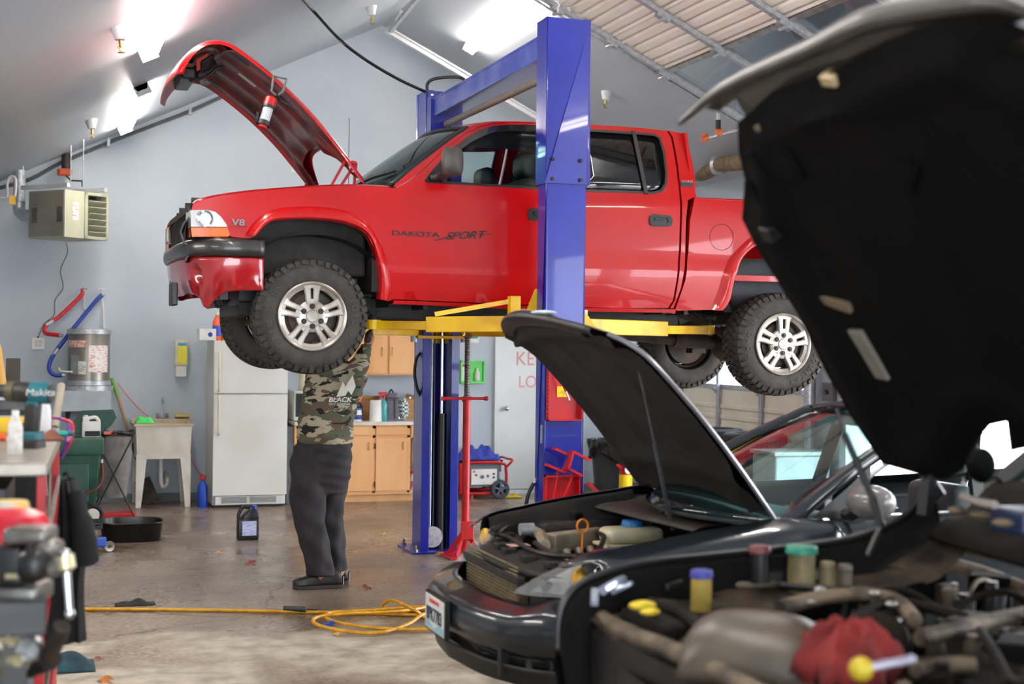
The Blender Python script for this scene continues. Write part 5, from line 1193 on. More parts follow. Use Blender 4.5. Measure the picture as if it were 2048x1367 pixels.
MB().lathe([(0,.01),(.18,.01),(.185,.0),(.235,zt_-.08),(.25,zt_-.08),(.25,zt_)],(c.x,TY_,0),n=40).build('can',mat('can_grey','#33363b','#2b2d31',scale=6,rough=.5),tr,smooth=True)
m_bagb=mat('black_bag','#0c0c0e',rough=.25,bump=.5,bscale=18)
MB().grid(lambda u,v:Vector((c.x+(.262+.012*math.sin(24*PI*u)+.015*math.sin(10*PI*u+6*v))*math.cos(2*PI*u),TY_+(.262+.012*math.sin(24*PI*u))*math.sin(2*PI*u),zt_+.015-.20*v-.05*v*math.sin(6*PI*u))),80,6,cu=True).build('bag',m_bagb,tr,smooth=True,solid=.004)
SYf=15.28;us=thing('utility_sink','white freestanding utility sink on splayed legs against the wall','sink',(P(328,900,Y=SYf).x,SYf+.28,0))
a0=P(271,850,Y=SYf);a1_=P(385,850,Y=SYf);zt_=a0.z;zb_=P(328,918,Y=SYf).z
ib=.05;mb=MB()
X0,X1,Y0,Y1=a0.x,a1_.x,SYf,SYf+.56
q=[(X0,Y0,zt_),(X1,Y0,zt_),(X1,Y1,zt_),(X0,Y1,zt_)];r_=[(X0+.02,Y0+.02,zb_),(X1-.02,Y0+.02,zb_),(X1-.02,Y1-.02,zb_),(X0+.02,Y1-.02,zb_)]
qi=[(X0+.03,Y0+.03,zt_),(X1-.03,Y0+.03,zt_),(X1-.03,Y1-.1,zt_),(X0+.03,Y1-.1,zt_)];ri=[(X0+.05,Y0+.05,zb_+.03),(X1-.05,Y0+.05,zb_+.03),(X1-.05,Y1-.12,zb_+.03),(X0+.05,Y1-.12,zb_+.03)]
mb.add(q+r_+qi+ri,[(0,1,5,4),(1,2,6,5),(2,3,7,6),(3,0,4,7),(4,5,6,7),(0,1,9,8),(1,2,10,9),(2,3,11,10),(3,0,8,11),(8,9,13,12),(9,10,14,13),(10,11,15,14),(11,8,12,15),(12,13,14,15)])
m_us=mat('sink_offwhite','#d5d2c8','#c3bdac',scale=4,rough=.4);mb.build('basin',m_us,us,bevel=.006)
MB().box(X0-.015,X1+.015,Y0-.015,Y0+.03,zt_-.012,zt_+.012).box(X0-.015,X0+.03,Y0,Y1,zt_-.012,zt_+.012).box(X1-.03,X1+.015,Y0,Y1,zt_-.012,zt_+.012).box(X0-.015,X1+.015,Y1-.1,Y1,zt_-.012,zt_+.04).build('rim',mat('rim_stained','#cbbba0','#b59f7c',scale=6,rough=.5),us,bevel=.004)
for sx_ in(0,1):
 for yy in(Y0+.02,Y1-.06):
  xa=X0+.01 if sx_==0 else X1-.01;s_=1 if sx_==0 else-1
  MB().prism([(xa+s_*.0,zb_+.05),(xa+s_*.11,zb_+.0),(xa+s_*.055,0),(xa-s_*.0,0)],yy,yy+.03,'y').build('leg',m_us,us,bevel=.003)
c=P(322,960,Y=SYf+.25);MB().tube([(c.x,SYf+.28,zb_),(c.x,SYf+.28,c.z),(c.x+.02,SYf+.28,c.z-.07),(c.x+.06,SYf+.3,c.z-.05),(c.x+.07,SYf+.34,c.z+.03),(c.x+.08,YW-.01,c.z+.05)],.022,10,smooth=5).build('drain_trap',m_white,us,smooth=True)
c=P(324,845,Y=Y1-.05);z1=P(324,799,Y=Y1-.05).z
MB().tube([(c.x,Y1-.05,zt_+.03),(c.x,Y1-.05,z1),(c.x,Y1-.1,z1+.02),(c.x,Y1-.2,z1-.0),(c.x,Y1-.2,z1-.04)],.01,8,smooth=5).build('tap',m_chrome,us,smooth=True)
for s_ in(-.05,.05):MB().cyl((c.x+s_,Y1-.05,zt_+.03),(c.x+s_,Y1-.05,zt_+.1),.018,.022,n=12).build('tap_valve',m_chrome,us,smooth=True)
c=P(278,840,Y=SYf+.12);tag(MB().grid(lambda u,v:Vector((c.x-.04+.19*u,SYf+.0+.2*v,zt_+.016+.07*math.sin(PI*u)**.7*math.sin(PI*v)**.7*(1+.25*math.sin(9*u)))),16,10).build('green_rag',mat('lime_cloth','#5bd670','#49c35e',scale=18,rough=.9),None,smooth=True,solid=.01),'bright green rag on the left rim of the utility sink','cloth')
c=P(365,843,Y=SYf+.45);t=thing('scrub_brush','yellow-backed black scrub brush on the utility sink rim','brush',(c.x,SYf+.48,zt_+.04));MB().box(c.x-.075,c.x+.075,SYf+.46,SYf+.53,zt_+.041,zt_+.06).build('bristles',m_blk,t);MB().box(c.x-.075,c.x+.075,SYf+.46,SYf+.53,zt_+.06,zt_+.072).tube([(c.x-.07,SYf+.5,zt_+.07),(c.x-.06,SYf+.5,zt_+.095),(c.x+.06,SYf+.5,zt_+.095),(c.x+.07,SYf+.5,zt_+.07)],.008,6,smooth=3).build('handle',m_ylw,t)
c=P(405,1008,Y=15.25);bottle('washer_jug','blue jug with red cap on the floor between sink and fridge','jug',(c.x,15.25,0),.33,.055,m_bluepl,m_red,neck=.35,sq=.8)
t=thing('red_tube','thin red-orange tube running from the wall over the sink down to the blue jug','tube',tuple(P(237,780,Y=15.8)))
MB().tube([P(235,765,Y=15.85),P(262,800,Y=15.85),P(300,835,Y=15.8),P(345,848,Y=15.8),P(378,868,Y=15.86),P(382,915,Y=15.86),P(398,945,Y=15.6),P(405,950,Y=15.25)],.005,6,smooth=5).build('tube_run',mat('orange_red_tube','#e2502a',rough=.4),t,smooth=True);MB().cyl(P(405,952,Y=15.25),P(405,948,Y=15.25),.012,n=8).build('tip',m_red,t)
t=thing('shovel','long-handled square shovel leaning by the sink with a green grip','shovel',tuple(P(300,1008,Y=15.6)))
pa,pb,pc=P(222,755,Y=15.85),P(236,792,Y=15.84),P(276,925,Y=15.72)
MB().cyl(pa,pb,.02,n=10).build('grip',mat('leaf_green','#6aa52a',rough=.5),t,smooth=True);MB().cyl(pb,pb+(pc-pb)*.7,.017,n=10).build('wooden_handle',mat('handle_wood','#a9825a',rough=.6),t,smooth=True)
MB().cyl(pb+(pc-pb)*.7,pc+(pc-pb)*.05,.02,n=10).build('socket',m_drum,t,smooth=True)
a,b=P(284,958,Y=15.7),P(304,1004,Y=15.62);MB().bar(a,b,.17,.012,up=(0,1,0)).build('blade',m_drum,t)
t,a,b=plate('soap_dispenser','wall soap dispenser with blue and yellow label left of the fridge','dispenser',350,680,376,730,m_cream,th=.1,part='housing')
zb2=P(363,755,Y=YW-.1).z;MB().box(a.x+.01,b.x-.01,YW-.09,YW-.01,zb2+.01,a.z).build('push_bar',m_white,t,bevel=.006)
MB().box(a.x+.03,b.x-.012,YW-.102,YW-.1,a.z+.02,b.z-.06).build('yellow_label',mat('label_lemon','#ece22a',rough=.4),t);MB().box(a.x+.03,b.x-.012,YW-.102,YW-.1,b.z-.06,b.z-.03).build('blue_label',mat('label_sky','#3c95d4',rough=.4),t)
t,a,b=plate('thermostat','small white thermostat on the wall left of the tank','thermostat',64,675,89,698,m_white,th=.02);MB().box(a.x+.03,b.x-.02,YW-.035,YW-.02,a.z+.03,b.z-.02).build('cover',m_paper,t,bevel=.004)
t=thing('thermostat_wire','thin dark wire looping from the unit heater to the thermostat','wire',tuple(P(133,484,Y=15.7)))
MB().tube([P(132,484,Y=15.6),P(135,505,Y=15.8),P(121,540,Y=15.87),P(126,575,Y=15.88),P(110,600,Y=15.89),P(108,630,Y=15.89),P(88,648,Y=15.89),P(76,676,Y=15.88)],.004,6,smooth=6).build('wire',mat('wire_brown','#3a2422',rough=.5),t,smooth=True);MB().cyl(P(76,676,Y=15.89),P(76,672,Y=15.89),.008,n=8).build('clip',m_blk,t)
HY=15.52;hc=P(178,720,Y=HY);hr=(P(222,720,Y=HY).x-P(134,720,Y=HY).x)/2*.955;hx=hc.x;hz0=P(178,770,Y=HY).z;hz1=P(178,657,Y=HY).z
wh=thing('water_heater','small grey cylindrical water heater with stickers on a wall stand','water heater',(hx,HY,hz0))
m_wh=mat('heater_grey','#8a867f','#7c7870',scale=3,rough=.3,metal=.5)
MB().lathe([(0,hz1-hz0),(hr*.98,hz1-hz0),(hr,hz1-hz0-.01),(hr,0),(0,0)],(hx,HY,hz0),n=48).build('tank',m_wh,wh,smooth=True)
for z in(.0,hz1-hz0-.06):MB().lathe([(hr+.001,z),(hr+.012,z+.005),(hr+.012,z+.05),(hr+.001,z+.055)],(hx,HY,hz0),n=48).build('band',m_steel,wh,smooth=True)
MB().lathe([(hr+.03,-.0),(hr+.04,-.0),(hr+.04,-.05),(0,-.05)],(hx,HY,hz0),n=48).build('drip_pan',m_steel,wh,smooth=True)
def curved_label(px0,py0,px1,py1,m,name,r=hr+.003,parent=wh):
 def ang(px):x=P(px,700,Y=HY-hr*.8).x-hx;return math.asin(max(-1,min(1,x/r)))
 a0,a1=ang(px0),ang(px1);z1,z0=P(px0,py0,Y=HY-hr).z,P(px0,py1,Y=HY-hr).z
 return MB().grid(lambda u,v:Vector((hx+r*math.sin(a0+(a1-a0)*u),HY-r*math.cos(a0+(a1-a0)*u),z0+(z1-z0)*v)),10,2).build(name,m,parent,smooth=True)
m_lab1=mat('notice_red_print','#ece6e2','#cf7a74',scale=22,rough=.6,lo=.55,hi=.6,stretch=(1,1,4))
m_lab2=mat('notice_grey_print','#e6e6e2','#8d8d8a',scale=30,rough=.6,lo=.5,hi=.6,stretch=(1,1,8))
curved_label(177,690,216,744,m_lab1,'warning_sheet');curved_label(153,722,172,748,m_lab2,'data_label');curved_label(137,680,172,694,mat('pink_label','#d9b7ae','#c0706a',scale=40,rough=.6,lo=.5,hi=.6),'pink_label')
MB().box(hx-hr*.75-.03,hx-hr*.75+.06,HY-hr*.72-.03,HY-hr*.6,hz0+.12,hz0+.32).build('access_panel',m_gry,wh,bevel=.005)
MB().tube([P(118,735,Y=HY-.2),P(122,742,Y=HY-.22),P(145,743,Y=HY-.25)],.008,6,smooth=3).build('loop_pipe',m_cream,wh)
MB().cyl((hx-.02,HY-hr-.05,hz0-.02),(hx-.02,HY-hr,hz0-.02),.022,n=12).build('drain_valve',m_white,wh)
a=P(124,782,Y=HY-.25);b=P(222,822,Y=HY-.25);wst=thing('heater_stand','pale blue-grey metal stand box holding the water heater','stand',(hx,HY,0))
MB().box(a.x,b.x,HY-.25,YW-.01,b.z,hz0-.05).build('platform',mat('stand_blue','#a9b4ba',rough=.5),wst,bevel=.003)
MB().prism([(HY-.1,b.z),(YW-.01,b.z),(YW-.01,.9)],a.x+.05,a.x+.09,'x').prism([(HY-.1,b.z),(YW-.01,b.z),(YW-.01,.9)],b.x-.09,b.x-.05,'x').build('bracket_arm',m_dark,wst)
def hosething(name,label,pts,m,r,yy):
 t=thing(name,label,'hose',tuple(P(*pts[0],Y=yy[0])));q=[P(a,b_,Y=y_)for(a,b_),y_ in zip(pts,yy)]
 MB().tube(q,r,10,smooth=4).build('insulation',m,t,smooth=True);mid=len(q)//2
 for p,q2 in((q[0],q[1]),(q[-1],q[-2])):d=(q2-p).normalized();MB().cyl(p-d*.03,p+d*.02,r*.8,n=10).build('fitting',m_steel,t,smooth=True)
 d=(q[mid]-q[mid-1]).normalized();MB().cyl(q[mid]-d*.07,q[mid]+d*.03,r*1.02,n=10).build('tape_wrap',m_steel,t,smooth=True)
 return t
hosething('supply_hose','red insulated pipe running down from the red tap to the tank',[(166,580),(161,592),(118,633),(95,648),(90,665),(120,670)],mat('pipe_red','#c71f2c',rough=.5),.022,(15.86,15.84,15.78,15.7,15.65,15.55))
hosething('supply_hose','blue insulated pipe curving down from the white tap to the tank base',[(204,590),(193,600),(148,655),(108,708),(98,735),(108,749),(124,750)],mat('pipe_blue','#173b9c',rough=.5),.022,(15.86,15.84,15.75,15.6,15.5,15.48,15.48))
for px,m,nm in((168,m_red,'red'),(203,m_white,'white')):
 p=P(px,578,Y=YW-.05);t=thing('wall_tap','%s-handled stop tap on the wall above the tank'%nm,'tap',(p.x,YW,p.z));MB().cyl((p.x,YW,p.z-.03),(p.x,YW-.06,p.z-.03),.014,n=10).cyl((p.x,YW-.05,p.z-.04),(p.x,YW-.05,p.z+.0),.011,n=10).build('body',m_steel,t);MB().bar((p.x-.035,YW-.05,p.z),(p.x+.035,YW-.05,p.z+.005),.012,.01).build('handle',m,t)
 MB().tube([(p.x,YW-.03,p.z-.04),(p.x+(.02 if nm=='white' else.0),YW-.02,p.z-.2),(p.x+.03,YW-.02,p.z-(.42 if nm=='white' else.22))],.008,6).build('riser',m_white,t)
ang=math.radians(18.7+30);da=Vector((math.sin(ang),math.cos(ang),0));db=Vector((-da.y,da.x,0))
UHd=14.3;cr=P(130,378,d=UHd);crb=P(130,473,d=UHd);hh=cr.z-crb.z;LA,LB=.58,.52
uh=thing('unit_heater','beige gas unit heater with louvres hanging from the ceiling corner','heater',(cr.x,cr.y,crb.z))
Mu=Matrix.Translation(Vector((cr.x,cr.y,crb.z)))@Matrix((da,db,Vector((0,0,1)))).transposed().to_4x4()
m_uh1=mat('heater_olive','#b6b8a0','#a9ab93',scale=3,rough=.45);m_uh2=mat('heater_steel_dull','#9a968a','#8b877a',scale=3,rough=.4,metal=.4)
def ub_(x0,x1,y0,y1,z0,z1):return MB().box(x0,x1,y0,y1,z0,z1,Mu)
mb=MB().box(0,.26,.0,LB,0,hh,Mu).box(.26,LA,.12,LB,0,hh,Mu);mb.build('cabinet',m_uh1,uh)
ub_(-.006,0,.01,LB-.01,.01,hh-.01).build('front_panel',m_uh2,uh)
ub_(-.010,-.006,LB*.3,LB*.74,.12*1.8,hh-.09).build('raised_panel',m_uh2,uh)
for y in(.06,LB-.10):
 mb=MB()
 for k in range(12):z=hh*.32+k*.013;mb.box(-.009,-.006,y-.03,y+.045,z,z+.006,Mu)
 o=mb.build('vent_slots',m_blk,uh);o['kind']='stuff'
fr2=MB().box(.26,LA,-.01,.12,0,.03,Mu).box(.26,LA,-.01,.12,hh-.03,hh,Mu).box(.26,.30,-.01,.12,0,hh,Mu).box(LA-.03,LA,-.01,.12,0,hh,Mu);fr2.build('louvre_frame',m_uh1,uh)
for k in range(6):
 z=.06+k*(hh-.1)/6;M2=Mu@Matrix.Translation((0,0,z))@Matrix.Rotation(-.5,4,'X');MB().box(.30,LA-.03,-.03,.06,-.003,.003,M2).build('louvre',m_uh1,uh)
for k in range(4):
 z=.1+k*.1;MB().tube([Mu@Vector((.31,.09,z)),Mu@Vector((LA-.1,.09,z)),Mu@Vector((LA-.06,.09,z+.04)),Mu@Vector((LA-.1,.09,z+.06))],.022,8,smooth=3).build('heat_tube',m_gry,uh,smooth=True)
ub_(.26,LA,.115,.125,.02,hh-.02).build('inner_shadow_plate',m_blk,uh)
MB().box(.1,.18,-.004,-.002,.18,.36,Mu).build('stickers',m_lab1,uh)
MB().box(-.02,.02,-.05,LB+.1,hh+.02,hh+.06,Mu).box(LA-.1,LA-.06,-.05,LB+.05,hh+.02,hh+.06,Mu).build('hanger_rail',m_chan,uh)
for px in(141,166):
 p=P(px,375,d=UHd+.2);MB().cyl(p,(p.x,p.y,zc(p.x)-.0),.006,n=6).build('threaded_rod',m_steel,uh)
p=P(46,360,d=UHd+.2);MB().cyl((p.x,p.y,p.z),(p.x,p.y,zc(p.x)),.006,n=6).build('threaded_rod',m_steel,uh)
fl0=Mu@Vector((-.02,LB*.7,hh*.55));v=P(33,350,d=UHd+.3)
fp=thing('flue_pipe','galvanised flue pipe with elbow left of the unit heater','pipe',tuple(fl0))
q=[Mu@Vector((.05,LB+.0,hh*.5)),Mu@Vector((.05,LB+.12,hh*.5)),Mu@Vector((.05,LB+.2,hh*.62)),Mu@Vector((.05,LB+.2,hh*.8))]
MB().tube(q,.062,14,smooth=4).build('elbow',m_steel,fp,smooth=True);e_=q[-1];MB().cyl(e_,(e_.x,e_.y,zc(e_.x)),.06,n=20).build('stack',m_steel,fp,smooth=True)
p=P(24,400,d=UHd);t=thing('flex_conduit','white flexible conduit with a yellow tag beside the flue','conduit',tuple(p));MB().tube([P(0,396,d=UHd),P(14,393,d=UHd),P(15,365,d=UHd),P(22,353,d=UHd),P(31,358,d=UHd),P(31,385,d=UHd),P(26,400,d=UHd)],.014,8,smooth=5).build('conduit',m_white,t,smooth=True);p=P(25,400,d=UHd-.02);MB().box(p.x-.03,p.x+.03,p.y-.02,p.y+.02,p.z-.045,p.z+.045).build('yellow_tag',m_ylw,t)
p=P(132,345,Y=15.75);t=thing('gas_pipe','dark iron gas pipe with an orange regulator above the heater','pipe',tuple(p));q0=P(132,308,Y=15.75)
MB().cyl((q0.x,15.75,p.z),(q0.x,15.75,zc(q0.x)),.045,n=14).build('pipe',m_drum,t,smooth=True);o_=mat('regulator_orange','#c24a22','#9c3a1c',scale=10,rough=.5)
MB().box(p.x-.07,p.x+.06,15.7,15.8,p.z-.03,p.z+.04).cyl((p.x-.09,15.75,p.z),(p.x-.02,15.75,p.z),.035,n=12).build('regulator',o_,t,bevel=.01);MB().tube([(p.x,15.75,p.z-.03),(p.x+.05,15.75,p.z-.08),(p.x+.16,15.75,p.z-.08),(p.x+.17,15.75,p.z-.14)],.01,8).build('branch',m_drum,t)
t=thing('gable_conduit','grey conduit clipped along the gable wall under the left ceiling slope','conduit',tuple(P(300,253,Y=15.87)))
MB().tube([P(-10,378,Y=15.87),P(60,358,Y=15.87),P(123,325,Y=15.87),P(215,286,Y=15.87),P(300,253,Y=15.87),P(380,222,Y=15.87),P(466,183,Y=15.87)],.02,8,smooth=4).build('conduit_run',m_gry,t,smooth=True)
for px,py in((217,286),(380,222)):c=P(px,py,Y=15.87);MB().box(c.x-.015,c.x+.015,15.84,15.9,c.z-.04,c.z+.04).build('clip',m_steel,t)
t=thing('overhead_cable','black cable hanging in a sag from the ceiling to the far blue column','cable',tuple(P(740,100,Y=12)))
a=on_slope(603,-4,-1,.0);q=[a,P(632,28,Y=a.y+.4),P(680,80,Y=11.2),P(735,122,Y=11.4),P(800,160,Y=11.55),P(862,188,Y=11.65)]
MB().tube(q,.013,8,smooth=5).build('cable',m_hose,t,smooth=True);MB().cyl(q[-1],q[-1]+Vector((.05,0,-.02)),.02,n=8).build('gland',m_blk,t)
def sprinkler(px,py,side,label):
 p=on_slope(px,py,side,0);t=thing('ceiling_sprinkler',label,'sprinkler',tuple(p))
 n=-(DN if side>0 else Vector((-SL,0,1)).normalized());n=(n*.3+Vector((0,0,-1))).normalized()
 MB().lathe([(0,-.0),(.06,.0),(.055,.02),(.04,.07),(.035,.09),(0,.09)],p,axis=n,n=20).build('cup',m_chan,t,smooth=True)
 e=p+n*.09;MB().cyl(e,e+n*.05,.012,n=8).bar(e+n*.04+Vector((-.02,0,0)),e+n*.07+Vector((.0,0,-.01)),.012,.008).lathe([(0,0),(.024,0),(.024,.004)],e+n*.08,axis=n,n=12).build('nozzle',mat('brass','#a98b4a'),t)
for px,py,s_,l in((238,52,-1,'sprinkler head on the left slope beside the near lamp'),(182,238,-1,'sprinkler head on the left slope above the unit heater'),(742,12,-1,'sprinkler head near the ridge above the channel'),(1213,183,1,'sprinkler head on the right slope beside the near blue column'),(640,-30,-1,'sprinkler head above the ridge cable')):
 sprinkler(px,py,s_,l)if py>0 else None
t=thing('sprinkler_pipe','steel sprinkler branch pipe with orange couplings above the truck bed','pipe',tuple(P(1435,265,Y=12.3)))
A=P(1408,276,Y=12.3);B=P(1500,252,Y=12.3);Cc=P(1436,265,Y=12.3);MB().cyl(A,B,.018,n=10).build('branch',m_steel,t,smooth=True);MB().cyl(Cc,(Cc.x,Cc.y,zc(Cc.x)),.018,n=10).build('drop',m_chan,t,smooth=True)
MB().cyl(Cc+Vector((0,0,.03)),Cc+Vector((0,0,.12)),.026,n=10).build('coupling',m_blk,t)
for p,q in((A,.1),(Cc,0)):MB().cyl(p+(B-A).normalized()*-.02,p+(B-A).normalized()*.04,.032,n=10).cyl(p+Vector((0,0,-.04)),p+Vector((0,0,.04)),.024,n=10).build('orange_coupling',mat('coupling_orange','#c9622a',rough=.5),t)
t=thing('exhaust_hose','brown corrugated exhaust hose running along the wall behind the truck bed','hose',tuple(P(1420,340,Y=13.5)))
q=spline([P(1384,350,Y=15.3),P(1410,345,Y=14.6),P(1438,330,Y=13.9),P(1475,325,Y=13.2),P(1530,322,Y=12.6)],14);MB().tube(q,[.085 if i%2 else.075 for i in range(len(q))],16).build('corrugated_hose',mat('duct_brown','#7d6a4e','#5f4f3a',scale=10,rough=.7),t,smooth=True,angle=80)
c=q[len(q)//2];MB().cyl(c+Vector((-.03,.05,0)),c+Vector((.03,-.05,0)),.1,n=20).bar(c,(c.x,c.y,zc(c.x)),.02,.02).build('clamp',m_steel,t)
def car_tyre(label,c,R=.33,W=.22,grp='tyres stacked by the closed garage door'):
 t=thing('car_tyre',label,'tyre',c,0,grp,local=True);w=MB()
 w.lathe([(.2,.02),(.215,.0),(.29,.0),(.318,.02),(R-.008,.04),(R-.008,W-.04),(.318,W-.02),(.29,W),(.215,W),(.2,W-.02)],(0,0,0),n=48);ty_=w.build('carcass',mat('car_tyre_rubber','#26262a',rough=.7),t,smooth=True)
 w=MB();n=40
 for k in range(n):
  a=2*PI*k/n
  for z0,z1,s_ in((.03,.075,.02),(.085,W-.085,0),(W-.075,W-.03,-.02)):
   vs=[]
   for rr in(R-.015,R):
    for zz,sk in((z0,s_),(z1,-s_)):
     for h in(-1,1):tt=a+h*PI/n*.72+sk;vs.append((rr*math.cos(tt),rr*math.sin(tt),zz))
   w.add(vs,[(0,1,3,2),(4,6,7,5),(0,4,5,1),(2,3,7,6),(0,2,6,4),(1,5,7,3)])
 o=w.build('tread',mat('tread_grey','#3b3c42',rough=.7),t);o['kind']='stuff'
 return t
TXs=P(1505,950,Y=12.9).x
t0=car_tyre('car tyre at the bottom of the stack behind the dark sedan',(TXs,12.9,0))
for k,nm in((1,'second car tyre from the floor in the stack behind the dark sedan'),(2,'third car tyre from the floor in the stack behind the dark sedan'),(3,'topmost car tyre of the taller stack behind the dark sedan')):dup(t0,(TXs+(.02 if k%2 else-.015),12.9,.222*k),k*.3,nm)
TX2=P(1462,900,Y=13.3).x
t1_=dup(t0,(TX2,13.7,0),.2,'car tyre at the bottom of the rear stack near the wall')
for k,nm in((1,'second car tyre in the rear stack near the wall'),(2,'third car tyre in the rear stack near the wall'),(3,'car tyre on top of the rear stack, seen over the raised hood edge')):dup(t0,(TX2,13.7,.222*k),k*.5,nm)
c=P(1590,960,Y=12.6);t=thing('storage_tote','translucent white storage tote behind the dark sedan','tote',(c.x-.0,12.4,0));MB().box(c.x-.55,c.x+.05,12.02,12.48,0,.72).build('bin',mat('tote_white','#d5dde0',rough=.4),t,bevel=.02);MB().box(c.x-.57,c.x+.07,12.0,12.5,.72,.76).build('lid',m_white,t,bevel=.01)
def camo():
 m=bpy.data.materials.new('camouflage');m.use_nodes=True;N=m.node_tree.nodes;L=m.node_tree.links;b=N['Principled BSDF'];b.inputs['Roughness'].default_value=.9
 tc=N.new('ShaderNodeTexCoord');col=None
 for i,(sc_,th,c,st)in enumerate(((6,None,'#9b917c',None),(5.5,.5,'#4a5240',(1,1,2.2)),(7,.56,'#5b4a3c',(1,1.3,2.4)),(9,.60,'#171614',(1,1,2.6)))):
  if th is None:col=lin(c);continue
  mp=N.new('ShaderNodeMapping');mp.inputs['Scale'].default_value=st;mp.inputs['Location'].default_value=(i*7.3,i*3.1,i*5.7);mp.inputs['Rotation'].default_value=(0,.5,0)
  L.new(tc.outputs['Object'],mp.inputs['Vector']);n=N.new('ShaderNodeTexNoise');n.inputs['Scale'].default_value=sc_;n.inputs['Detail'].default_value=2.5;n.inputs['Distortion'].default_value=.5;L.new(mp.outputs['Vector'],n.inputs['Vector'])
  g=N.new('ShaderNodeMath');g.operation='GREATER_THAN';g.inputs[1].default_value=th;L.new(n.outputs['Fac'],g.inputs[0])
  x=N.new('ShaderNodeMix');x.data_type='RGBA';L.new(g.outputs[0],x.inputs['Factor'])
  if isinstance(col,tuple):x.inputs[6].default_value=col
  else:L.new(col,x.inputs[6])
  x.inputs[7].default_value=lin(c);col=x.outputs[2]
 L.new(col,b.inputs['Base Color'])
 return m
m_camo=camo();m_pants=mat('charcoal_trousers','#262327','#1b191c',scale=10,rough=.85,bump=.3,bscale=30)
m_skin=mat('skin','#b07a5c','#a06c50',scale=14,rough=.55);m_shoe=mat('black_leather','#15130f','#231e18',scale=12,rough=.35);m_hair=mat('dark_hair','#1a130e',rough=.8)
m_sole=mat('rubber_sole','#2b2a2a',rough=.7);m_glove=mat('grimy_glove','#3a2c26','#241b17',scale=20,rough=.7,bump=.3)
def skin(name,verts,edges,radii,m,parent,root=0,sub=2):
 me=bpy.data.meshes.new(name);me.from_pydata([tuple(v)for v in verts],edges,[]);o=bpy.data.objects.new(name,me);C.objects.link(o)
 md=o.modifiers.new('skin','SKIN');md.use_smooth_shade=True;md.branch_smoothing=.4
 sk=me.skin_vertices[0].data if me.skin_vertices else None
 if sk is None:
  bm=bmesh.new();bm.from_mesh(me);bm.verts.layers.skin.verify();bm.to_mesh(me);bm.free();sk=me.skin_vertices[0].data
 for i,r in enumerate(radii):
  sk[i].radius=(r,r)if not isinstance(r,tuple)else r;sk[i].use_root=(i==root)
 sb=o.modifiers.new('sub','SUBSURF');sb.levels=sub;sb.render_levels=sub
 dg=bpy.context.evaluated_depsgraph_get();me2=bpy.data.meshes.new_from_object(o.evaluated_get(dg));bpy.data.objects.remove(o)
 for p in me2.polygons:p.use_smooth=True
 me2.materials.clear();me2.materials.append(m);me2.name=name
 o=bpy.data.objects.new(name,me2);C.objects.link(o)
 if parent is not None:attach(o,parent)
 return o
MD=P(640,1172,Z=0).dot(cF)
man=thing('person','person in camouflage sweatshirt and dark trousers seen from behind, arms raised under the truck','person',tuple(P(650,1170,Z=0)))
def J(px,py,dd=0):return P(px,py,d=MD+dd)
V=[J(648,890,.02),J(652,845,.02),J(658,800,.02),J(664,760,.02),J(655,722,0),J(650,700,0),J(648,672,-.02),J(646,655,-.02),J(625,905,-.07),J(612,1010,-.10),J(643,1135,-.08),J(640,1158,-.08),J(600,1166,-.10),J(668,905,.10),J(655,1020,.10),J(682,1130,.12),J(680,1152,.12),J(655,1160,.10),J(695,745,-.02),J(725,712,-.02),J(738,685,-.03),J(744,668,-.03),J(632,748,.12),J(640,712,.12),J(662,680,.1),J(680,668,.1)]
E=[(0,1),(1,2),(2,3),(3,4),(4,5),(5,6),(6,7),(0,8),(8,9),(9,10),(10,11),(11,12),(0,13),(13,14),(14,15),(15,16),(16,17),(3,18),(18,19),(19,20),(20,21),(3,22),(22,23),(23,24),(24,25)]
R=[.11,.11,.12,.11,.05,.05,.08,.06,.075,.055,.042,.04,.03,.075,.055,.042,.04,.03,.045,.04,.032,.028,.045,.04,.032,.028]
skin('body',V,E,R,m_skin,man)
def tapered(name,rows,m,parent,n=28,wr=0,seed=1):
 """rows: (centre, half-width across, half-depth, twist)"""
 cs=spline([r[0]for r in rows],6);rnd=random.Random(seed);ph=[rnd.random()*6 for _ in range(8)]
 k=len(cs)
 def fn(u,v):
  i=v*(k-1);j=min(int(i),k-2);f=i-j;c=cs[j]*(1-f)+cs[j+1]*f;q=v*(len(rows)-1);a=min(int(q),len(rows)-2);g=q-a;g=g*g*(3-2*g)
  w=rows[a][1]*(1-g)+rows[a+1][1]*g;d=rows[a][2]*(1-g)+rows[a+1][2]*g;t=2*PI*u
  o=wr*(math.sin(7*v*PI+2.5*t+ph[1])*.45+math.sin(11*v*PI-3*t+4*math.sin(2*v+ph[0])+ph[2])*.4+math.sin(4*v*PI+5*t+ph[3])*.35)
  return c+cR*(w+o)*math.cos(t)+cF*(d+o)*math.sin(t)
 mb=MB().grid(fn,n*2,60,cu=True);w_=n*2
 for row,c,rv in((0,cs[0],1),(60,cs[-1],0)):
  o=len(mb.v);mb.v.append(c);mb.f+=[((row*w_+i,row*w_+(i+1)%w_,o)[::-1]if rv else(row*w_+i,row*w_+(i+1)%w_,o))for i in range(w_)]
 return mb
def Jr(pl,pr,py,dd,dep):return(J((pl+pr)/2,py,dd),(pr-pl)/2/FOC*MD,dep)
legN=[Jr(588,664,890,0,.13),Jr(582,662,925,-.02,.14),Jr(579,655,970,-.06,.13),Jr(582,650,1010,-.08,.105),Jr(589,652,1045,-.09,.09),Jr(598,656,1080,-.09,.085),Jr(609,664,1120,-.08,.08),Jr(615,670,1150,-.08,.078)]
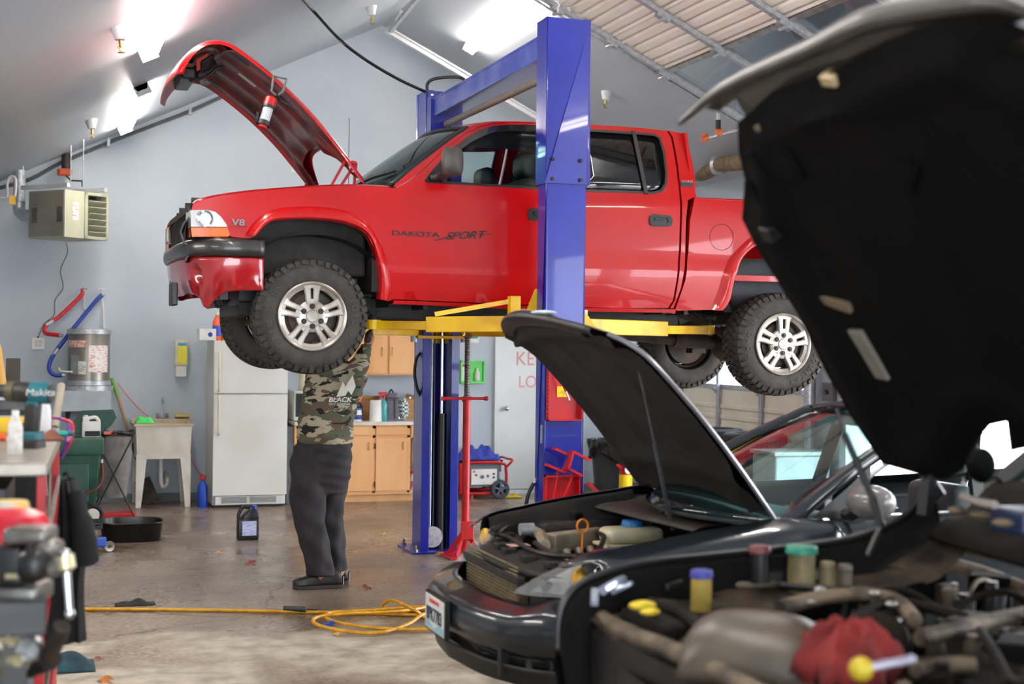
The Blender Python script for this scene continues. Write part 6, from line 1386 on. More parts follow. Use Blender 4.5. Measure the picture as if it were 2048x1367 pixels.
legF=[Jr(634,703,890,.02,.13),Jr(632,702,925,.05,.14),Jr(630,695,970,.09,.13),Jr(630,689,1010,.11,.11),Jr(634,687,1045,.12,.095),Jr(643,690,1080,.12,.088),Jr(656,692,1115,.12,.08),Jr(664,694,1140,.12,.075)]
def loft_join(rowsets,name,m,wr,seeds,caps=True):
 mb=MB()
 for rs,sd in zip(rowsets,seeds):
  q=tapered('x',rs,m,None,wr=wr,seed=sd);mb.add(q.v,q.f)
 return mb
seat_=[Jr(596,702,876,.01,.135),Jr(593,703,895,.01,.145),Jr(585,703,925,.01,.16),Jr(583,699,955,.02,.16),Jr(590,690,985,.02,.13)]
mb=loft_join([legN,legF,seat_],'trousers',m_pants,.011,(3,8,5));tr_o=mb.build('trousers',m_pants,man,smooth=True,angle=180)
rm=tr_o.modifiers.new('rm','REMESH');rm.mode='VOXEL';rm.voxel_size=.011;rm.use_smooth_shade=True
sm=tr_o.modifiers.new('sm','SMOOTH');sm.factor=.5;sm.iterations=1
torso=[Jr(598,703,886,.01,.15),Jr(594,706,868,.01,.165),Jr(598,708,845,.01,.165),Jr(601,714,815,.02,.16),Jr(606,722,785,.02,.155),Jr(612,730,757,.02,.14),Jr(624,728,735,.01,.11),Jr(640,690,718,0,.07)]
armR=[Jr(672,724,790,.0,.11),Jr(680,732,762,-.01,.10),Jr(692,737,735,-.03,.08),Jr(706,740,714,-.03,.065),Jr(716,742,700,-.03,.055),Jr(723,744,688,-.03,.042)]
armL=[Jr(610,660,780,.1,.10),Jr(612,660,750,.12,.08),Jr(620,660,722,.13,.06),Jr(640,672,700,.12,.05)]
mb=loft_join([torso,armR,armL],'sweatshirt',m_camo,.010,(2,9,4));so=mb.build('sweatshirt',m_camo,man,smooth=True,angle=180)
rm=so.modifiers.new('rm','REMESH');rm.mode='VOXEL';rm.voxel_size=.011;rm.use_smooth_shade=True
sm=so.modifiers.new('sm','SMOOTH');sm.factor=.5;sm.iterations=1
def backp(px,py):
 p=J(px,py,.0);return p
bn=(-cF*.93+cR*.36).normalized();br=cR*.93+cF*.36
def bpt_(a,b):return(P(688,778,d=MD-.155)+br*a+Vector((0,0,b)))
wh=mat('print_white','#dcd9cf',rough=.8)
mb=MB()
for poly in([(-.055,-.055),(-.01,.055),(.012,.015),(.022,.04),(.062,.10),(.085,.02),(.055,-.04),(.03,-.01),(.01,-.045)],):
 pts=[bpt_(a,b)for a,b in poly];mb.add(pts+[p+bn*.004 for p in pts],[tuple(range(len(pts))),tuple(range(len(pts)*2-1,len(pts)-1,-1))])
mb.build('mountain_print',wh,man)
Mt=Matrix.Translation(bpt_(-.03,-.075)+bn*.004)@Matrix((br,Vector((0,0,1)),bn)).transposed().to_4x4()
text('back_lettering','BLACK',wh,Mt,.045,.001,man,sx=1.2,shear=.2,bold=.001)
Mt=Matrix.Translation(bpt_(-.035,-.105)+bn*.004)@Matrix((br,Vector((0,0,1)),bn)).transposed().to_4x4()
text('back_lettering','OUT GARAGE',wh,Mt,.022,.001,man,sx=1.1,shear=.2)
hc=J(647,672,-.02);hd=MB()
fw=(-cR*.8+cF*.5+Vector((0,0,.35))).normalized();hs=fw.cross(Vector((0,0,1))).normalized();hu=hs.cross(fw).normalized()
def hp_(a,b,c):return hc+fw*a+hs*b+hu*c
hd.grid(lambda u,v:hp_(.098*math.cos(2*PI*u)*math.sin(PI*v),.076*math.sin(2*PI*u)*math.sin(PI*v)*(1-.12*max(0,math.cos(PI*v))),-.118*math.cos(PI*v)),28,18,cu=True)
hb=hd.build('head',m_skin,man,smooth=True)
MB().ball(hp_(.10,0,-.015),.016).ball(hp_(-.01,.077,-.01),(.012,.012,.025)).ball(hp_(-.01,-.077,-.01),(.012,.012,.025)).build('nose_and_ears',m_skin,hb,smooth=True)['kind']='stuff'
MB().ball(hp_(.088,.03,.015),.011).build('eye',m_white,hb,smooth=True);MB().ball(hp_(.088,-.03,.015),.011).build('eye',m_white,hb,smooth=True)
MB().bar(hp_(.093,-.022,-.055),hp_(.093,.022,-.055),.008,.008).build('mouth',mat('lips','#8a4a40',rough=.5),hb)
MB().grid(lambda u,v:hp_(-.012+.104*math.cos(2*PI*u)*math.sin(PI*v*.62),.083*math.sin(2*PI*u)*math.sin(PI*v*.62),.012+.118*math.cos(PI*v*.62)),28,10,cu=True).build('hair',m_hair,man,smooth=True)
def hand(c,up,sd,s_,nm):
 up=Vector(up).normalized();sd=Vector(sd).normalized();nn=up.cross(sd).normalized();c=Vector(c)
 vs=[c-up*.05,c,c+up*.045];es=[(0,1),(1,2)];rd=[.03,(.04,.022),(.042,.02)]
 skin('palm_'+nm if False else 'hand',*_hand_geo(c,up,sd,nn,s_),m_glove,man,root=1)
def _hand_geo(c,up,sd,nn,s_):
 vs=[c-up*.07,c-up*.01,c+up*.035];es=[(0,1),(1,2)];rd=[.032,.036,.034]
 for k,(o,l)in enumerate(((-.033,.062),(-.011,.074),(.011,.07),(.033,.055))):
  i=len(vs);b=c+up*.04+sd*o;d1=(up*.9+nn*.35*s_).normalized();d2=(up*.3+nn*.95*s_).normalized()
  vs+=[b,b+d1*l*.5,b+d1*l*.5+d2*l*.45];es+=[(2,i),(i,i+1),(i+1,i+2)];rd+=[.011,.0095,.008]
 i=len(vs);b=c-up*.0-sd*.036;vs+=[b,b+(-sd*.8+up*.5).normalized()*.035,b+(-sd*.8+up*.5).normalized()*.03+(up*.8+nn*.5*s_).normalized()*.03];es+=[(1,i),(i,i+1),(i+1,i+2)];rd+=[.014,.011,.009]
 return vs,es,rd
hand(J(738,672,-.03),(cR*.25+Vector((0,0,1))),cF,-1,'a');hand(J(686,664,.1),(cR*.3+Vector((0,0,1))),cF,-1,'b')
def shoe(heel,toe,w,nm):
 heel=Vector(heel);toe=Vector(toe);heel.z=toe.z=0;d=(toe-heel);Ln=d.length;d.normalize();s=Vector((-d.y,d.x,0))
 prof=[(0,.045,.085),(.08,.05,.10),(.25,.05,.115),(.42,.048,.105),(.58,.055,.075),(.78,.055,.06),(.93,.042,.05),(1,.015,.035)]
 def fn(u,v):
  q=v*(len(prof)-1);a=min(int(q),len(prof)-2);g=q-a;t=prof[a][0]*(1-g)+prof[a+1][0]*g;ww=prof[a][1]*(1-g)+prof[a+1][1]*g;h=prof[a][2]*(1-g)+prof[a+1][2]*g;an=PI*u
  return heel+d*t*Ln+s*ww*math.cos(an)*(1 if True else 1)+Vector((0,0,.02+1.2*h*math.sin(an)**.8))
 o=MB().grid(fn,18,28).add([heel+Vector((0,0,.03))],[]).build('shoe',m_shoe,man,smooth=True)
 md=o.modifiers.new('s','SOLIDIFY');md.thickness=.004
 pl=[heel+d*t*Ln+s*ww*1.06 for t,ww,h in prof]+[heel+d*t*Ln-s*ww*1.06 for t,ww,h in prof[::-1]];n=len(pl)
 MB().add([p+Vector((0,0,.001))for p in pl]+[p+Vector((0,0,.026))for p in pl],[tuple(range(n-1,-1,-1)),tuple(range(n,2*n))]+[(i,(i+1)%n,n+(i+1)%n,n+i)for i in range(n)]).build('sole',m_sole,o,bevel=.003)
 MB().grid(lambda u,v:heel+s*(.047*math.cos(PI*u+PI))*1.0-d*(.006-.0)+Vector((0,0,.025+.06*v))-d*(.012*math.sin(PI*u)),10,3).build('heel_counter',mat('shoe_grey','#7f8288',rough=.4),o,smooth=True)
hN=P(682,1173,Z=0);tN=P(586,1168,Z=0);hF=P(695,1163,Z=0);tF=P(618,1156,Z=0);hN=J(682,1170,-.02);tN=J(586,1168,-.13);hF=J(694,1160,.16);tF=J(610,1160,.05)
hN.z=tN.z=hF.z=tF.z=0
shoe(hN,tN,.05,'a');shoe(hF,tF,.05,'b')
m_sed=mat('sedan_grey','#1c2229','#181e25',scale=2,rough=.3,coat=.7,metal=.3)
m_sed2=mat('sedan_black_trim','#0e0f11','#151618',scale=10,rough=.45)
m_hoodin=mat('hood_liner','#1b1614','#241d1a',scale=10,rough=.75,bump=.3,bscale=30)
m_ebay=mat('engine_black','#12100f','#221d19',scale=12,rough=.65,bump=.4,bscale=60)
m_dust=mat('dusty_alloy','#a59a88','#857a69',scale=12,rough=.5,metal=.3)
AY0,AYC=5.27,6.15;AY1=2*AYC-AY0
sedan=thing('sedan_car','dark grey sedan with raised hood and a licence plate, nose beside the yellow hose','car',(4.0,AYC,0))
def am(mb):return MB().add([Vector((v.x,2*AYC-v.y,v.z))for v in mb.v],[f[::-1]for f in mb.f])
def AP(px,py,Y):p=P(px,py,Y=Y);return(p.x,p.z)
AYI=5.43
ed=spl2([AP(*q,AYI)for q in((1134,1136),(1192,1105),(1266,1091),(1313,1080),(1398,1063),(1483,1049),(1554,1036),(1600,1036))],4)
belt=[AP(*q,5.34)for q in((1627,1040),(1700,1035),(1800,1026))]
ex=[p[0]for p in ed];bz=belt[0][1]
ed2=ed+[(ed[-1][0]+.25,bz),(4.4,bz+.02),(5.4,bz+.05),(6.3,bz+.02)]
def edz(x):
 for(a,b),(c,d)in zip(ed2,ed2[1:]):
  if a<=x<=c:return b+(d-b)*(x-a)/(c-a)
 return ed2[0][1]if x<ed2[0][0]else ed2[-1][1]
def afront(x):return.30*max(0,(2.55-x)/.75)**2.2
side_prof=[(0,0),(-.05,-.006),(-.10,-.022),(-.138,-.05),(-.155,-.085),(-.165,-.14),(-.168,-.24),(-.172,-.36),(-.172,-.50),(-.15,-.64),(-.13,-.72)]
def side_fn(u,v,x0=None,x1=6.3):
 x0=ed2[0][0]if x0 is None else x0
 if x0<2.2:x0=x0+(2.2-x0)*max(0,min(1,(v-.10)/.12))
 x=x0+(x1-x0)*u;i=v*(len(side_prof)-1);j=min(int(i),len(side_prof)-2);f=i-j;dy=side_prof[j][0]*(1-f)+side_prof[j+1][0]*f;dz=side_prof[j][1]*(1-f)+side_prof[j+1][1]*f
 return Vector((x,AYI+dy+afront(x),edz(x)+dz))
for sd in(0,1):
 mb=MB().grid(lambda u,v:side_fn(u,v,x1=3.28),30,20);o=(am(mb)if sd else mb).build('front_fender',m_sed,sedan,smooth=True,solid=.004)
 mb=MB().grid(lambda u,v:side_fn(u,v,3.285,4.3),16,20);(am(mb)if sd else mb).build('front_door',m_sed,sedan,smooth=True,solid=.004)
 mb=MB().grid(lambda u,v:side_fn(u,v,4.305,5.2),16,20);(am(mb)if sd else mb).build('rear_door',m_sed,sedan,smooth=True,solid=.004)
 mb=MB().grid(lambda u,v:side_fn(u,v,5.205,6.3),16,20);(am(mb)if sd else mb).build('rear_fender',m_sed,sedan,smooth=True,solid=.004)
 mb=MB().box(2.9,5.0,5.32,5.4,.22,.36);(am(mb)if sd else mb).build('sill',m_sed2,sedan)
 mb=MB().grid(lambda u,v:Vector((ed2[0][0]+.1+(3.0-ed2[0][0]-.1)*u,AYI+.01+.06*v+afront(ed2[0][0]+.1+(3.0-ed2[0][0]-.1)*u),edz(ed2[0][0]+.1+(3.0-ed2[0][0]-.1)*u)-.012-.30*v*v)),24,6);(am(mb)if sd else mb).build('inner_fender',m_ebay,sedan,smooth=True)
 for wx in(2.66,5.30):
  yy=5.29
  w_=MB().lathe([(.20,.0),(.215,-.012),(.29,-.012),(.315,.02),(.32,.05),(.32,.18),(.29,.2)],(wx,yy,.32),axis=(0,1,0),n=40);w_=am(w_)if sd else w_
  wo=w_.build('wheel',m_rub,sedan,smooth=True)
  w_=MB().lathe([(.0,.02),(.05,.0),(.06,.02),(.18,.03),(.2,.0),(.205,.02)],(wx,yy,.32),axis=(0,1,0),n=30);(am(w_)if sd else w_).build('rim',m_alu,wo,smooth=True)
MB().box(2.2,6.2,5.5,6.8,.18,.30).box(3.15,3.2,5.4,6.9,.3,.93).build('floor_pan',m_ebay,sedan)
ppl=[(2.42,5.30),(2.18,5.36),(2.02,5.45),(1.92,5.58),(1.84,5.80),(1.80,AYC)]
ppl=spl2(ppl,5);ppl=ppl+[(x,2*AYC-y)for x,y in ppl[::-1][1:]]
def pl_at(u,o=0):
 i=u*(len(ppl)-1);j=min(int(i),len(ppl)-2);f=i-j;a,b=ppl[j],ppl[j+1];x=a[0]+(b[0]-a[0])*f;y=a[1]+(b[1]-a[1])*f
 t=Vector((b[0]-a[0],b[1]-a[1])).normalized();n=Vector((-t.y,t.x));
 if n.x>0:n=-n
 return x+n.x*o,y+n.y*o
def bgrid(name,zt,zb,prof,m,nv=10,par=None,u0=0,u1=1,solid=.005):
 def fn(u,v):
  uu=u0+(u1-u0)*u;x,y=pl_at(uu,prof(v,uu));s=1-abs(2*uu-1);a=zt(s)if callable(zt)else zt;b=zb(s)if callable(zb)else zb
  return Vector((x,y,b+(a-b)*v))
 return MB().grid(fn,64,nv).build(name,m,par or sedan,smooth=True,solid=solid)
zpl=P(893,1187,X=1.79).z;zlow_=P(912,1268,X=1.80).z;zbot=P(960,1335,X=1.84).z
BT=.675
bum=bgrid('bumper',lambda s:BT+.04*max(0,min(1,(.62-s)/.2)),lambda s:zlow_,lambda v,u:(.045*math.sin(PI*min(1,v*1.15))**.6)-.10*max(0,v-.82)/.18*(1 if.0<u<1 else 0),m_sed,18)
bgrid('bumper_lip',lambda s:zbot+.06,lambda s:zbot-.02,lambda v,u:.0+.02*v,m_sed2,4)
bgrid('lower_grille_back',lambda s:zlow_+.01,lambda s:zbot,lambda v,u:-.05,m_blk,3)
for k in range(4):z=zbot+.06+(zlow_-zbot-.07)*(k+.5)/4;bgrid('grille_bar',lambda s,z=z:z+.008,lambda s,z=z:z-.008,lambda v,u:-.012,m_sed2,1,u0=.2,u1=.8,solid=.012)
for uu in(.33,.67):
 x,y=pl_at(uu,.0);MB().box(x-.03,x+.05,y-.018,y+.018,zbot,zlow_+.02).build('grille_divider',m_sed2,sedan,bevel=.006)
for uu in(.225,.775):
 x,y=pl_at(uu,-.01);x2,y2=pl_at(uu+.01,-.01);t=Vector((x2-x,y2-y,0)).normalized();n=Vector((-t.y,t.x,0));n=-n if n.x>0 else n
 z=(zbot+zlow_)/2+.02;MB().lathe([(0,.0),(.035,-.004),(.045,.006),(.062,.012),(.066,.0)],(x,y,z),axis=tuple(n),n=24).build('fog_lamp',mat('fog_lamp_grey','#30302f',rough=.25),sedan,smooth=True)
bl_=P(905,1225,X=1.8);
pc=P(893,1226,X=1.775);PY=6.17;pz=P(893,1227,Y=PY).z;pxx=pl_at(.5,.05)[0]-.012
lp=MB().box(pxx-.004,pxx,PY-.1525,PY+.1525,pz-.078,pz+.078).build('licence_plate',mat('plate_white','#dfe2df',rough=.45),sedan,bevel=.002)
MB().box(pxx,pxx+.02,PY-.165,PY+.165,pz-.088,pz+.088).build('plate_holder',m_blk,sedan)
Mp=lambda z,y=PY:Matrix.Translation((pxx-.0055,y,z))@Matrix(((0,-1,0),(0,0,1),(-1,0,0))).transposed().to_4x4()
text('plate_number','BPK7783',mat('plate_blue','#1c2c44',rough=.5),Mp(pz-.008),.085,.001,lp,sx=.8,bold=.001)
text('plate_state','WASHINGTON',m_redink,Mp(pz+.055),.026,.001,lp,sx=.9)
MB().grid(lambda u,v:Vector((pxx-.0048,PY-.15+.3*u,pz-.076+.028*v+.012*math.sin(9*u)*v)),20,1).build('plate_mountain',mat('plate_teal','#9fc8d2',rough=.5),lp)
zr0,zr1=P(933,1190,X=2.0).z,P(933,1103,X=2.0).z
xs_=2.02;ry0,ry1=5.98-.15,6.60
rd=MB().box(xs_,xs_+.04,ry0,ry1,BT-.16,zr1-.03).build('radiator',mat('condenser_tan','#5b4f3d','#473c2e',scale=30,rough=.6),sedan)
mb=MB()
for k in range(16):z=BT-.12+k*.016;mb.box(xs_-.008,xs_,ry0+.01,ry1-.01,z,z+.006)
o=mb.build('radiator_fins',mat('fin_tan','#84765b','#6a5d46',scale=30,rough=.5),rd);o['kind']='stuff'
MB().box(xs_-.02,xs_+.02,ry0-.02,ry1+.02,zr1-.04,zr1-.005).build('radiator_tank',m_dark,rd,bevel=.004)
mb=MB().grid(lambda u,v:Vector((2.0+.22*v+.28*abs(2*u-1)**2.4,5.42+1.46*u,zr1+.01+.035*v+.006*math.sin(40*u)*math.sin(PI*v))),50,6);mb.build('slam_panel',m_ebay,sedan,smooth=True,solid=.02)
for k,u in enumerate((.12,.25,.38,.55,.66,.8,.9)):
 p=Vector((2.10+.28*abs(2*u-1)**2.4,5.42+1.46*u,zr1+.045));MB().box(p.x-.03,p.x+.035,p.y-.035,p.y+.035,p.z-.01,p.z+.018).build('clip_bracket',m_ebay,sedan,bevel=.006)
p=P(1037,1085,Z=zr1+.07);MB().box(p.x-.05,p.x+.05,p.y-.035,p.y+.035,p.z-.012,p.z-.008).build('caution_sticker',mat('sticker_salmon','#c97a66','#e9d7cc',scale=30,rough=.5),sedan)
MB().box(2.06,2.2,5.62,5.82,BT-.15,zr1).build('radiator_mount',m_ebay,sedan,bevel=.02)
MB().box(2.06,2.2,6.62,6.78,BT-.15,zr1).build('radiator_mount',m_ebay,sedan,bevel=.02)
hlp=[(1001.5,1186),(1010,1165),(1028,1140),(1042,1129),(1073,1130),(1132,1137),(1176,1145),(1193,1154),(1178,1170),(1141,1192),(1124,1198),(1076,1195)]
def lampx(y):
 for(a,b)in zip(ppl,ppl[1:]):
  if a[1]<=y<=b[1]and b[1]>a[1]:return a[0]+(b[0]-a[0])*(y-a[1])/(b[1]-a[1])
 return ppl[0][0]
def lamp_hit(px,py,off=.03):
 lo,hi=5.2,AYC
 for _ in range(40):
  m_=(lo+hi)/2;x=P(px,py,Y=m_).x
  if x>lampx(m_)+off:hi=m_
  else:lo=m_
 p=P(px,py,Y=lo);return(p.y,p.z)
hy=[lamp_hit(*q)for q in hlp]
def lamp3(y,z):k=(z-.62)/.14;return Vector((lampx(y)+.03+.10*max(0,k)**1.5,y,z))
for sd in(0,1):
 mb=panel(spl2(hy,2,True),lamp3,.03,flange=lambda p:Vector((p.x+.08,p.y+.02,p.z)));ho=(am(mb)if sd else mb).build('headlight',mat('lamp_lens','#e9edf0',rough=.05,alpha=.16,col2=None,coat=.6),sedan,smooth=True)
 mb=panel([(sum(h[0]for h in hy)/12+(h[0]-sum(q[0]for q in hy)/12)*.96,sum(h[1]for h in hy)/12+(h[1]-sum(q[1]for q in hy)/12)*.94)for h in hy],lambda y,z:lamp3(y,z)+Vector((.07,0,0)),.04);(am(mb)if sd else mb).build('lamp_housing',mat('lamp_inner_grey','#777b7b','#4f5353',scale=12,rough=.3,metal=.5),ho,smooth=True)
 for(px,py,r,m)in((1078,1160,.042,mat('lamp_amber','#e9b02a',rough=.2,coat=.5)),(1113,1158,.045,m_chrome),(1160,1158,.035,m_chrome)):
  y,z=lamp_hit(px,py);c=lamp3(y,z)+Vector((.03,.0,0));mb=MB().ball(c,(.03,r,r*1.15),18,12);(am(mb)if sd else mb).build('lamp_bowl',m,ho,smooth=True)
def EB(px,py,z):return P(px,py,Z=z)
MB().box(2.25,3.05,5.52,6.8,.30,.70).build('engine_bay_floor',m_ebay,sedan)
c=EB(1190,1045,.86);MB().box(c.x-.30,c.x+.28,c.y-.02,c.y+.30,.68,.87).build('engine_cover',m_ebay,sedan,bevel=.04,seg=3,smooth=True)
a,b=EB(1098,1085,.80),EB(1205,1072,.80);MB().bar(a,b,.09,.09).box(b.x-.02,b.x+.2,b.y-.05,b.y+.05,.70,.79).build('intake_manifold',m_dust,sedan,bevel=.012,seg=3,smooth=True)
for k in range(4):p=a+(b-a)*(.25+.22*k)+Vector((0,-.05,-.04));MB().cyl(p,p+Vector((0,-.06,-.06)),.022,n=12).build('runner',m_dust,sedan,smooth=True)
p=EB(1165,1060,.885);MB().tube([p+Vector((.028*math.cos(t*PI/8),0,.022+.03*math.sin(t*PI/8)))for t in range(16)],.006,6,closed=True).cyl(p+Vector((0,0,-.1)),p,.005).build('dipstick',mat('dipstick_orange','#e8861a',rough=.4),sedan)
c=EB(1262,1075,.82);res=MB().box(c.x-.15,c.x+.15,c.y-.08,c.y+.08,.80,.875).build('coolant_tank',mat('tank_cream','#d5cfb2','#c3bb98',scale=8,rough=.45),sedan,bevel=.03,seg=3,smooth=True)
MB().box(c.x-.17,c.x+.17,c.y-.10,c.y+.09,.785,.80).build('tank_seam',MATS['tank_cream'],res,bevel=.004);q=P(1265,1046,Y=c.y+.03);MB().cyl((q.x,c.y+.03,.87),(q.x,c.y+.03,.905),.06,.05,n=24).build('blue_cap',mat('cap_blue','#1f6fb0',rough=.4),res,smooth=True,bevel=.006)
MB().box(c.x-.13,c.x+.13,c.y-.09,c.y+.06,.64,.785).build('red_tank',mat('tank_maroon','#7c3b3c','#5e2c2e',scale=8,rough=.5),sedan,bevel=.02)
p0,p1=EB(1140,1035,.88),EB(1215,1018,.90);MB().cyl(p0,p1,.035,n=14).build('air_hose',m_blk,sedan,smooth=True);MB().cyl(p1,p1+(p1-p0).normalized()*.09,.045,n=16).build('airflow_meter',m_steel,sedan,smooth=True)
for pts,r,m in(([(1070,1085),(1100,1105),(1150,1112),(1190,1105),(1208,1075),(1195,1062)],.013,m_blk),([(980,1063),(1020,1075),(1060,1098),(1110,1110),(1180,1110)],.011,m_blk),([(1210,1030),(1260,1022),(1310,1030),(1330,1050)],.012,m_blk),([(1060,1060),(1080,1068),(1090,1090)],.028,m_dust),([(1230,1010),(1235,1022)],.012,m_dust),([(1215,1008),(1217,1024)],.012,m_dust),([(1310,1050),(1350,1062),(1380,1060)],.025,m_dark)):
 MB().tube([EB(x,y,.84)for x,y in pts],r,8,smooth=4).build('hose',m,sedan,smooth=True)
p=EB(1040,1058,.86);MB().cyl(p,p+Vector((.07,0,0)),.03,n=14).build('sensor',m_steel,sedan,smooth=True)
z_=.93;MB().tube([EB(x,y,z_)for x,y in((1162,1012),(1225,1008),(1290,1015),(1350,1035),(1390,1052))],.014,8,smooth=5).build('bay_seal',m_rub,sedan,smooth=True)
MB().tube([EB(x,y,.86)for x,y in((985,1060),(1010,1048),(1060,1035),(1120,1020),(1170,1010))],.012,8,smooth=5).build('bay_seal',m_rub,sedan,smooth=True)
q=[EB(1165,1008,.93),EB(1385,1062,.93),EB(1560,1030,.97),EB(1290,978,.97)]
MB().grid(lambda u,v:(q[0]*(1-u)+q[1]*u)*(1-v)+(q[3]*(1-u)+q[2]*u)*v+Vector((0,0,.02*math.sin(PI*v)+.006*math.sin(14*v))),16,12).build('plenum_cover',mat('plenum_grey','#4b423c','#393230',scale=4,rough=.55),sedan,smooth=True,solid=.01)
c=EB(1345,1030,.95);MB().box(c.x-.03,c.x+.03,c.y-.02,c.y+.02,.95,.97).build('yellow_clip',m_ylw,sedan)
cw=[EB(1300,985,.98),EB(1560,1036,.98)]
mb=MB().tube([cw[0]+Vector((.0,0,0)),cw[0]*.5+cw[1]*.5+Vector((-.05,0,.0)),cw[1]],.03,8,smooth=6);mb.build('cowl_strip',m_blk,sedan,smooth=True)
MB().bar(EB(1370,978,1.02),EB(1525,1015,1.02),.02,.03).build('wiper',m_blk,sedan);MB().bar(EB(1330,990,1.0),EB(1400,1000,1.0),.018,.02).build('wiper',m_blk,sedan)
hpn=[(1551,1038),(1483,939),(1410,842),(1358,780),(1300,715),(1262,684),(1228,664)]
hn=spl2([AP(*q,5.44)for q in hpn],4);NHS=len(hn)
def ah(u,v,off=0,ins=0):
 i=v*(NHS-1);j=min(int(i),NHS-2);f=i-j;x=hn[j][0]*(1-f)+hn[j+1][0]*f;z=hn[j][1]*(1-f)+hn[j+1][1]*f
 a,b=hn[max(0,j-1)],hn[min(NHS-1,j+2)];t=Vector((b[0]-a[0],b[1]-a[1])).normalized();n=Vector((-t.y,t.x));n=-n if n.y>0 else n
 s=2*u-1;k=max(0,(v-.5)/.5)**2;w=1-s*s
 x+=t.x*.20*k*w+n.x*(off-.03*w*(1-k));z+=t.y*.20*k*w+n.y*(off-.03*w*(1-k))-.0*k
 y=AYI+ins+(AYC-AYI-ins)*2*u
 return Vector((x,y+(AYC-y)*.10*k,z))
hood2=MB().grid(lambda u,v:ah(u,v),30,40).build('hood',m_sed,sedan,smooth=True,solid=.006)
MB().tube([ah(0,v/30,.006)for v in range(31)],.011,8).build('hood_edge',mat('edge_silver','#8e8d92',rough=.25,metal=.6),hood2,smooth=True)
def ahi(u,v):
 s=2*u-1;r=0
 for c_,w_ in((.12,.04),(.88,.05)):r=max(r,math.exp(-((v-c_)/w_)**2))
 r=max(r,math.exp(-((abs(s)-.86)/.06)**2));ribs=.5*math.exp(-((abs(s)-.35)/.06)**2)if.2<v<.8 else 0
 return ah(.025+.95*u,.03+.94*v,.02+.03*max(r,ribs))
MB().grid(ahi,44,44).build('hood_liner',m_hoodin,hood2,smooth=True)
mb=MB()
for k in range(7):
 mb.tube([ah(.30+.4*t/6,.925+.011*k,-.014)for t in range(7)],.004,5)
o=mb.build('grille_slats',m_blk,hood2);o['kind']='stuff'
mb=MB().grid(lambda u,v:ah(.06+.88*u,1,.0)+Vector((-.02*math.sin(PI*v),0,-.0))+Vector((.06*v*v-.01*v,0,-.055*v)),30,6);mb.build('nose_lip',m_sed2,hood2,smooth=True,solid=.006)
p=ah(.36,.97,-.02);tg=MB().ball(p,(.05,.11,.012),16,8);o=tag(tg.build('shop_rag',mat('pale_rag','#c9d2da','#aab4be',scale=20,rough=.9),None,smooth=True),'pale grey rag lying on the tip of the sedan\'s raised hood','cloth')
a,b=EB(1345,1058,.90),Vector(ahi(.12,.62));pr=MB().cyl(a,a+(b-a)*.55,.011,n=8).cyl(a+(b-a)*.55,b,.006,n=8).build('gas_strut',m_gry,sedan,smooth=True)
rl=spl2([AP(*q,6.72)for q in((1345,968),)]+[],1)if False else None
wsN=[AP(1620,1036,5.40),AP(1662,985,5.46),AP(1712,925,5.52),AP(1762,868,5.58),AP(1790,840,5.62)]
roofz=P(1660,816,Y=6.3).z
base=Vector((wsN[0][0],5.40,wsN[0][1]));topn=Vector((wsN[0][0]+.78,5.62,roofz-.03))
def wsf(u,v,off=0):
 y0=5.42+.2*v;s=2*u-1;y=y0+(2*(AYC-y0))*u
 x=base.x-.05+.80*v-.30*(1-s*s)*(1-.55*v);z=base.z-.03+(roofz-base.z+.0)*v**.85+.03*(1-s*s)*v
 return Vector((x+off*.5,y,z+off))
MB().grid(lambda u,v:wsf(.04+.92*u,v),24,14).build('windscreen',glassmat('sedan_glass','#cfe6e6',1.5),sedan,smooth=True,solid=.004)
for sd in(0,1):
 mb=MB()
 mb.tube([wsf(.02,v/10)for v in range(11)],.035,10).tube([wsf(.02,1),wsf(.02,1)+Vector((.5,-.0,.045)),wsf(.02,1)+Vector((1.2,0,.02)),wsf(.02,1)+Vector((1.9,-.03,-.25)),wsf(.02,1)+Vector((2.3,-.1,-.42))],.03,10,smooth=4)
 (am(mb)if sd else mb).build('pillar',m_sed,sedan,smooth=True)
 mb=MB().tube([wsf(-.0,v/10)+Vector((.05,-.012,-.02))for v in range(11)]+[wsf(0,1)+Vector((.5,0,.03)),wsf(0,1)+Vector((1.2,0,.0))],.012,8);(am(mb)if sd else mb).build('window_trim',mat('trim_satin','#a7abb4',rough=.25,metal=.5),sedan,smooth=True)
 for mb in(MB().bar((4.1,5.45,bz),(4.15,5.6,roofz-.05),.06,.03,up=(0,1,0)),MB().bar((5.1,5.45,bz),(5.0,5.62,roofz-.06),.06,.03,up=(0,1,0))):(am(mb)if sd else mb).build('door_post',m_sed2,sedan)
 tri=MB().add([(base.x+.0,5.39,bz+.0),(base.x+.28,5.39,bz+.0),(base.x+.33,5.45,bz+.22),(base.x+.2,5.42,bz+.13)],[(0,1,2,3)]);(am(tri)if sd else tri).build('mirror_base',m_sed2,sedan,solid=.01)
MB().grid(lambda u,v:wsf(u,1)*(1-0)+Vector((1.35*v,0,.035*math.sin(PI*min(1,v*.8))+.015*math.sin(PI*u))),20,12).build('roof',m_sed,sedan,smooth=True,solid=.01)
MB().grid(lambda u,v:wsf(u,1)+Vector((1.35+.75*v,0,-.05-.42*v)),12,6).build('rear_window',MATS['sedan_glass'],sedan,smooth=True,solid=.004)
MB().box(5.3,6.3,5.42,6.88,bz-.1,bz+.02).build('trunk_lid',m_sed,sedan,bevel=.03)
MB().grid(lambda u,v:wsf(u,.9+.1*v,-.02)+Vector((.1*v,0,0)),12,3).build('sun_band',mat('visor_grey','#8f8b88',rough=.8),sedan,smooth=True)
MB().grid(lambda u,v:wsf(.03+.94*u,.0)+Vector((.02+.55*v,0,-.01+.03*math.sin(PI*v))),14,6).build('dashboard',m_gry,sedan,smooth=True,solid=.03)
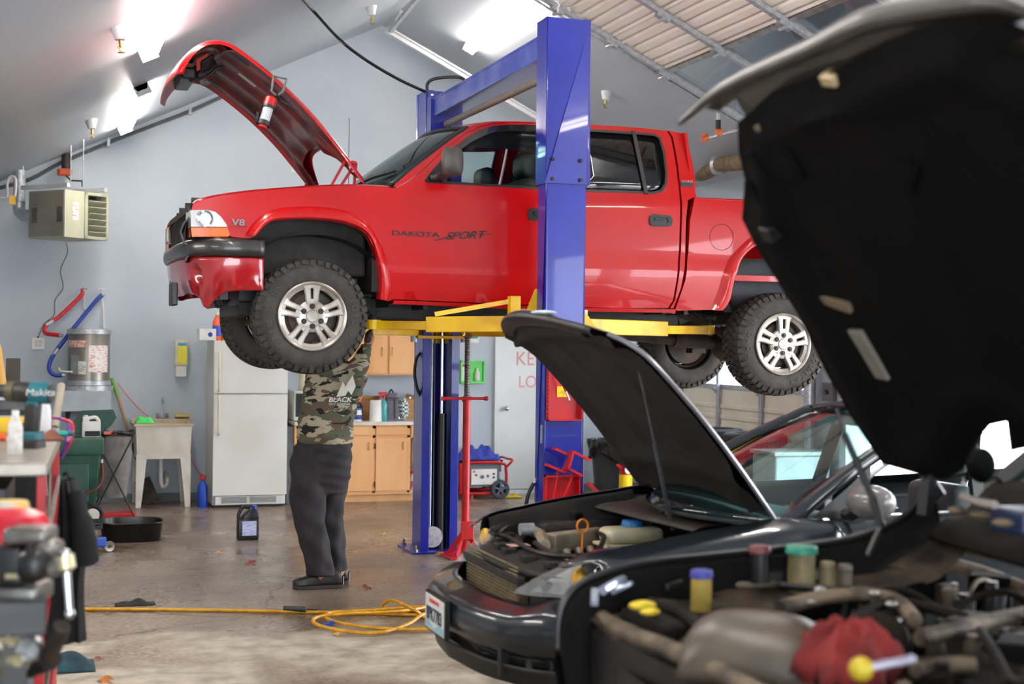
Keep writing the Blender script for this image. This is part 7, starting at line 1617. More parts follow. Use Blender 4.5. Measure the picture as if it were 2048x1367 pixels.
for y in(5.75,6.55):
 st_=MB().box(4.2,4.7,y-.24,y+.24,.35,.55).box(4.6,4.75,y-.22,y+.22,.5,1.05).build('seat',m_gry,sedan,bevel=.05,seg=3,smooth=True);MB().box(4.66,4.78,y-.13,y+.13,1.1,1.27).build('headrest',m_gry,st_,bevel=.04,seg=3,smooth=True)
c=P(1742,1004,Y=5.16);mh=MB().grid(lambda u,v:Vector((c.x+.0+.09*math.cos(2*PI*u)*math.sin(PI*v)**.7,c.y-.115*math.cos(PI*v)*1.0,c.z+.072*math.sin(2*PI*u)*math.sin(PI*v)**.7)),24,16,cu=True)
mh.build('door_mirror',mat('mirror_grey','#6d6a69','#5f5c5b',scale=4,rough=.3,coat=.5),sedan,smooth=True)
MB().tube([(c.x-.02,c.y+.08,c.z-.05),(c.x,5.30,c.z-.07),(c.x,5.36,bz+.02)],.025,8,smooth=3).build('mirror_foot',m_sed2,sedan)
def leaf(px,py,z,s,m,label,grp,rot=0,tilt=.3,P0=None):
 p=P0 if P0 is not None else P(px,py,Z=z);t=Matrix.Translation(p)@Matrix.Rotation(rot,4,'Z')@Matrix.Rotation(tilt,4,'X')
 ol=[(0,-.5),(.18,-.3),(.45,-.35),(.3,-.05),(.5,.2),(.22,.2),(.12,.5),(-.05,.28),(-.35,.38),(-.25,.08),(-.5,-.05),(-.22,-.18),(-.3,-.42)]
 mb=MB();mb.add([t@Vector((a*s,b*s,.12*s*math.sin(5*a)+.1*s*math.cos(6*b)))for a,b in ol]+[t@Vector((0,0,.06*s))],[(i,(i+1)%13,13)for i in range(13)]);mb.bar(t@Vector((0,-.5*s,0)),t@Vector((.05*s,-.85*s,0)),.003,.003)
 return tag(mb.build('leaf',m,None,solid=.001),label,'leaf',grp)
m_lf1=mat('leaf_orange','#c87a2c','#8d4f1c',scale=30,rough=.6);m_lf2=mat('leaf_tan','#c79a4e','#7d5528',scale=30,rough=.6);m_lf3=mat('leaf_yellowgreen','#b9b83a','#7f8a28',scale=30,rough=.6);m_lf4=mat('leaf_redbrown','#6e2c22','#8e4a34',scale=30,rough=.6)
G='fallen leaves caught in the sedan cowl'
for px,py,z,s,m,l,r,ti in((1586,1020,1.03,.085,m_lf1,'orange leaf standing upright where the raised hood meets the windscreen',.4,1.2),(1330,1020,.965,.075,m_lf3,'yellow-green leaf beside the gas strut on the plenum cover',1.0,.2),(1416,1016,.985,.06,m_lf1,'orange leaf in the middle of the cowl strip',2,.3),(1445,1021,.985,.05,m_lf2,'small tan leaf right of the orange one on the cowl',.5,.2),(1480,1020,.99,.05,m_lf3,'curled olive leaf near the wiper pivot',2.6,.8),(1508,1042,.98,.075,m_lf2,'large tan leaf in the corner under the raised hood edge',.2,.3),(1528,1030,.985,.06,m_lf1,'rust-orange leaf beside the large tan leaf in the hood corner',1.4,.5),(1305,982,.99,.08,m_lf4,'red-brown leaf at the far hood hinge',1.1,.8),(1316,990,.985,.06,m_lf2,'tan leaf below the far hood hinge',.3,.4)):
 leaf(px,py,z,s,m,l,G,r,ti)
m_suv=mat('suv_bronze','#3a3733','#312e2a',scale=2,rough=.35,coat=.4,metal=.2)
m_lin=mat('suv_hood_liner','#050505','#0a0908',scale=5,rough=.8,bump=.4,bscale=14,spec=.12)
m_fr_=mat('hood_frame_black','#0d0b09','#15120f',scale=6,rough=.5,bump=.2)
m_tan=mat('dust_tan','#6f5f4a','#2b231a',scale=9,rough=.65,bump=.3)
m_tdk=mat('dust_dark','#1b150e','#060504',scale=6,rough=.75,bump=.3,spec=.15)
m_plc=mat('engine_plastic','#5f5447','#4a4036',scale=4,rough=.38)
VY1,VY0=3.95,2.15;VYC=(VY0+VY1)/2
suv=thing('car','closest car, bronze-brown, hood raised over a dusty exposed engine with a red rag','car',(3.2,VYC,0))
def VP(px,py,Z=None,Y=None,X=None):return P(px,py,Z=Z,Y=Y,X=X)
fc_=[(1116,1300),(1117,1250),(1126,1212),(1148,1180),(1193,1155),(1283,1130),(1400,1117),(1560,1100),(1700,1080),(1800,1040),(1860,985)]
fq=spline([P(a,b,Y=VY1)for a,b in fc_],4)
mb=MB();vs=[];
prof=[(.05,-.30),(.045,-.14),(.03,-.04),(.0,.0),(-.03,-.012),(-.045,-.04),(-.05,-.16),(-.07,-.3)]
zmin=min(p.z for p in fq)
for p in fq:
 for dy,dz in prof:vs.append(Vector((p.x+(.0 if dz>-.1 else.02),p.y+dy,max(.30,p.z+dz)if dz>-.2 else.35 if dy>0 else p.z-.3)))
n=len(prof);fs=[(i*n+j,i*n+j+1,(i+1)*n+j+1,(i+1)*n+j)for i in range(len(fq)-1)for j in range(n-1)]
mb.add(vs,fs).build('fender',mat('fender_inner','#0a0807','#050403',scale=9,rough=.7,spec=.12),suv,smooth=True)
MB().tube([p+Vector((0,0,.006))for p in fq],.012,8).build('fender_edge_seal',m_blk,suv,smooth=True)
mb=MB();mb.add([Vector((v.x,2*VYC-v.y,v.z))for v in vs],fs).build('fender',m_suv,suv,smooth=True)
zf=P(1150,1180,Y=VY1).z
FX=P(1150,1180,Y=VY1).x
bp2=spl2([(FX+.25,VY1+.05),(FX+.03,VY1-.02),(FX-.09,VY1-.25),(FX-.16,VYC)],5);bp2=bp2+[(x,2*VYC-y)for x,y in bp2[::-1][1:]]
def bf(u,v):
 i=u*(len(bp2)-1);j=min(int(i),len(bp2)-2);f=i-j;return Vector((bp2[j][0]+(bp2[j+1][0]-bp2[j][0])*f-.06*math.sin(PI*v),bp2[j][1]+(bp2[j+1][1]-bp2[j][1])*f,.28+.42*v))
MB().grid(bf,40,8).build('bumper',m_suv,suv,smooth=True,solid=.006)
def gf(u,v):p=bf(.12+.76*u,1);return Vector((p.x+.12,p.y,.70+(zf-.16-.70)*v))
MB().grid(gf,20,4).build('grille_void',m_blk,suv,solid=.01)
MB().box(FX+.02,FX+.12,VY0+.05,VY1-.08,.3,zf-.1).build('radiator',m_blk,suv)
for sd in(1,-1):
 for wx in(2.15,4.85):
  y=VY1-.02 if sd>0 else VY0+.02-.0;wo=MB().lathe([(.21,.0),(.22,.012),(.31,.012),(.335,-.02),(.34,-.05),(.34,-.2),(.3,-.22)],(wx,y,.34),axis=(0,sd,0),n=36).build('wheel',m_rub,suv,smooth=True);MB().lathe([(0,-.01),(.05,.0),(.18,-.03),(.21,.005)],(wx,y,.34),axis=(0,sd,0),n=30).build('rim',m_alu,wo,smooth=True)
for y0_,y1_ in((VY0,VY0+.03),(VY1-.03,VY1)):MB().box(3.2,5.6,y0_,y1_,.32,1.18).build('door',m_suv,suv,bevel=.01)
MB().box(1.9,5.6,VY0+.3,VY1-.3,.22,.4).box(3.02,3.08,VY0+.1,VY1-.1,.4,1.0).build('floor_pan',m_blk,suv)
A=P(1152,1182,Z=zf+.0);zb=zf
pts=[P(x,y,X=FX+.04)for x,y in((1160,1196),(1185,1225),(1240,1255),(1330,1290),(1400,1320),(1500,1375),(1640,1450))]
MB().tube([p+Vector((.03,0,-.02))for p in pts],.028,10,smooth=4).build('radiator_support',m_tan,suv,smooth=True)
p1=[P(x,y,X=FX+.14)for x,y in((1185,1180),(1260,1225),(1330,1262),(1420,1300))]
MB().tube([p+Vector((.02,0,-.02))for p in p1],.022,8,smooth=4).build('headlamp_frame',m_tan,suv,smooth=True)
MB().tube([p+Vector((.12,.06,.0))for p in p1],.012,8,smooth=4).build('headlamp_frame',m_tan,suv,smooth=True)
MB().tube([P(1300,1205,Z=zf-.02),P(1360,1225,Z=zf-.02),P(1410,1260,Z=zf-.02)],.018,8,smooth=3).build('headlamp_frame',m_tdk,suv,smooth=True)
m_gl=mat('lamp_highlight_bluish','#aab3c6',rough=.12,coat=.6,metal=.3)  # bluish-white tone paints in the highlights along the headlamp bars
hlm=MB().tube([P(1206,1180,Z=zf+.02),P(1235,1163,Z=zf+.03),P(1278,1145,Z=zf+.03)],.014,8,smooth=3).build('headlamp',m_gl,suv,smooth=True)
MB().tube([P(1226,1182,Z=zf+.01),P(1262,1166,Z=zf+.02),P(1292,1150,Z=zf+.02)],.009,8,smooth=3).build('lens_rib',m_gl,hlm,smooth=True);MB().bar(P(1190,1180,Z=zf+.02),P(1189,1206,Z=zf-.0),.02,.014).build('lens_end',m_gl,hlm)
MB().box(FX+.10,FX+.45,VY1-.42,VY1-.08,zf-.2,zf-.03).build('headlamp_body',m_tdk,suv,bevel=.03)
for px,py,r in((1285,1210,.028),(1300,1222,.02),(1280,1175,.016)):
 c=P(px,py,Z=zf+.0);MB().ball(c,(r*1.5,r,r*.5),12,8).build('yellow_cap',mat('yellow_bulb_cap','#e2c72a','#bfa420',scale=20,rough=.5),suv,smooth=True)
c=P(1330,1178,Z=zf-.02);MB().box(c.x-.07,c.x+.1,c.y-.1,c.y+.04,c.z-.06,c.z).build('relay_box',mat('maroon_plastic','#3a1a20',rough=.5),suv,bevel=.01)
c=P(1342,1172,Z=zf+.02);MB().bar(c-Vector((.025,.01,0)),c+Vector((.035,.0,.012)),.02,.014).build('chrome_latch',m_chrome,suv)
MB().box(FX+.15,3.0,VY0+.1,VY1-.1,.4,zf-.22).build('engine_bay_floor',mat('bay_black','#040403','#0c0907',scale=9,rough=.8,spec=.1),suv)
dc=P(1440,1275,Z=zf-.02);dm=MB()
def dome(u,v):
 a=PI*u;x=dc.x-.10+.40*v;w=.165*(1-.25*abs(2*v-1)**2);r=(1-abs(2*v-1)**3.5)**.5
 return Vector((x,dc.y-.06*v+w*math.cos(a)*1.0,zf-.10+.155*abs(math.sin(a))**.7*max(r,.0)))
R_=Matrix.Translation(dc)@Matrix.Rotation(-.55,4,'Z')@Matrix.Translation(-dc)
dm.grid(dome,30,24).xf(R_).build('intake_cover',m_plc,suv,smooth=True,solid=.008)
MB().grid(lambda u,v:R_@(Vector((dome(u,.03 if v<.5 else.97).x,0,0))+Vector((0,dome(u,.5).y,dome(u,.5).z-.02*v))),2,1)
mb=MB().tube([R_@dome(u/20,.86)+Vector((.0,0,.004))for u in range(21)],.010,8);mb.build('cover_rim',mat('rim_bluegrey','#9aa0ad',rough=.2,metal=.6),suv,smooth=True)
c=P(1600,1335,Z=zf-.06);MB().box(c.x-.10,c.x+.30,c.y-.14,c.y+.16,zf-.2,zf-.07).build('valve_cover',m_tan,suv,bevel=.03,seg=3,smooth=True)
for k,(px,py)in enumerate(((1520,1295),(1565,1300),(1540,1330),(1480,1330))):q=P(px,py,Z=zf-.05);MB().cyl(q-Vector((0,0,.03)),q+Vector((0,0,.01)),.014,n=10).build('bolt',m_steel,suv)
def res(px,py,z,r,h,mb_,mc,rc,nm='reservoir'):
 c=P(px,py,Z=z);o=MB().cyl(c-Vector((0,0,h)),c-Vector((0,0,.012)),r,n=20).build(nm,mb_,suv,smooth=True);MB().cyl(c-Vector((0,0,.012)),c+Vector((0,0,.012)),rc,rc*.9,n=20).build('cap',mc,o,smooth=True,bevel=.004)
res(1403,1147,zf+.075,.03,.12,mat('amber_reservoir','#b3983f','#8d7730',scale=10,rough=.4),mat('cap_violet_blue','#3b3f9c',rough=.45),.034)
res(1603,1098,zf+.11,.042,.14,mat('reservoir_tan','#8f815c','#6f6345',scale=10,rough=.45),mat('cap_green','#1f8f74',rough=.4),.052)
res(1655,1130,zf+.06,.028,.10,MATS['reservoir_tan'],MATS['reservoir_tan'],.026);res(1690,1135,zf+.06,.022,.12,m_plc,m_plc,.024)
res(1520,1098,zf+.11,.03,.10,m_blk,mat('cap_dull_red','#6e3a3a',rough=.5),.036)
c=P(1570,1140,Z=zf+.03);MB().box(c.x-.14,c.x+.12,c.y-.06,c.y+.1,zf-.12,zf+.05).build('fuse_box',m_blk,suv,bevel=.02,seg=3,smooth=True)
c=P(1490,1150,Z=zf+.0);MB().box(c.x-.1,c.x+.1,c.y-.08,c.y+.08,zf-.12,zf+.0).build('air_box',m_tdk,suv,bevel=.02)
for pts,r,m in(([(1430,1165),(1500,1170),(1600,1162),(1640,1160)],.012,m_plc),([(1560,1215),(1640,1195),(1720,1190),(1790,1200),(1830,1240)],.022,m_tan),([(1430,1130),(1500,1128),(1560,1118)],.012,m_tan),([(1700,1130),(1740,1138),(1790,1128),(1870,1124),(1960,1145),(2060,1185)],.026,m_tan),([(1840,1275),(1900,1262),(1970,1245),(2060,1225)],.022,m_tan),([(1780,1070),(1840,1082),(1930,1100),(2040,1118)],.016,m_tan),([(1690,1265),(1720,1230),(1780,1205),(1860,1215),(1930,1235)],.016,m_tdk),([(1960,1262),(1990,1310),(2020,1370)],.014,m_tdk),([(1830,1340),(1900,1330),(1950,1330)],.02,m_tan),([(1560,1170),(1650,1178),(1720,1180),(1770,1188)],.012,m_blk)):
 MB().tube([P(x,y,Z=zf)for x,y in pts],r,10,smooth=5).build('pipe',m,suv,smooth=True)
for px,py,r in((1640,1178,.018),(1622,1203,.012),(1783,1207,.018),(1690,1180,.012),(1705,1178,.012),(1748,1185,.016),(1735,1105,.014),(1725,1257,.016),(1790,1240,.018),(1790,1015,.014)):
 c=P(px,py,Z=zf+.015);MB().ball(c,(r,r*.8,r*.5),12,8).build('bolt_head',m_alu,suv,smooth=True)
mb=MB().lathe([(.05,0),(.09,.01),(.09,.05),(.05,.06)],P(1760,1300,Z=zf-.06),axis=(-.7,-.5,.5),n=24);mb.build('pulley',m_tdk,suv,smooth=True)
c=P(1960,1320,Z=zf-.02);MB().box(c.x-.15,c.x+.25,c.y-.2,c.y+.14,zf-.25,zf-.03).build('battery',m_tdk,suv,bevel=.02)
MB().grid(lambda u,v:(lambda p:Vector((p.x,p.y-.06-.20*v,min(p.z-.10,zf+.04+.10*u)-.02*v+.01*math.sin(30*u+4*v))))(fq[int(14+u*(len(fq)-16))]),30,6).build('inner_ledge',mat('ledge_dusty','#41352a','#1b150f',scale=9,rough=.75,bump=.3,spec=.2),suv,smooth=True)
r7=random.Random(11)
for k in range(70):
 x=r7.uniform(FX+.2,2.85);y=r7.uniform(VY0+.25,VY1-.22);z=zf-.16+.10*r7.random()+.08*(x-FX-.2)/1.2;s_=r7.uniform(.015,.05);m=r7.choice((m_tan,m_tdk,m_tdk,m_blk,m_plc,m_dark,m_blk));a=r7.uniform(0,PI)
 if r7.random()<.45:MB().cyl((x,y,z-.05),(x+.02*math.cos(a),y,z+s_),s_*.8,n=12).cyl((x,y,z+s_*.6),(x,y,z+s_*1.5),s_*.4,n=8).build('engine_fitting',m,suv,smooth=True)
 elif r7.random()<.5:MB().box(-s_*1.6,s_*1.6,-s_,s_,-.08,s_*.8,Matrix.Translation((x,y,z))@Matrix.Rotation(a,4,'Z')).build('engine_fitting',m,suv,bevel=.006)
 else:MB().tube([(x-.12*math.cos(a),y-.12*math.sin(a),z-.03),(x,y,z+.03),(x+.12*math.cos(a),y+.10*math.sin(a),z),(x+.2*math.cos(a+.8),y+.16*math.sin(a+.8),z-.06)],r7.uniform(.006,.016),8,smooth=4).build('engine_hose',m,suv,smooth=True)
mb=MB().grid(lambda u,v:Vector((2.72+.28*v-.10*math.sin(PI*u),VY0+.08+(VY1-VY0-.16)*u,zf+.13+.17*v+.012*math.sin(9*v))),20,8);mb.build('cowl',m_tdk,suv,smooth=True,solid=.02)
for px,py in((1915,1020),(1960,1030),(2005,1045)):c=P(px,py,Z=zf+.27);MB().ball(c,(.03,.03,.012),10,6).build('cowl_clip',m_tan,suv,smooth=True)
MB().tube([P(1925,992,Z=zf+.3),P(1955,1003,Z=zf+.3),P(1990,1009,Z=zf+.3)],.012,8).build('wiper_arm',mat('wiper_pale','#b5aaa0',rough=.3),suv,smooth=True)
c=P(2035,1020,Z=zf+.28);MB().box(c.x-.06,c.x+.1,c.y-.1,c.y+.05,zf+.22,zf+.29).build('blue_bottle',mat('navy_plastic','#152a4f',rough=.4),suv,bevel=.012)
H0=P(1850,962,Y=VY1-.08);T0=P(1343,250,Y=VY1-.08);hv=(T0-H0);HL=hv.length;hv.normalize();hn_=Vector((0,1,0)).cross(hv).normalized()
if hn_.x>0:hn_=-hn_
def hpl(px,py):q=Ppl(px,py,H0,hn_);return(q.y,(q-H0).dot(hv))
tr=[(1856,962),(1826,947),(1769,922),(1703,824),(1654,742),(1597,634),(1506,491),(1479,441),(1478,370),(1462,316),(1456,262)]
inner_=[hpl(*q)for q in tr]
fr_top=[(1520,205),(1640,165),(1747,108),(1867,66),(1972,50),(2060,75)]
front_=[hpl(*q)for q in fr_top]
yn=VY0+.08
front_=front_+[(yn+.25,front_[-1][1]-.02),(yn,front_[-1][1]-.15)]
rear_=[hpl(*q)for q in((2060,915),(1998,925),(1988,868),(1955,872),(1932,900),(1919,930),(1914,952),(1885,965))]
outl=inner_+front_+[(yn,.02),(yn+.1,-.04)]+[(rear_[0][0]-.2,rear_[0][1]+.0)]+rear_
L_=HL
def hood3(y,s,off=0):
 k=(y-VYC)/(VY1-VYC);c_=-.06*(1-k*k)+.10*max(0,s/L_-.55)**2*0
 return H0+hv*s+Vector((0,y-H0.y,0))+hn_*(off+c_*(1 if off<.02 else 1))
def relief(y,s):
 k=(y-VYC)/(VY1-VYC);e=dist_poly(y,s,outl);r=.03*math.exp(-((e-.10)/.05)**2)
 r+=.02*math.exp(-((y-VYC-.45)/.06)**2)*(1 if.2<s<1.0 else 0)
 return r
lin_o=panel(outl,lambda y,s:hood3(y,s,relief(y,s)),.045)
hb_=lin_o.build('hood',m_lin,suv,smooth=True)
tipc=[hpl(*q)for q in((1343,252),(1410,192),(1551,128),(1656,74),(1761,45),(1902,18),(1975,18),(2060,46))]
sk=[(y,s)for y,s in inner_[:7]]+[(VY1-.08,L_*.72),(VY1-.075,L_*.9)]+[tipc[0]]+tipc[1:]+[(yn+.2,tipc[-1][1]-.02),(yn,tipc[-1][1]-.12),(yn,-.02),(VY1-.3,-.05)]
bw=[hpl(*q)for q in((1343,254),(1382,242),(1407,248),(1435,228),(1456,262),(1462,316),(1479,441))]
skin_ol=inner_[:8]+bw[::-1][1:]+tipc[1:]+[(yn+.2,tipc[-1][1]-.02),(yn,tipc[-1][1]-.12),(yn,.02),(yn+.1,-.04),(VY1-.6,.0)]+rear_[2:]
mb=panel(skin_ol,lambda y,s:hood3(y,s,-.035-.02*max(0,s/L_-.85)/.15*0),.07);mb.build('hood_skin',m_suv,hb_,smooth=True,solid=.004)
lip=[hood3(y,s,.0)for y,s in spl2(tipc,4)];mb=MB()
def lipf(u,v):
 i=u*(len(lip)-1);j=min(int(i),len(lip)-2);f=i-j;p=lip[j]*(1-f)+lip[j+1]*f;a=PI*(v*1.05-.1);w=.018+.034*math.sin(PI*min(1,u*.9))**.8
 return p-hv*(w*.9*(1-math.cos(a))*.6)+hn_*(-.035+.065*math.sin(a)*(.5+w*6)*.6)
mb.grid(lipf,60,10).build('hood_lip',m_suv,hb_,smooth=True,solid=.004)
def hbox(px,py,w,l,rot,m,nm,h=.012,o0=.0):
 y,s=hpl(px,py);c=hood3(y,s,relief(y,s)+o0);ex=Vector((0,1,0));M4=Matrix.Translation(c)@Matrix((ex,hv,ex.cross(hv))).transposed().to_4x4()@Matrix.Rotation(rot,4,'Z')
 return MB().box(-w/2,w/2,-l/2,l/2,-h,h,M4).build(nm,m,hb_,bevel=.004)
hbox(1728,718,.06,.19,.15,mat('hood_label_grey','#7b776c','#69655b',scale=12,rough=.6),'hood_label')
hbox(1650,612,.17,.035,.35,m_tan,'prop_bracket',.01)
hbox(1500,270,.02,.02,0,m_tan,'stud');hbox(1632,183,.05,.03,.3,mat('latch_brass','#b8a27a',rough=.4),'latch_striker',.02)
hbox(1545,335,.10,.12,.2,m_lin,'access_cover',.012);hbox(1509,335,.02,.10,0,m_lin,'slot',.008);hbox(1511,400,.02,.12,0,m_lin,'slot',.008)
hbox(1540,465,.05,.05,.3,m_fr_,'rubber_stop',.02);hbox(1785,380,.05,.12,.9,m_lin,'access_cover',.012)
a=P(1672,815,Y=3.75);b=P(1700,905,Y=3.72);c=P(1775,1075,Y=3.6)
MB().cyl(a,b,.005,n=8).cyl(P(1688,866,Y=3.73),P(1745,995,Y=3.66),.011,n=10).cyl(P(1745,995,Y=3.66),P(1762,1050,Y=3.62),.014,n=10).cyl(P(1762,1050,Y=3.62),P(1735,1110,Y=3.6),.008,n=8).build('gas_strut',m_blk,suv,smooth=True)
MB().ball(P(1962,930,Y=3.75),(.04,.05,.055),20,14).build('gap_shaping_ball',m_lin,suv,smooth=True)  # black ball added to shape the bright gap into a crescent
MB().bar(P(1858,955,Y=VY1-.1),P(1850,1030,Y=VY1-.1),.03,.05).build('hood_hinge',m_blk,suv);MB().tube([P(1855,950,Y=VY1-.1),P(1880,985,Y=VY1-.12),P(1850,1010,Y=VY1-.1)],.018,8).build('hinge_arm',m_blk,suv)
wb0=Vector((2.98,VY1-.1,zf+.30));wt0=Vector((3.75,VY1-.3,1.86))
for s_ in(1,-1):
 q=[wb0,wb0*.5+wt0*.5+Vector((-.03,0,.03)),wt0,wt0+Vector((1.2,0,.03))];q=[Vector((p.x,VYC+s_*(p.y-VYC),p.z))for p in q];MB().tube(q,.035,8,smooth=4).build('pillar',m_suv,suv,smooth=True)
MB().grid(lambda u,v:Vector((wb0.x+(wt0.x-wb0.x)*v-.12*(1-(2*u-1)**2)*(1-v*.5),VYC+(VY1-.12-.18*v-VYC)*(2*u-1),wb0.z+(wt0.z-wb0.z)*v)),16,8).build('windscreen',MATS['sedan_glass'],suv,smooth=True,solid=.004)
MB().grid(lambda u,v:Vector((wt0.x+1.3*v,VYC+(wt0.y-VYC)*(2*u-1),wt0.z+.03+.02*math.sin(PI*u))),8,4).build('roof',m_suv,suv,smooth=True,solid=.01)
rc=P(1700,1302,Z=zf+.0);rg_=thing('shop_rag','crumpled red shop rag on the exposed engine of the closest car','cloth',tuple(rc))
rnd=random.Random(5)
def ragf(u,v):
 a=2*PI*u;r=v;rr=(.115+.02*math.sin(3*a+1)+.012*math.sin(7*a))*r
 return rc+Vector((rr*math.cos(a)*1.2,rr*math.sin(a),-.06+.13*(1-r**2)**.6+.018*math.sin(6*a+8*r)*math.sin(PI*r)+.014*math.sin(11*a-5*r)*r))
MB().grid(ragf,60,18,cu=True).build('cloth',mat('rag_red','#8c2a28','#5d1516',scale=9,rough=.9,bump=.3),rg_,smooth=True,solid=.004)
a=P(1722,1337,Z=zf+.06);b=P(1822,1318,Z=zf+.06);dk=thing('oil_dipstick','yellow-headed steel dipstick lying across the red rag','dipstick',tuple(a));MB().ball(a,.026,16,10).build('yellow_head',mat('knob_yellow','#cdb42a',rough=.4),dk,smooth=True);MB().cyl(a,b,.010,n=10).ball(b,.012,10,8).build('rod',mat('rod_pale','#c9c3d4',rough=.25,metal=.4),dk,smooth=True)
BZ=1.36;cnr=P(95,925,Z=BZ);cfr=P(122,868,Z=BZ);bd=(cfr-cnr);BL=bd.length;brot=math.atan2(bd.y,bd.x)-PI/2
m_top=mat('worn_steel_top','#a39d92','#8b8478',scale=7,rough=.35,metal=.4)
tc_=thing('tool_cabinet','red steel tool cabinet with a worn steel top and slotted red uprights','tool cabinet',(cnr.x,cnr.y,0),brot,local=True)
MB().box(-.85,0,0,BL,BZ-.045,BZ).build('steel_top',m_top,tc_,bevel=.006,seg=2)
for y in(.02,BL-.06):MB().box(-.035,-.005,y,y+.05,0,BZ-.045).build('upright',m_red,tc_,bevel=.003)
MB().box(-.82,-.78,.02,.07,0,BZ-.045).build('upright',m_red,tc_);MB().box(-.82,-.78,BL-.06,BL-.01,0,BZ-.045).build('upright',m_red,tc_)
for i,z in enumerate((.95,.55,.18)):MB().box(-.80,-.02,.05,BL-.05,z,z+.02).build('shelf',m_steel,tc_);MB().box(-.8,-.015,.03,.045,z-.01,z+.04).build('shelf_lip',m_red,tc_)
for i in range(4):z=1.16-.26*i;MB().prism([(.05,z-.12),(BL-.06,z),(BL-.06,z+.03),(.05,z-.09)],-.012,.0,'x').build('side_rail',m_red if i%2 else m_alu,tc_)
MB().box(-.78,-.06,BL-.08,BL-.06,.1,BZ-.05).build('back_panel',m_blk,tc_)
MB().box(-.70,-.13,.08,.5,.98,1.27).build('drawer_box',m_blk,tc_,bevel=.006)
Mt_=Matrix.Translation((cnr.x,cnr.y,0))@Matrix.Rotation(brot,4,'Z')
def onb(px,py):return P(px,py,Z=BZ)
c=onb(68,895);dr=thing('cordless_drill','teal and black cordless drill standing on its battery, chuck pointing left','drill',tuple(c));D=c.dot(cF)
def Q(px,py,dd=0):return P(px,py,d=D+dd)
m_teal=mat('tool_teal','#16606a','#124f58',scale=9,rough=.45);m_tb=mat('tool_black','#161412','#211e1b',scale=15,rough=.5)
MB().cyl(Q(30,783),Q(104,787),.040,.038,n=24).build('motor_housing',m_tb,dr,smooth=True,bevel=.006)
MB().cyl(Q(62,784),Q(100,786),.0415,n=24).build('housing_band',m_teal,dr,smooth=True)
tx=Q(80,785,-.043);text('tool_lettering','Makita',m_white,facing(tx,cR,(0,0,1)),.035,.001,dr,sx=1.2,shear=.15)
MB().cyl(Q(30,783),Q(14,782),.040,.036,n=24).build('clutch_ring',mat('olive_ring','#4f4a2e',rough=.5),dr,smooth=True);MB().cyl(Q(14,782),Q(-14,781),.026,.020,n=20).build('chuck',m_tb,dr,smooth=True)
MB().bar(Q(68,800),Q(62,870),.055,.05,up=tuple(cF)).build('grip',m_tb,dr,bevel=.014,seg=3,smooth=True);MB().bar(Q(55,806),Q(80,806),.05,.03).build('trigger_guard',m_teal,dr,bevel=.006)
MB().bar(Q(44,872),Q(82,872),.09,.04).build('foot',m_teal,dr,bevel=.008);bb=MB().bar(Q(42,891),Q(84,891),.11,.055).build('battery',m_tb,dr,bevel=.008)
p=onb(30,908);bt_=bottle('squeeze_bottle','small white squeeze bottle in front of the drill','bottle',tuple(p),.155,.026,mat('bottle_offwhite','#d8d6d2','#bdbab5',scale=40,rough=.4),m_white,neck=.5,capr=.5)
p=onb(86,880);bottle('spray_can','white spray can behind the drill grip','can',tuple(p+Vector((0,.1,0))),.19,.032,mat('can_pale','#d5d6d8','#b5646a',scale=7,rough=.35,lo=.6,hi=.65),m_clearp,neck=.9,capr=.85)
p=onb(103,884)+Vector((0,.12,0));tag(MB().grid(lambda u,v:p+Vector((-.07+.12*u,-.05+.10*v,.002+.035*math.sin(PI*u)*math.sin(PI*v)*(1+.3*math.sin(9*u+3*v)))),14,10).build('leather_glove',mat('glove_brown','#7c4a3c','#5d3529',scale=16,rough=.9),None,smooth=True,solid=.006),'brown work glove lying behind the drill on the steel top','glove')
p=onb(110,872);t=thing('marker_pen','teal marker pen at the right edge of the steel top','pen',tuple(p));MB().cyl(p+Vector((-.07,0,.012)),p+Vector((.05,0,.012)),.011,n=10).build('barrel',mat('pen_teal','#1f9a8c',rough=.4),t,smooth=True);MB().cyl(p+Vector((.05,0,.012)),p+Vector((.075,0,.012)),.012,n=10).build('cap',m_teal,t)
p=onb(30,872);t=thing('yellow_multimeter','yellow-cased tool lying behind the white bottle','tool',tuple(p));MB().box(p.x-.09,p.x+.12,p.y+.1,p.y+.2,BZ,BZ+.07).build('case',m_ylw,t,bevel=.012);MB().box(p.x-.02,p.x+.08,p.y+.095,p.y+.1,BZ+.02,BZ+.05).build('screen',m_blk,t)
p=onb(12,884);t=thing('screwdriver','orange-handled screwdriver behind the white bottle','screwdriver',tuple(p));MB().cyl(p+Vector((-.12,0,.02)),p+Vector((.0,0,.02)),.016,n=10).build('handle',m_orange,t,smooth=True);MB().cyl(p+Vector((0,0,.02)),p+Vector((.12,.02,.015)),.004,n=8).build('shaft',m_steel,t)
for(px,py,h,l,m)in((5,860,.09,'black parts tray stacked at the left end of the steel top',m_blk),(22,842,.17,'grey metal case standing behind the drill',m_gry)):
 p=onb(px,py);t=thing('parts_tray' if m is m_blk else 'metal_case',l,'box',tuple(p));MB().box(p.x-.3,p.x+.12,p.y+.05,p.y+.35,BZ,BZ+h).build('body',m,t,bevel=.01);MB().box(p.x-.3,p.x+.12,p.y+.04,p.y+.05,BZ+h*.6,BZ+h*.7).build('latch_strip',m_steel,t)
t=thing('loose_cables','tangle of red and blue cables hanging over the far corner of the steel top','cable',tuple(cfr))
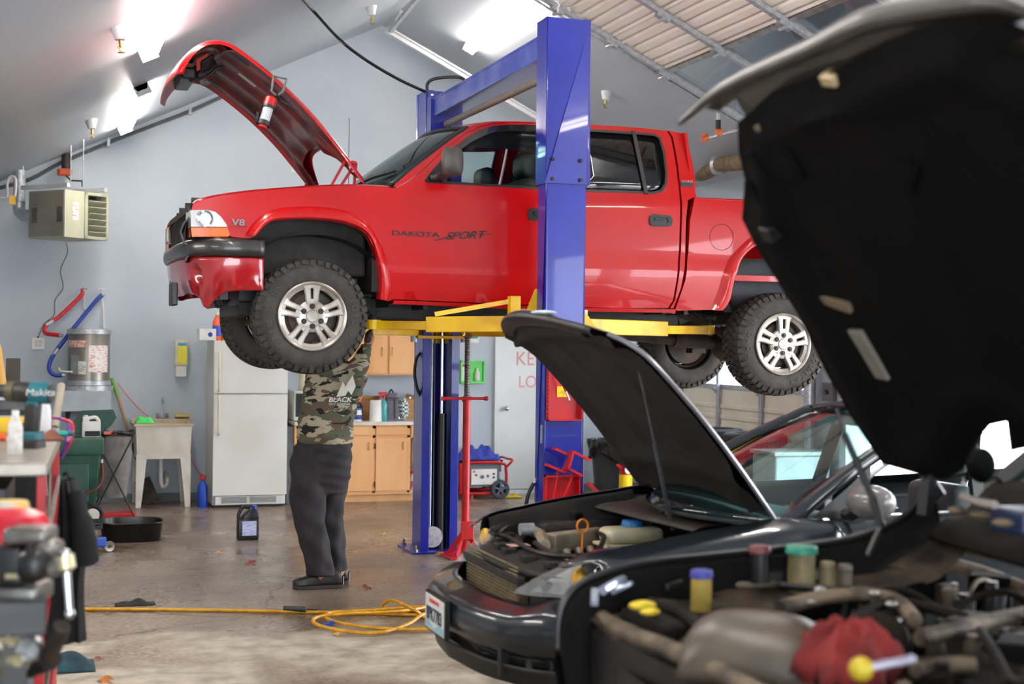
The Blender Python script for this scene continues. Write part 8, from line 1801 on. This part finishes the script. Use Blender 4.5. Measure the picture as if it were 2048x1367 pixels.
for k,(m,o)in enumerate(((m_red,0),(m_bluepl,.03),(m_red,.05),(m_bluepl,-.02))):
 q=[P(104+4*k,835,d=6.2),P(128+3*k,838+2*k,d=6.2),P(146-3*k,850+3*k,d=6.15),P(142-4*k,880+5*k,d=6.1),P(128-2*k,908+3*k,d=6.1)];MB().tube(q,.006,6,smooth=5).build('wire',m,t,smooth=True)
t=thing('wooden_dowel','pale wooden dowel leaning behind the drill','stick',tuple(P(120,860,d=6.6)));q=P(110,855,d=6.5);MB().cyl((q.x-.03,q.y,0),q,.018,n=12).build('lower_dowel',mat('dowel_grey','#9b9283',rough=.7),t,smooth=True);MB().cyl(P(123,770,d=6.7),P(110,855,d=6.5),.018,n=12).build('dowel',mat('dowel_grey','#9b9283',rough=.7),t,smooth=True);MB().cyl(P(110,855,d=6.5),P(109,862,d=6.5),.02,n=12).build('ferrule',m_steel,t)
t=thing('broom_handle','yellow wooden handle leaning at the left edge of the view','stick',tuple(P(8,770,d=9)));MB().cyl(P(-4,690,d=9),P(10,790,d=9),.02,n=12).build('handle',mat('handle_honey','#c79a4f',rough=.5),t,smooth=True);q=P(9,770,d=9);MB().cyl((q.x,q.y,0),q,.02,n=12).build('lower_handle',MATS['handle_honey'],t,smooth=True)
q=P(28,716,d=9.3);t=thing('dark_post','dark square steel post behind the drill','post',(q.x,q.y,0));MB().box(q.x-.05,q.x+.04,q.y,q.y+.08,0,q.z).build('post',mat('post_brown','#3a332c',rough=.6),t,bevel=.004);MB().box(q.x-.12,q.x+.12,q.y-.08,q.y+.16,0,.012).build('base_plate',m_drum,t)
jk=thing('jacket','black jacket hanging from the red upright of the tool cabinet','jacket',tuple(P(140,965,d=5.3)))
jd=5.25
rows=[(128,146,958),(122,156,990),(118,166,1040),(112,172,1085),(104,172,1110),(92,166,1150),(84,166,1200),(76,170,1250),(72,172,1292)]
def jf(u,v):
 q=v*(len(rows)-1);a=min(int(q),len(rows)-2);g=q-a;l=rows[a][0]*(1-g)+rows[a+1][0]*g;r=rows[a][1]*(1-g)+rows[a+1][1]*g;y=rows[a][2]*(1-g)+rows[a+1][2]*g
 t=2*PI*u;cx=(l+r)/2;w=(r-l)/2
 p=P(cx+w*math.cos(t),y-(12*math.cos(t)if v>.95 else 0)-(1-math.cos(t))*10*(v>.9),d=jd);return p+cF*(.06*math.sin(t)+.018*math.sin(9*t+3*v))
MB().grid(jf,60,30,cu=True).build('body',mat('jacket_black','#0f0e0f','#191718',scale=9,rough=.9,bump=.3,bscale=30),jk,smooth=True)
MB().tube([P(150,985,d=5.2),P(163,1040,d=5.18),P(170,1090,d=5.18),P(171,1118,d=5.2)],[.03,.04,.045,.05],12,smooth=4).build('sleeve',MATS['jacket_black'],jk,smooth=True)
MB().tube([P(126,950,d=5.28),P(134,944,d=5.28),P(140,955,d=5.28)],.008,6).build('hanging_loop',m_blk,jk)
VZ=.93;vd=3.7
def W(px,py,d=vd):return P(px,py,d=d)
a=W(-200,1205);b=W(95,1205);wb_=thing('workbench','low dark workbench carrying the bench vice at the left edge','workbench',(b.x-.5,b.y,0))
MB().box(b.x-1.0,b.x+.0,b.y-.0,b.y+.75,W(50,1200).z-.09,W(50,1200).z).build('bench_top',mat('bench_slate','#2e2f31','#3d3e40',scale=8,rough=.5),wb_,bevel=.006)
zb_=W(50,1200).z
for x,y in((b.x-.08,b.y+.03),(b.x-.08,b.y+.68),(b.x-.95,b.y+.03),(b.x-.95,b.y+.68)):MB().box(x-.03,x+.03,y-.0,y+.06,0,zb_-.09).build('leg',m_blk,wb_)
MB().box(b.x-.95,b.x-.05,b.y+.05,b.y+.7,.22,.25).build('shelf',m_blk,wb_)
vc=thing('bench_vice','black bench vice with a long chrome handle bar','vice',tuple(W(90,1195)))
m_vice=mat('vice_black','#0e0d0d','#1c1a18',scale=12,rough=.4);m_jaw=mat('vice_steel','#8d8a84','#6c6862',scale=14,rough=.35,metal=.6)
def vb(px0,px1,py0,py1,d0,d1,m,nm,bv=.012,par=vc):
 x0=P(px0,py1,d=d0);x1=P(px1,py0,d=d0);return MB().bar((x0+P(px0,py0,d=d0))/2,(x1+P(px1,py1,d=d0))/2,d1,x1.z-x0.z,up=(0,0,1)).build(nm,m,par,bevel=bv,seg=3,smooth=True)
vb(0,60,1085,1165,3.78,.14,m_vice,'fixed_body');vb(48,106,1092,1158,3.72,.16,m_vice,'moving_jaw',.03);vb(20,105,1052,1082,3.76,.12,m_jaw,'anvil_plate');vb(78,122,1078,1108,3.74,.10,m_jaw,'jaw_plate',.02)
vb(10,90,1165,1200,3.8,.16,m_jaw,'swivel_base',.01)
MB().cyl(W(100,1138),W(138,1124),.024,n=16).build('screw_nose',m_jaw,vc,smooth=True);MB().cyl(W(128,1110),W(132,1136),.026,n=16).build('handle_boss',mat('brass_worn','#c9bf9a',rough=.3,metal=.5),vc,smooth=True)
MB().cyl(W(131,1112),W(139,1224),.0105,n=12).ball(W(139,1226),.015).ball(W(130,1108),.016).build('handle_bar',m_chrome,vc,smooth=True)
MB().cyl(W(12,1152),W(48,1152),.008,n=10).build('guide_rod',MATS['brass_worn'],vc)
c=W(22,1050,3.9);t=thing('gas_cap_tin','round red plastic container with a yellow top beside the vice','container',tuple(c));MB().lathe([(0,-.09),(.07,-.09),(.075,-.055),(.105,-.05),(.11,-.01),(.09,.03),(.05,.045),(0,.048)],c,n=32).build('body',mat('hot_red','#d11f35','#b01528',scale=5,rough=.3),t,smooth=True)
c2=W(18,1010,3.95);MB().lathe([(0,-.05),(.05,-.05),(.055,.0),(.05,.012),(0,.012)],c2,n=24).build('yellow_top',mat('yellow_top','#d6b453','#c4c1b4',scale=20,rough=.5),t,smooth=True)
MB().cyl(W(22,1072,3.9),W(22,1205,3.9),.05,n=16).build('pedestal',m_blk,t)
t=thing('pipe_wrench_handle','brown steel tube handle leaning under the vice','tool',tuple(W(110,1300)));MB().cyl(W(98,1318,3.78),W(124,1252,3.7),.022,n=14).build('tube',m_drum,t,smooth=True);MB().cyl(W(60,1330,3.85),W(100,1314,3.78),.034,n=14).build('head',m_blk,t,smooth=True)
for px,py,r,m,l in((12,1265,.055,m_cream,'cream casting with yellow fitting under the bench edge'),(50,1290,.05,m_alu,'shiny aluminium casting hanging under the bench'),(22,1310,.045,mat('gold_casting','#b09a5c','#6d6f5c',scale=8,rough=.35,metal=.6),'golden cast fitting at the lower left edge')):
 c=W(px,py,3.75);t=thing('metal_casting',l,'machine part',tuple(c));MB().lathe([(0,-r*1.3),(r*.5,-r*1.3),(r*.6,-r*.7),(r,-r*.4),(r*.9,r*.4),(r*.5,r*.8),(r*.55,r*1.2),(0,r*1.2)],c,axis=(.3,-.2,1),n=20).build('casting',m,t,smooth=True);MB().cyl(c+Vector((0,0,r)),(c.x,c.y+.04,zb_-.085),.008,n=6).build('hanging_bolt',m_steel,t)
 MB().cyl(c+Vector((0,-r,0)),c+Vector((.02,-r-.02,0)),r*.4,n=12).build('flange',MATS['brass_worn']if m is not m_alu else m_steel,t)
c=P(135,1338,Z=.0);tag(MB().grid(lambda u,v:Vector((c.x-.2+.34*u,c.y-.1+.3*v,.004+.075*math.sin(PI*u)*math.sin(PI*v)*(1+.3*math.sin(7*u+4*v)))),24,18).build('teal_cloth',mat('cloth_teal','#123f4c','#0b2a33',scale=9,rough=.85,bump=.4,bscale=25),None,smooth=True,solid=.006),'dark teal cloth dropped on the floor by the tool cabinet','cloth')
gB=P(122,1012,Z=0);gy=14.0;g0=P(124,900,Y=gy);g1=P(205,900,Y=gy);zt_=P(160,876,Y=gy).z
gb_=thing('wheeled_bin','dark green wheeled tote bin with its lid open','bin',((g0.x+g1.x)/2,gy+.25,0))
mb=MB();x0,x1=g0.x-.15,g1.x;q=[(x0+.05,gy+.04),(x1-.06,gy+.04),(x1-.06,gy+.44),(x0+.05,gy+.44)];q2=[(x0,gy),(x1-.01,gy),(x1-.01,gy+.48),(x0,gy+.48)]
mb.add([(a,b,.10)for a,b in q]+[(a,b,zt_-.14)for a,b in q2],[(0,1,5,4),(1,2,6,5),(2,3,7,6),(3,0,4,7),(3,2,1,0)]).build('body',m_green,gb_,bevel=.02,seg=3,smooth=True)
MB().box(x0-.02,x1+.015,gy-.03,gy+.5,zt_-.16,zt_).build('rim',m_green,gb_,bevel=.015,seg=3,smooth=True)
MB().box(x0+.12,x1-.12,gy-.008,gy+.012,.22,zt_-.24).build('raised_panel',m_green,gb_,bevel=.02,seg=2)
MB().prism([(x0+.18,zt_+.02),(x0+.34,zt_+.24),(x1+.12,zt_+.25),(x1+.15,zt_+.17),(x0+.62,zt_+.10),(x0+.5,zt_+.0)],gy+.4,gy+.46,'y').build('lid',m_green,gb_,bevel=.008)
wcx=P(185,1026,Y=gy-.03);wo=MB().lathe([(.06,.0),(.085,-.012),(.10,0),(.10,.05),(.06,.05)],(wcx.x,gy-.05,.102),axis=(0,1,0),n=28).build('wheel',m_rub,gb_,smooth=True);MB().lathe([(0,.004),(.058,-.002),(.064,.004)],(wcx.x,gy-.055,.102),axis=(0,1,0),n=24).build('wheel_disc',m_white,wo,smooth=True)
c=P(182,872,Y=gy+.2);t=thing('washer_fluid_jug','white jug with black label standing on the green bin','jug',(c.x,gy+.2,zt_));h=P(182,842,Y=gy+.2).z-zt_+.05
MB().box(c.x-.085,c.x+.085,gy+.12,gy+.24,zt_,zt_+h*.75).box(c.x-.08,c.x-.02,gy+.15,gy+.21,zt_+h*.7,zt_+h*.98).cyl((c.x-.05,gy+.18,zt_+h*.95),(c.x-.05,gy+.18,zt_+h*1.05),.022,n=12).tube([(c.x-.03,gy+.18,zt_+h*.9),(c.x+.04,gy+.18,zt_+h*.95),(c.x+.075,gy+.18,zt_+h*.72)],.018,8,smooth=3).build('body',m_white,t,bevel=.012,smooth=True);MB().box(c.x-.06,c.x+.08,gy+.116,gy+.12,zt_+.01,zt_+.06).build('label',m_blkink,t)
t=thing('red_hose','brown-red hose drooping from the green bin','hose',tuple(P(200,960,Y=gy-.1)));MB().tube([P(203,925,Y=gy+.1),P(205,955,Y=gy),P(195,975,Y=gy-.06),P(175,985,Y=gy-.07),P(155,1000,Y=gy-.07)],.012,8,smooth=5).build('hose_run',mat('hose_brown','#5d231c',rough=.4),t,smooth=True);MB().cyl(P(203,925,Y=gy+.1),P(203,918,Y=gy+.1),.016,n=8).build('end',m_steel,t)
fy=14.6;t=thing('folding_laundry_stand','grey fabric bag hung in a folding black frame with red feet','stand',(P(225,1005,Y=fy).x,fy,0))
c=P(226,930,Y=fy);zt2,zb2=P(226,868,Y=fy).z,P(226,1000,Y=fy).z
MB().grid(lambda u,v:Vector((c.x+(.17-.02*v+.016*math.sin(6*PI*u+5*v))*math.cos(2*PI*u),fy+.13*math.sin(2*PI*u),zt2-.02-(zt2-zb2-.06)*v)),36,10,cu=True).build('bag',mat('bag_grey','#837e7c','#6c6866',scale=8,rough=.9,bump=.5,bscale=18),t,smooth=True)
for sd_ in(-.15,.15):
 MB().cyl((c.x-.2,fy+sd_,zt2+.03),(c.x+.2,fy+sd_,.02),.008,n=8).build('cross_leg',m_blk,t);MB().cyl((c.x+.2,fy+sd_,zt2+.03),(c.x-.2,fy+sd_,.02),.008,n=8).build('cross_leg',m_blk,t)
MB().tube([(c.x+.19*math.cos(t*PI/8),fy+.15*math.sin(t*PI/8),zt2+.01+.02*math.cos(t))for t in range(16)],.022,8,closed=True).build('rim_frame',m_blk,t,bevel=.01);MB().box(c.x-.1,c.x+.02,fy-.165,fy-.16,zt2+.01,zt2+.04).build('red_tag',m_orange,t);MB().box(c.x-.2,c.x+.22,fy-.12,fy+.1,.0,.05).build('red_base',m_red,t,bevel=.01)
pc_=P(262,1085,Z=0);py_=pc_.y;a=P(203,1085,Z=0);b=P(328,1083,Z=0)
dpn=thing('oil_drain_pan','black plastic oil drain pan with a raised spout tray on the wet floor','oil pan',((a.x+b.x)/2,py_+.22,0));m_pan=mat('pan_black','#0b0b0c','#151516',scale=10,rough=.3)
cx,cy,wx,wy=(a.x+b.x)/2,py_+.24,(b.x-a.x)/2*1.02,.24
def rr(t,w,h,e=.28):c_,s_=math.cos(t),math.sin(t);return(w*math.copysign(abs(c_)**e,c_)if False else w*math.copysign(abs(c_)**.6,c_),h*math.copysign(abs(s_)**.6,s_))
prf=[(0,.012),(.90,.0),(.93,.01),(1.0,.155),(1.05,.162),(1.04,.17),(.98,.165),(.90,.02),(0,.016)]
mb=MB().grid(lambda u,v:(lambda q:Vector((cx+rr(2*PI*u,wx*q[0],wy*q[0])[0],cy+rr(2*PI*u,wx*q[0],wy*q[0])[1],q[1])))((prf[min(int(v*8+.5),8)])),56,8,cu=True);mb.build('bowl',m_pan,dpn,smooth=True,angle=60)
MB().prism([(cx-wx*2.3,.15),(cx-wx*1.0,.15),(cx-wx*1.0,.165),(cx-wx*2.3,.165)],cy-.2,cy+.2,'y').box(cx-wx*2.3,cx-wx*2.25,cy-.2,cy+.2,.10,.165).box(cx-wx*2.3,cx-wx*.95,cy-.2,cy-.18,.12,.17).build('spout_tray',m_pan,dpn,bevel=.004)
MB().box(cx-wx*2.2,cx-wx*2.1,cy-.1,cy+.1,0,.15).build('tray_foot',m_pan,dpn)
q=P(200,1103,Z=0);t=thing('floor_jack','blue low floor jack arm with a small steel caster','jack',(q.x,q.y,0));MB().box(q.x-.45,q.x+.05,q.y-.04,q.y+.04,.045,.12).build('arm',m_bluepl,t,bevel=.01);MB().box(q.x-.45,q.x-.3,q.y-.12,q.y+.12,.0,.10).build('base',m_bluepl,t,bevel=.01)
w_=MB().lathe([(.02,0),(.04,-.005),(.042,.04),(.02,.045)],(q.x+.075,q.y-.03,.045),axis=(0,1,0),n=24).build('caster',m_alu,t,smooth=True);MB().cyl((q.x-.1,q.y-.045,.08),(q.x-.1,q.y-.04,.08),.015,n=10).build('bolt',m_blk,t)
q=P(495,1078,Z=0);t=thing('oil_jug','black oil jug with blue cap and pale label alone on the floor','jug',(q.x,q.y,0),.35-PHI,local=True)
w2,hj=.093,.305
MB().prism([(-w2,0),(w2,0),(w2,hj*.78),(w2*.85,hj*.88),(w2*.35,hj*.90),(-.0,hj*.86),(-w2*.55,hj*.70),(-w2*.62,hj*.60),(-w2,hj*.60)],-.05,.05,'y').build('body',mat('jug_black','#101012','#19191c',scale=12,rough=.35),t,bevel=.012,seg=3,smooth=True)
MB().tube([(-w2*.85,0,hj*.58),(-w2*.86,0,hj*.74),(-w2*.5,0,hj*.93),(w2*.2,0,hj*.93)],.016,10,smooth=4).build('handle',MATS['jug_black'],t,smooth=True)
MB().cyl((w2*.62,0,hj*.88),(w2*.62,0,hj*.98),.024,n=20).build('cap',m_bluepl,t,smooth=True);MB().box(-w2*.6,w2*.75,-.0515,-.0495,.04,hj*.55).build('label',mat('label_lavender','#c7cbe6','#9aa3cf',scale=30,rough=.5,lo=.5,hi=.55,stretch=(1,1,5)),t)
for k in range(2):o=MB();[o.box(-w2+.012+.018*i,-w2+.02+.018*i,-.053,-.05,(.006,hj*.60)[k],(.03,hj*.66)[k])for i in range(10)];o=o.build('ribbing',MATS['jug_black'],t);o['kind']='stuff'
hz=.012;t=thing('air_hose','yellow air hose stretched across the floor and looped beside the dark sedan','hose',tuple(P(740,1250,Z=0)))
m_ah=mat('hose_yellow','#d39a12','#b37c0c',scale=18,rough=.4)
run=[(120,1217),(300,1218),(500,1221),(660,1224),(800,1228),(900,1232),(1000,1225)]
MB().tube([P(x,y,Z=hz)for x,y in run],.0115,8,smooth=5).build('hose_run',m_ah,t,smooth=True)
lp1=[(940,1254),(850,1258),(760,1256),(690,1247),(655,1237),(652,1228),(670,1223),(720,1221),(790,1216),(870,1211),(960,1209)]
MB().tube([P(x,y,Z=hz+.012)for x,y in lp1],.0115,8,smooth=5).build('hose_loop',m_ah,t,smooth=True)
lp2=[((960,1225),0),((880,1222),0),((846,1228),.015),((815,1248),.01),((760,1264),0),((700,1263),0),((645,1252),0),((626,1242),.01),((640,1232),.015),((700,1226),.02),((780,1223),.02),((830,1218),.01),((850,1214),.0)]
MB().tube([P(x,y,Z=hz+.01+z)for(x,y),z in lp2],.0115,8,smooth=5).build('hose_loop',m_ah,t,smooth=True)
lp3=[((848,1234),.0),((830,1220),.09),((800,1205),.13),((782,1200),.12),((768,1206),.07),((770,1215),.02),((790,1223),.0),((830,1220),.0),((880,1213),.0)]
MB().tube([P(x,y+int(z*0),Z=hz+z*.7)for(x,y),z in lp3],.0115,8,smooth=6).build('hose_loop',m_ah,t,smooth=True)
a,b=P(568,1216,Z=.03),P(612,1218,Z=.03);t=thing('hose_coupler','dark green-grey tool handle lying against the yellow hose','tool',tuple(a));MB().cyl(a,b,.018,n=12).build('grip',mat('coupler_dark','#2c332c',rough=.5),t,smooth=True);MB().cyl(b,b+(b-a)*.5,.004,n=6).build('shaft',m_blk,t)
c=P(656,1252,Z=0);t=thing('blue_clip','small bright blue plastic clip inside the hose loop','clip',tuple(c));MB().box(c.x-.03,c.x+.03,c.y-.02,c.y+.02,0,.02).build('body',m_bluepl,t,bevel=.004);MB().box(c.x+.01,c.x+.035,c.y-.015,c.y+.015,.018,.032).build('tab',m_bluepl,t)
G='dry leaves blown onto the workshop floor'
for px,py,s,m,l,r in((500,1124,.10,m_lf4,'curled red-brown leaf on the floor left of the man',.3),(735,1174,.09,m_lf4,'small crumpled red leaf right of the man\'s shoes',2),(880,1108,.10,m_lf1,'orange leaf at the foot of the far blue column',1),(208,1358,.09,m_lf1,'orange leaf near the teal cloth',.5),(672,1267,.05,m_lf2,'tan leaf scrap just outside the hose loop',.9),(437,1104,.06,m_lf2,'pale leaf scrap beyond the red-brown leaf',1.8),(766,1066,.06,m_lf3,'yellowish leaf scrap on the floor before the birch cabinets',.2),(195,1315,.04,m_lf4,'dark leaf fragment near the jacket hem',1.2)):
 leaf(px,py,.012,s,m,l,G,r,.12)
c=P(272,1213,Z=.0);tag(MB().grid(lambda u,v:Vector((c.x-.13+.26*u,c.y+.03+.12*v,.003+.03*math.sin(PI*u)*math.sin(PI*v)*(1+.4*math.sin(13*u)))),14,8).build('black_scrap',m_rub,None,smooth=True,solid=.004),'torn black rubber scrap against the yellow hose','scrap')
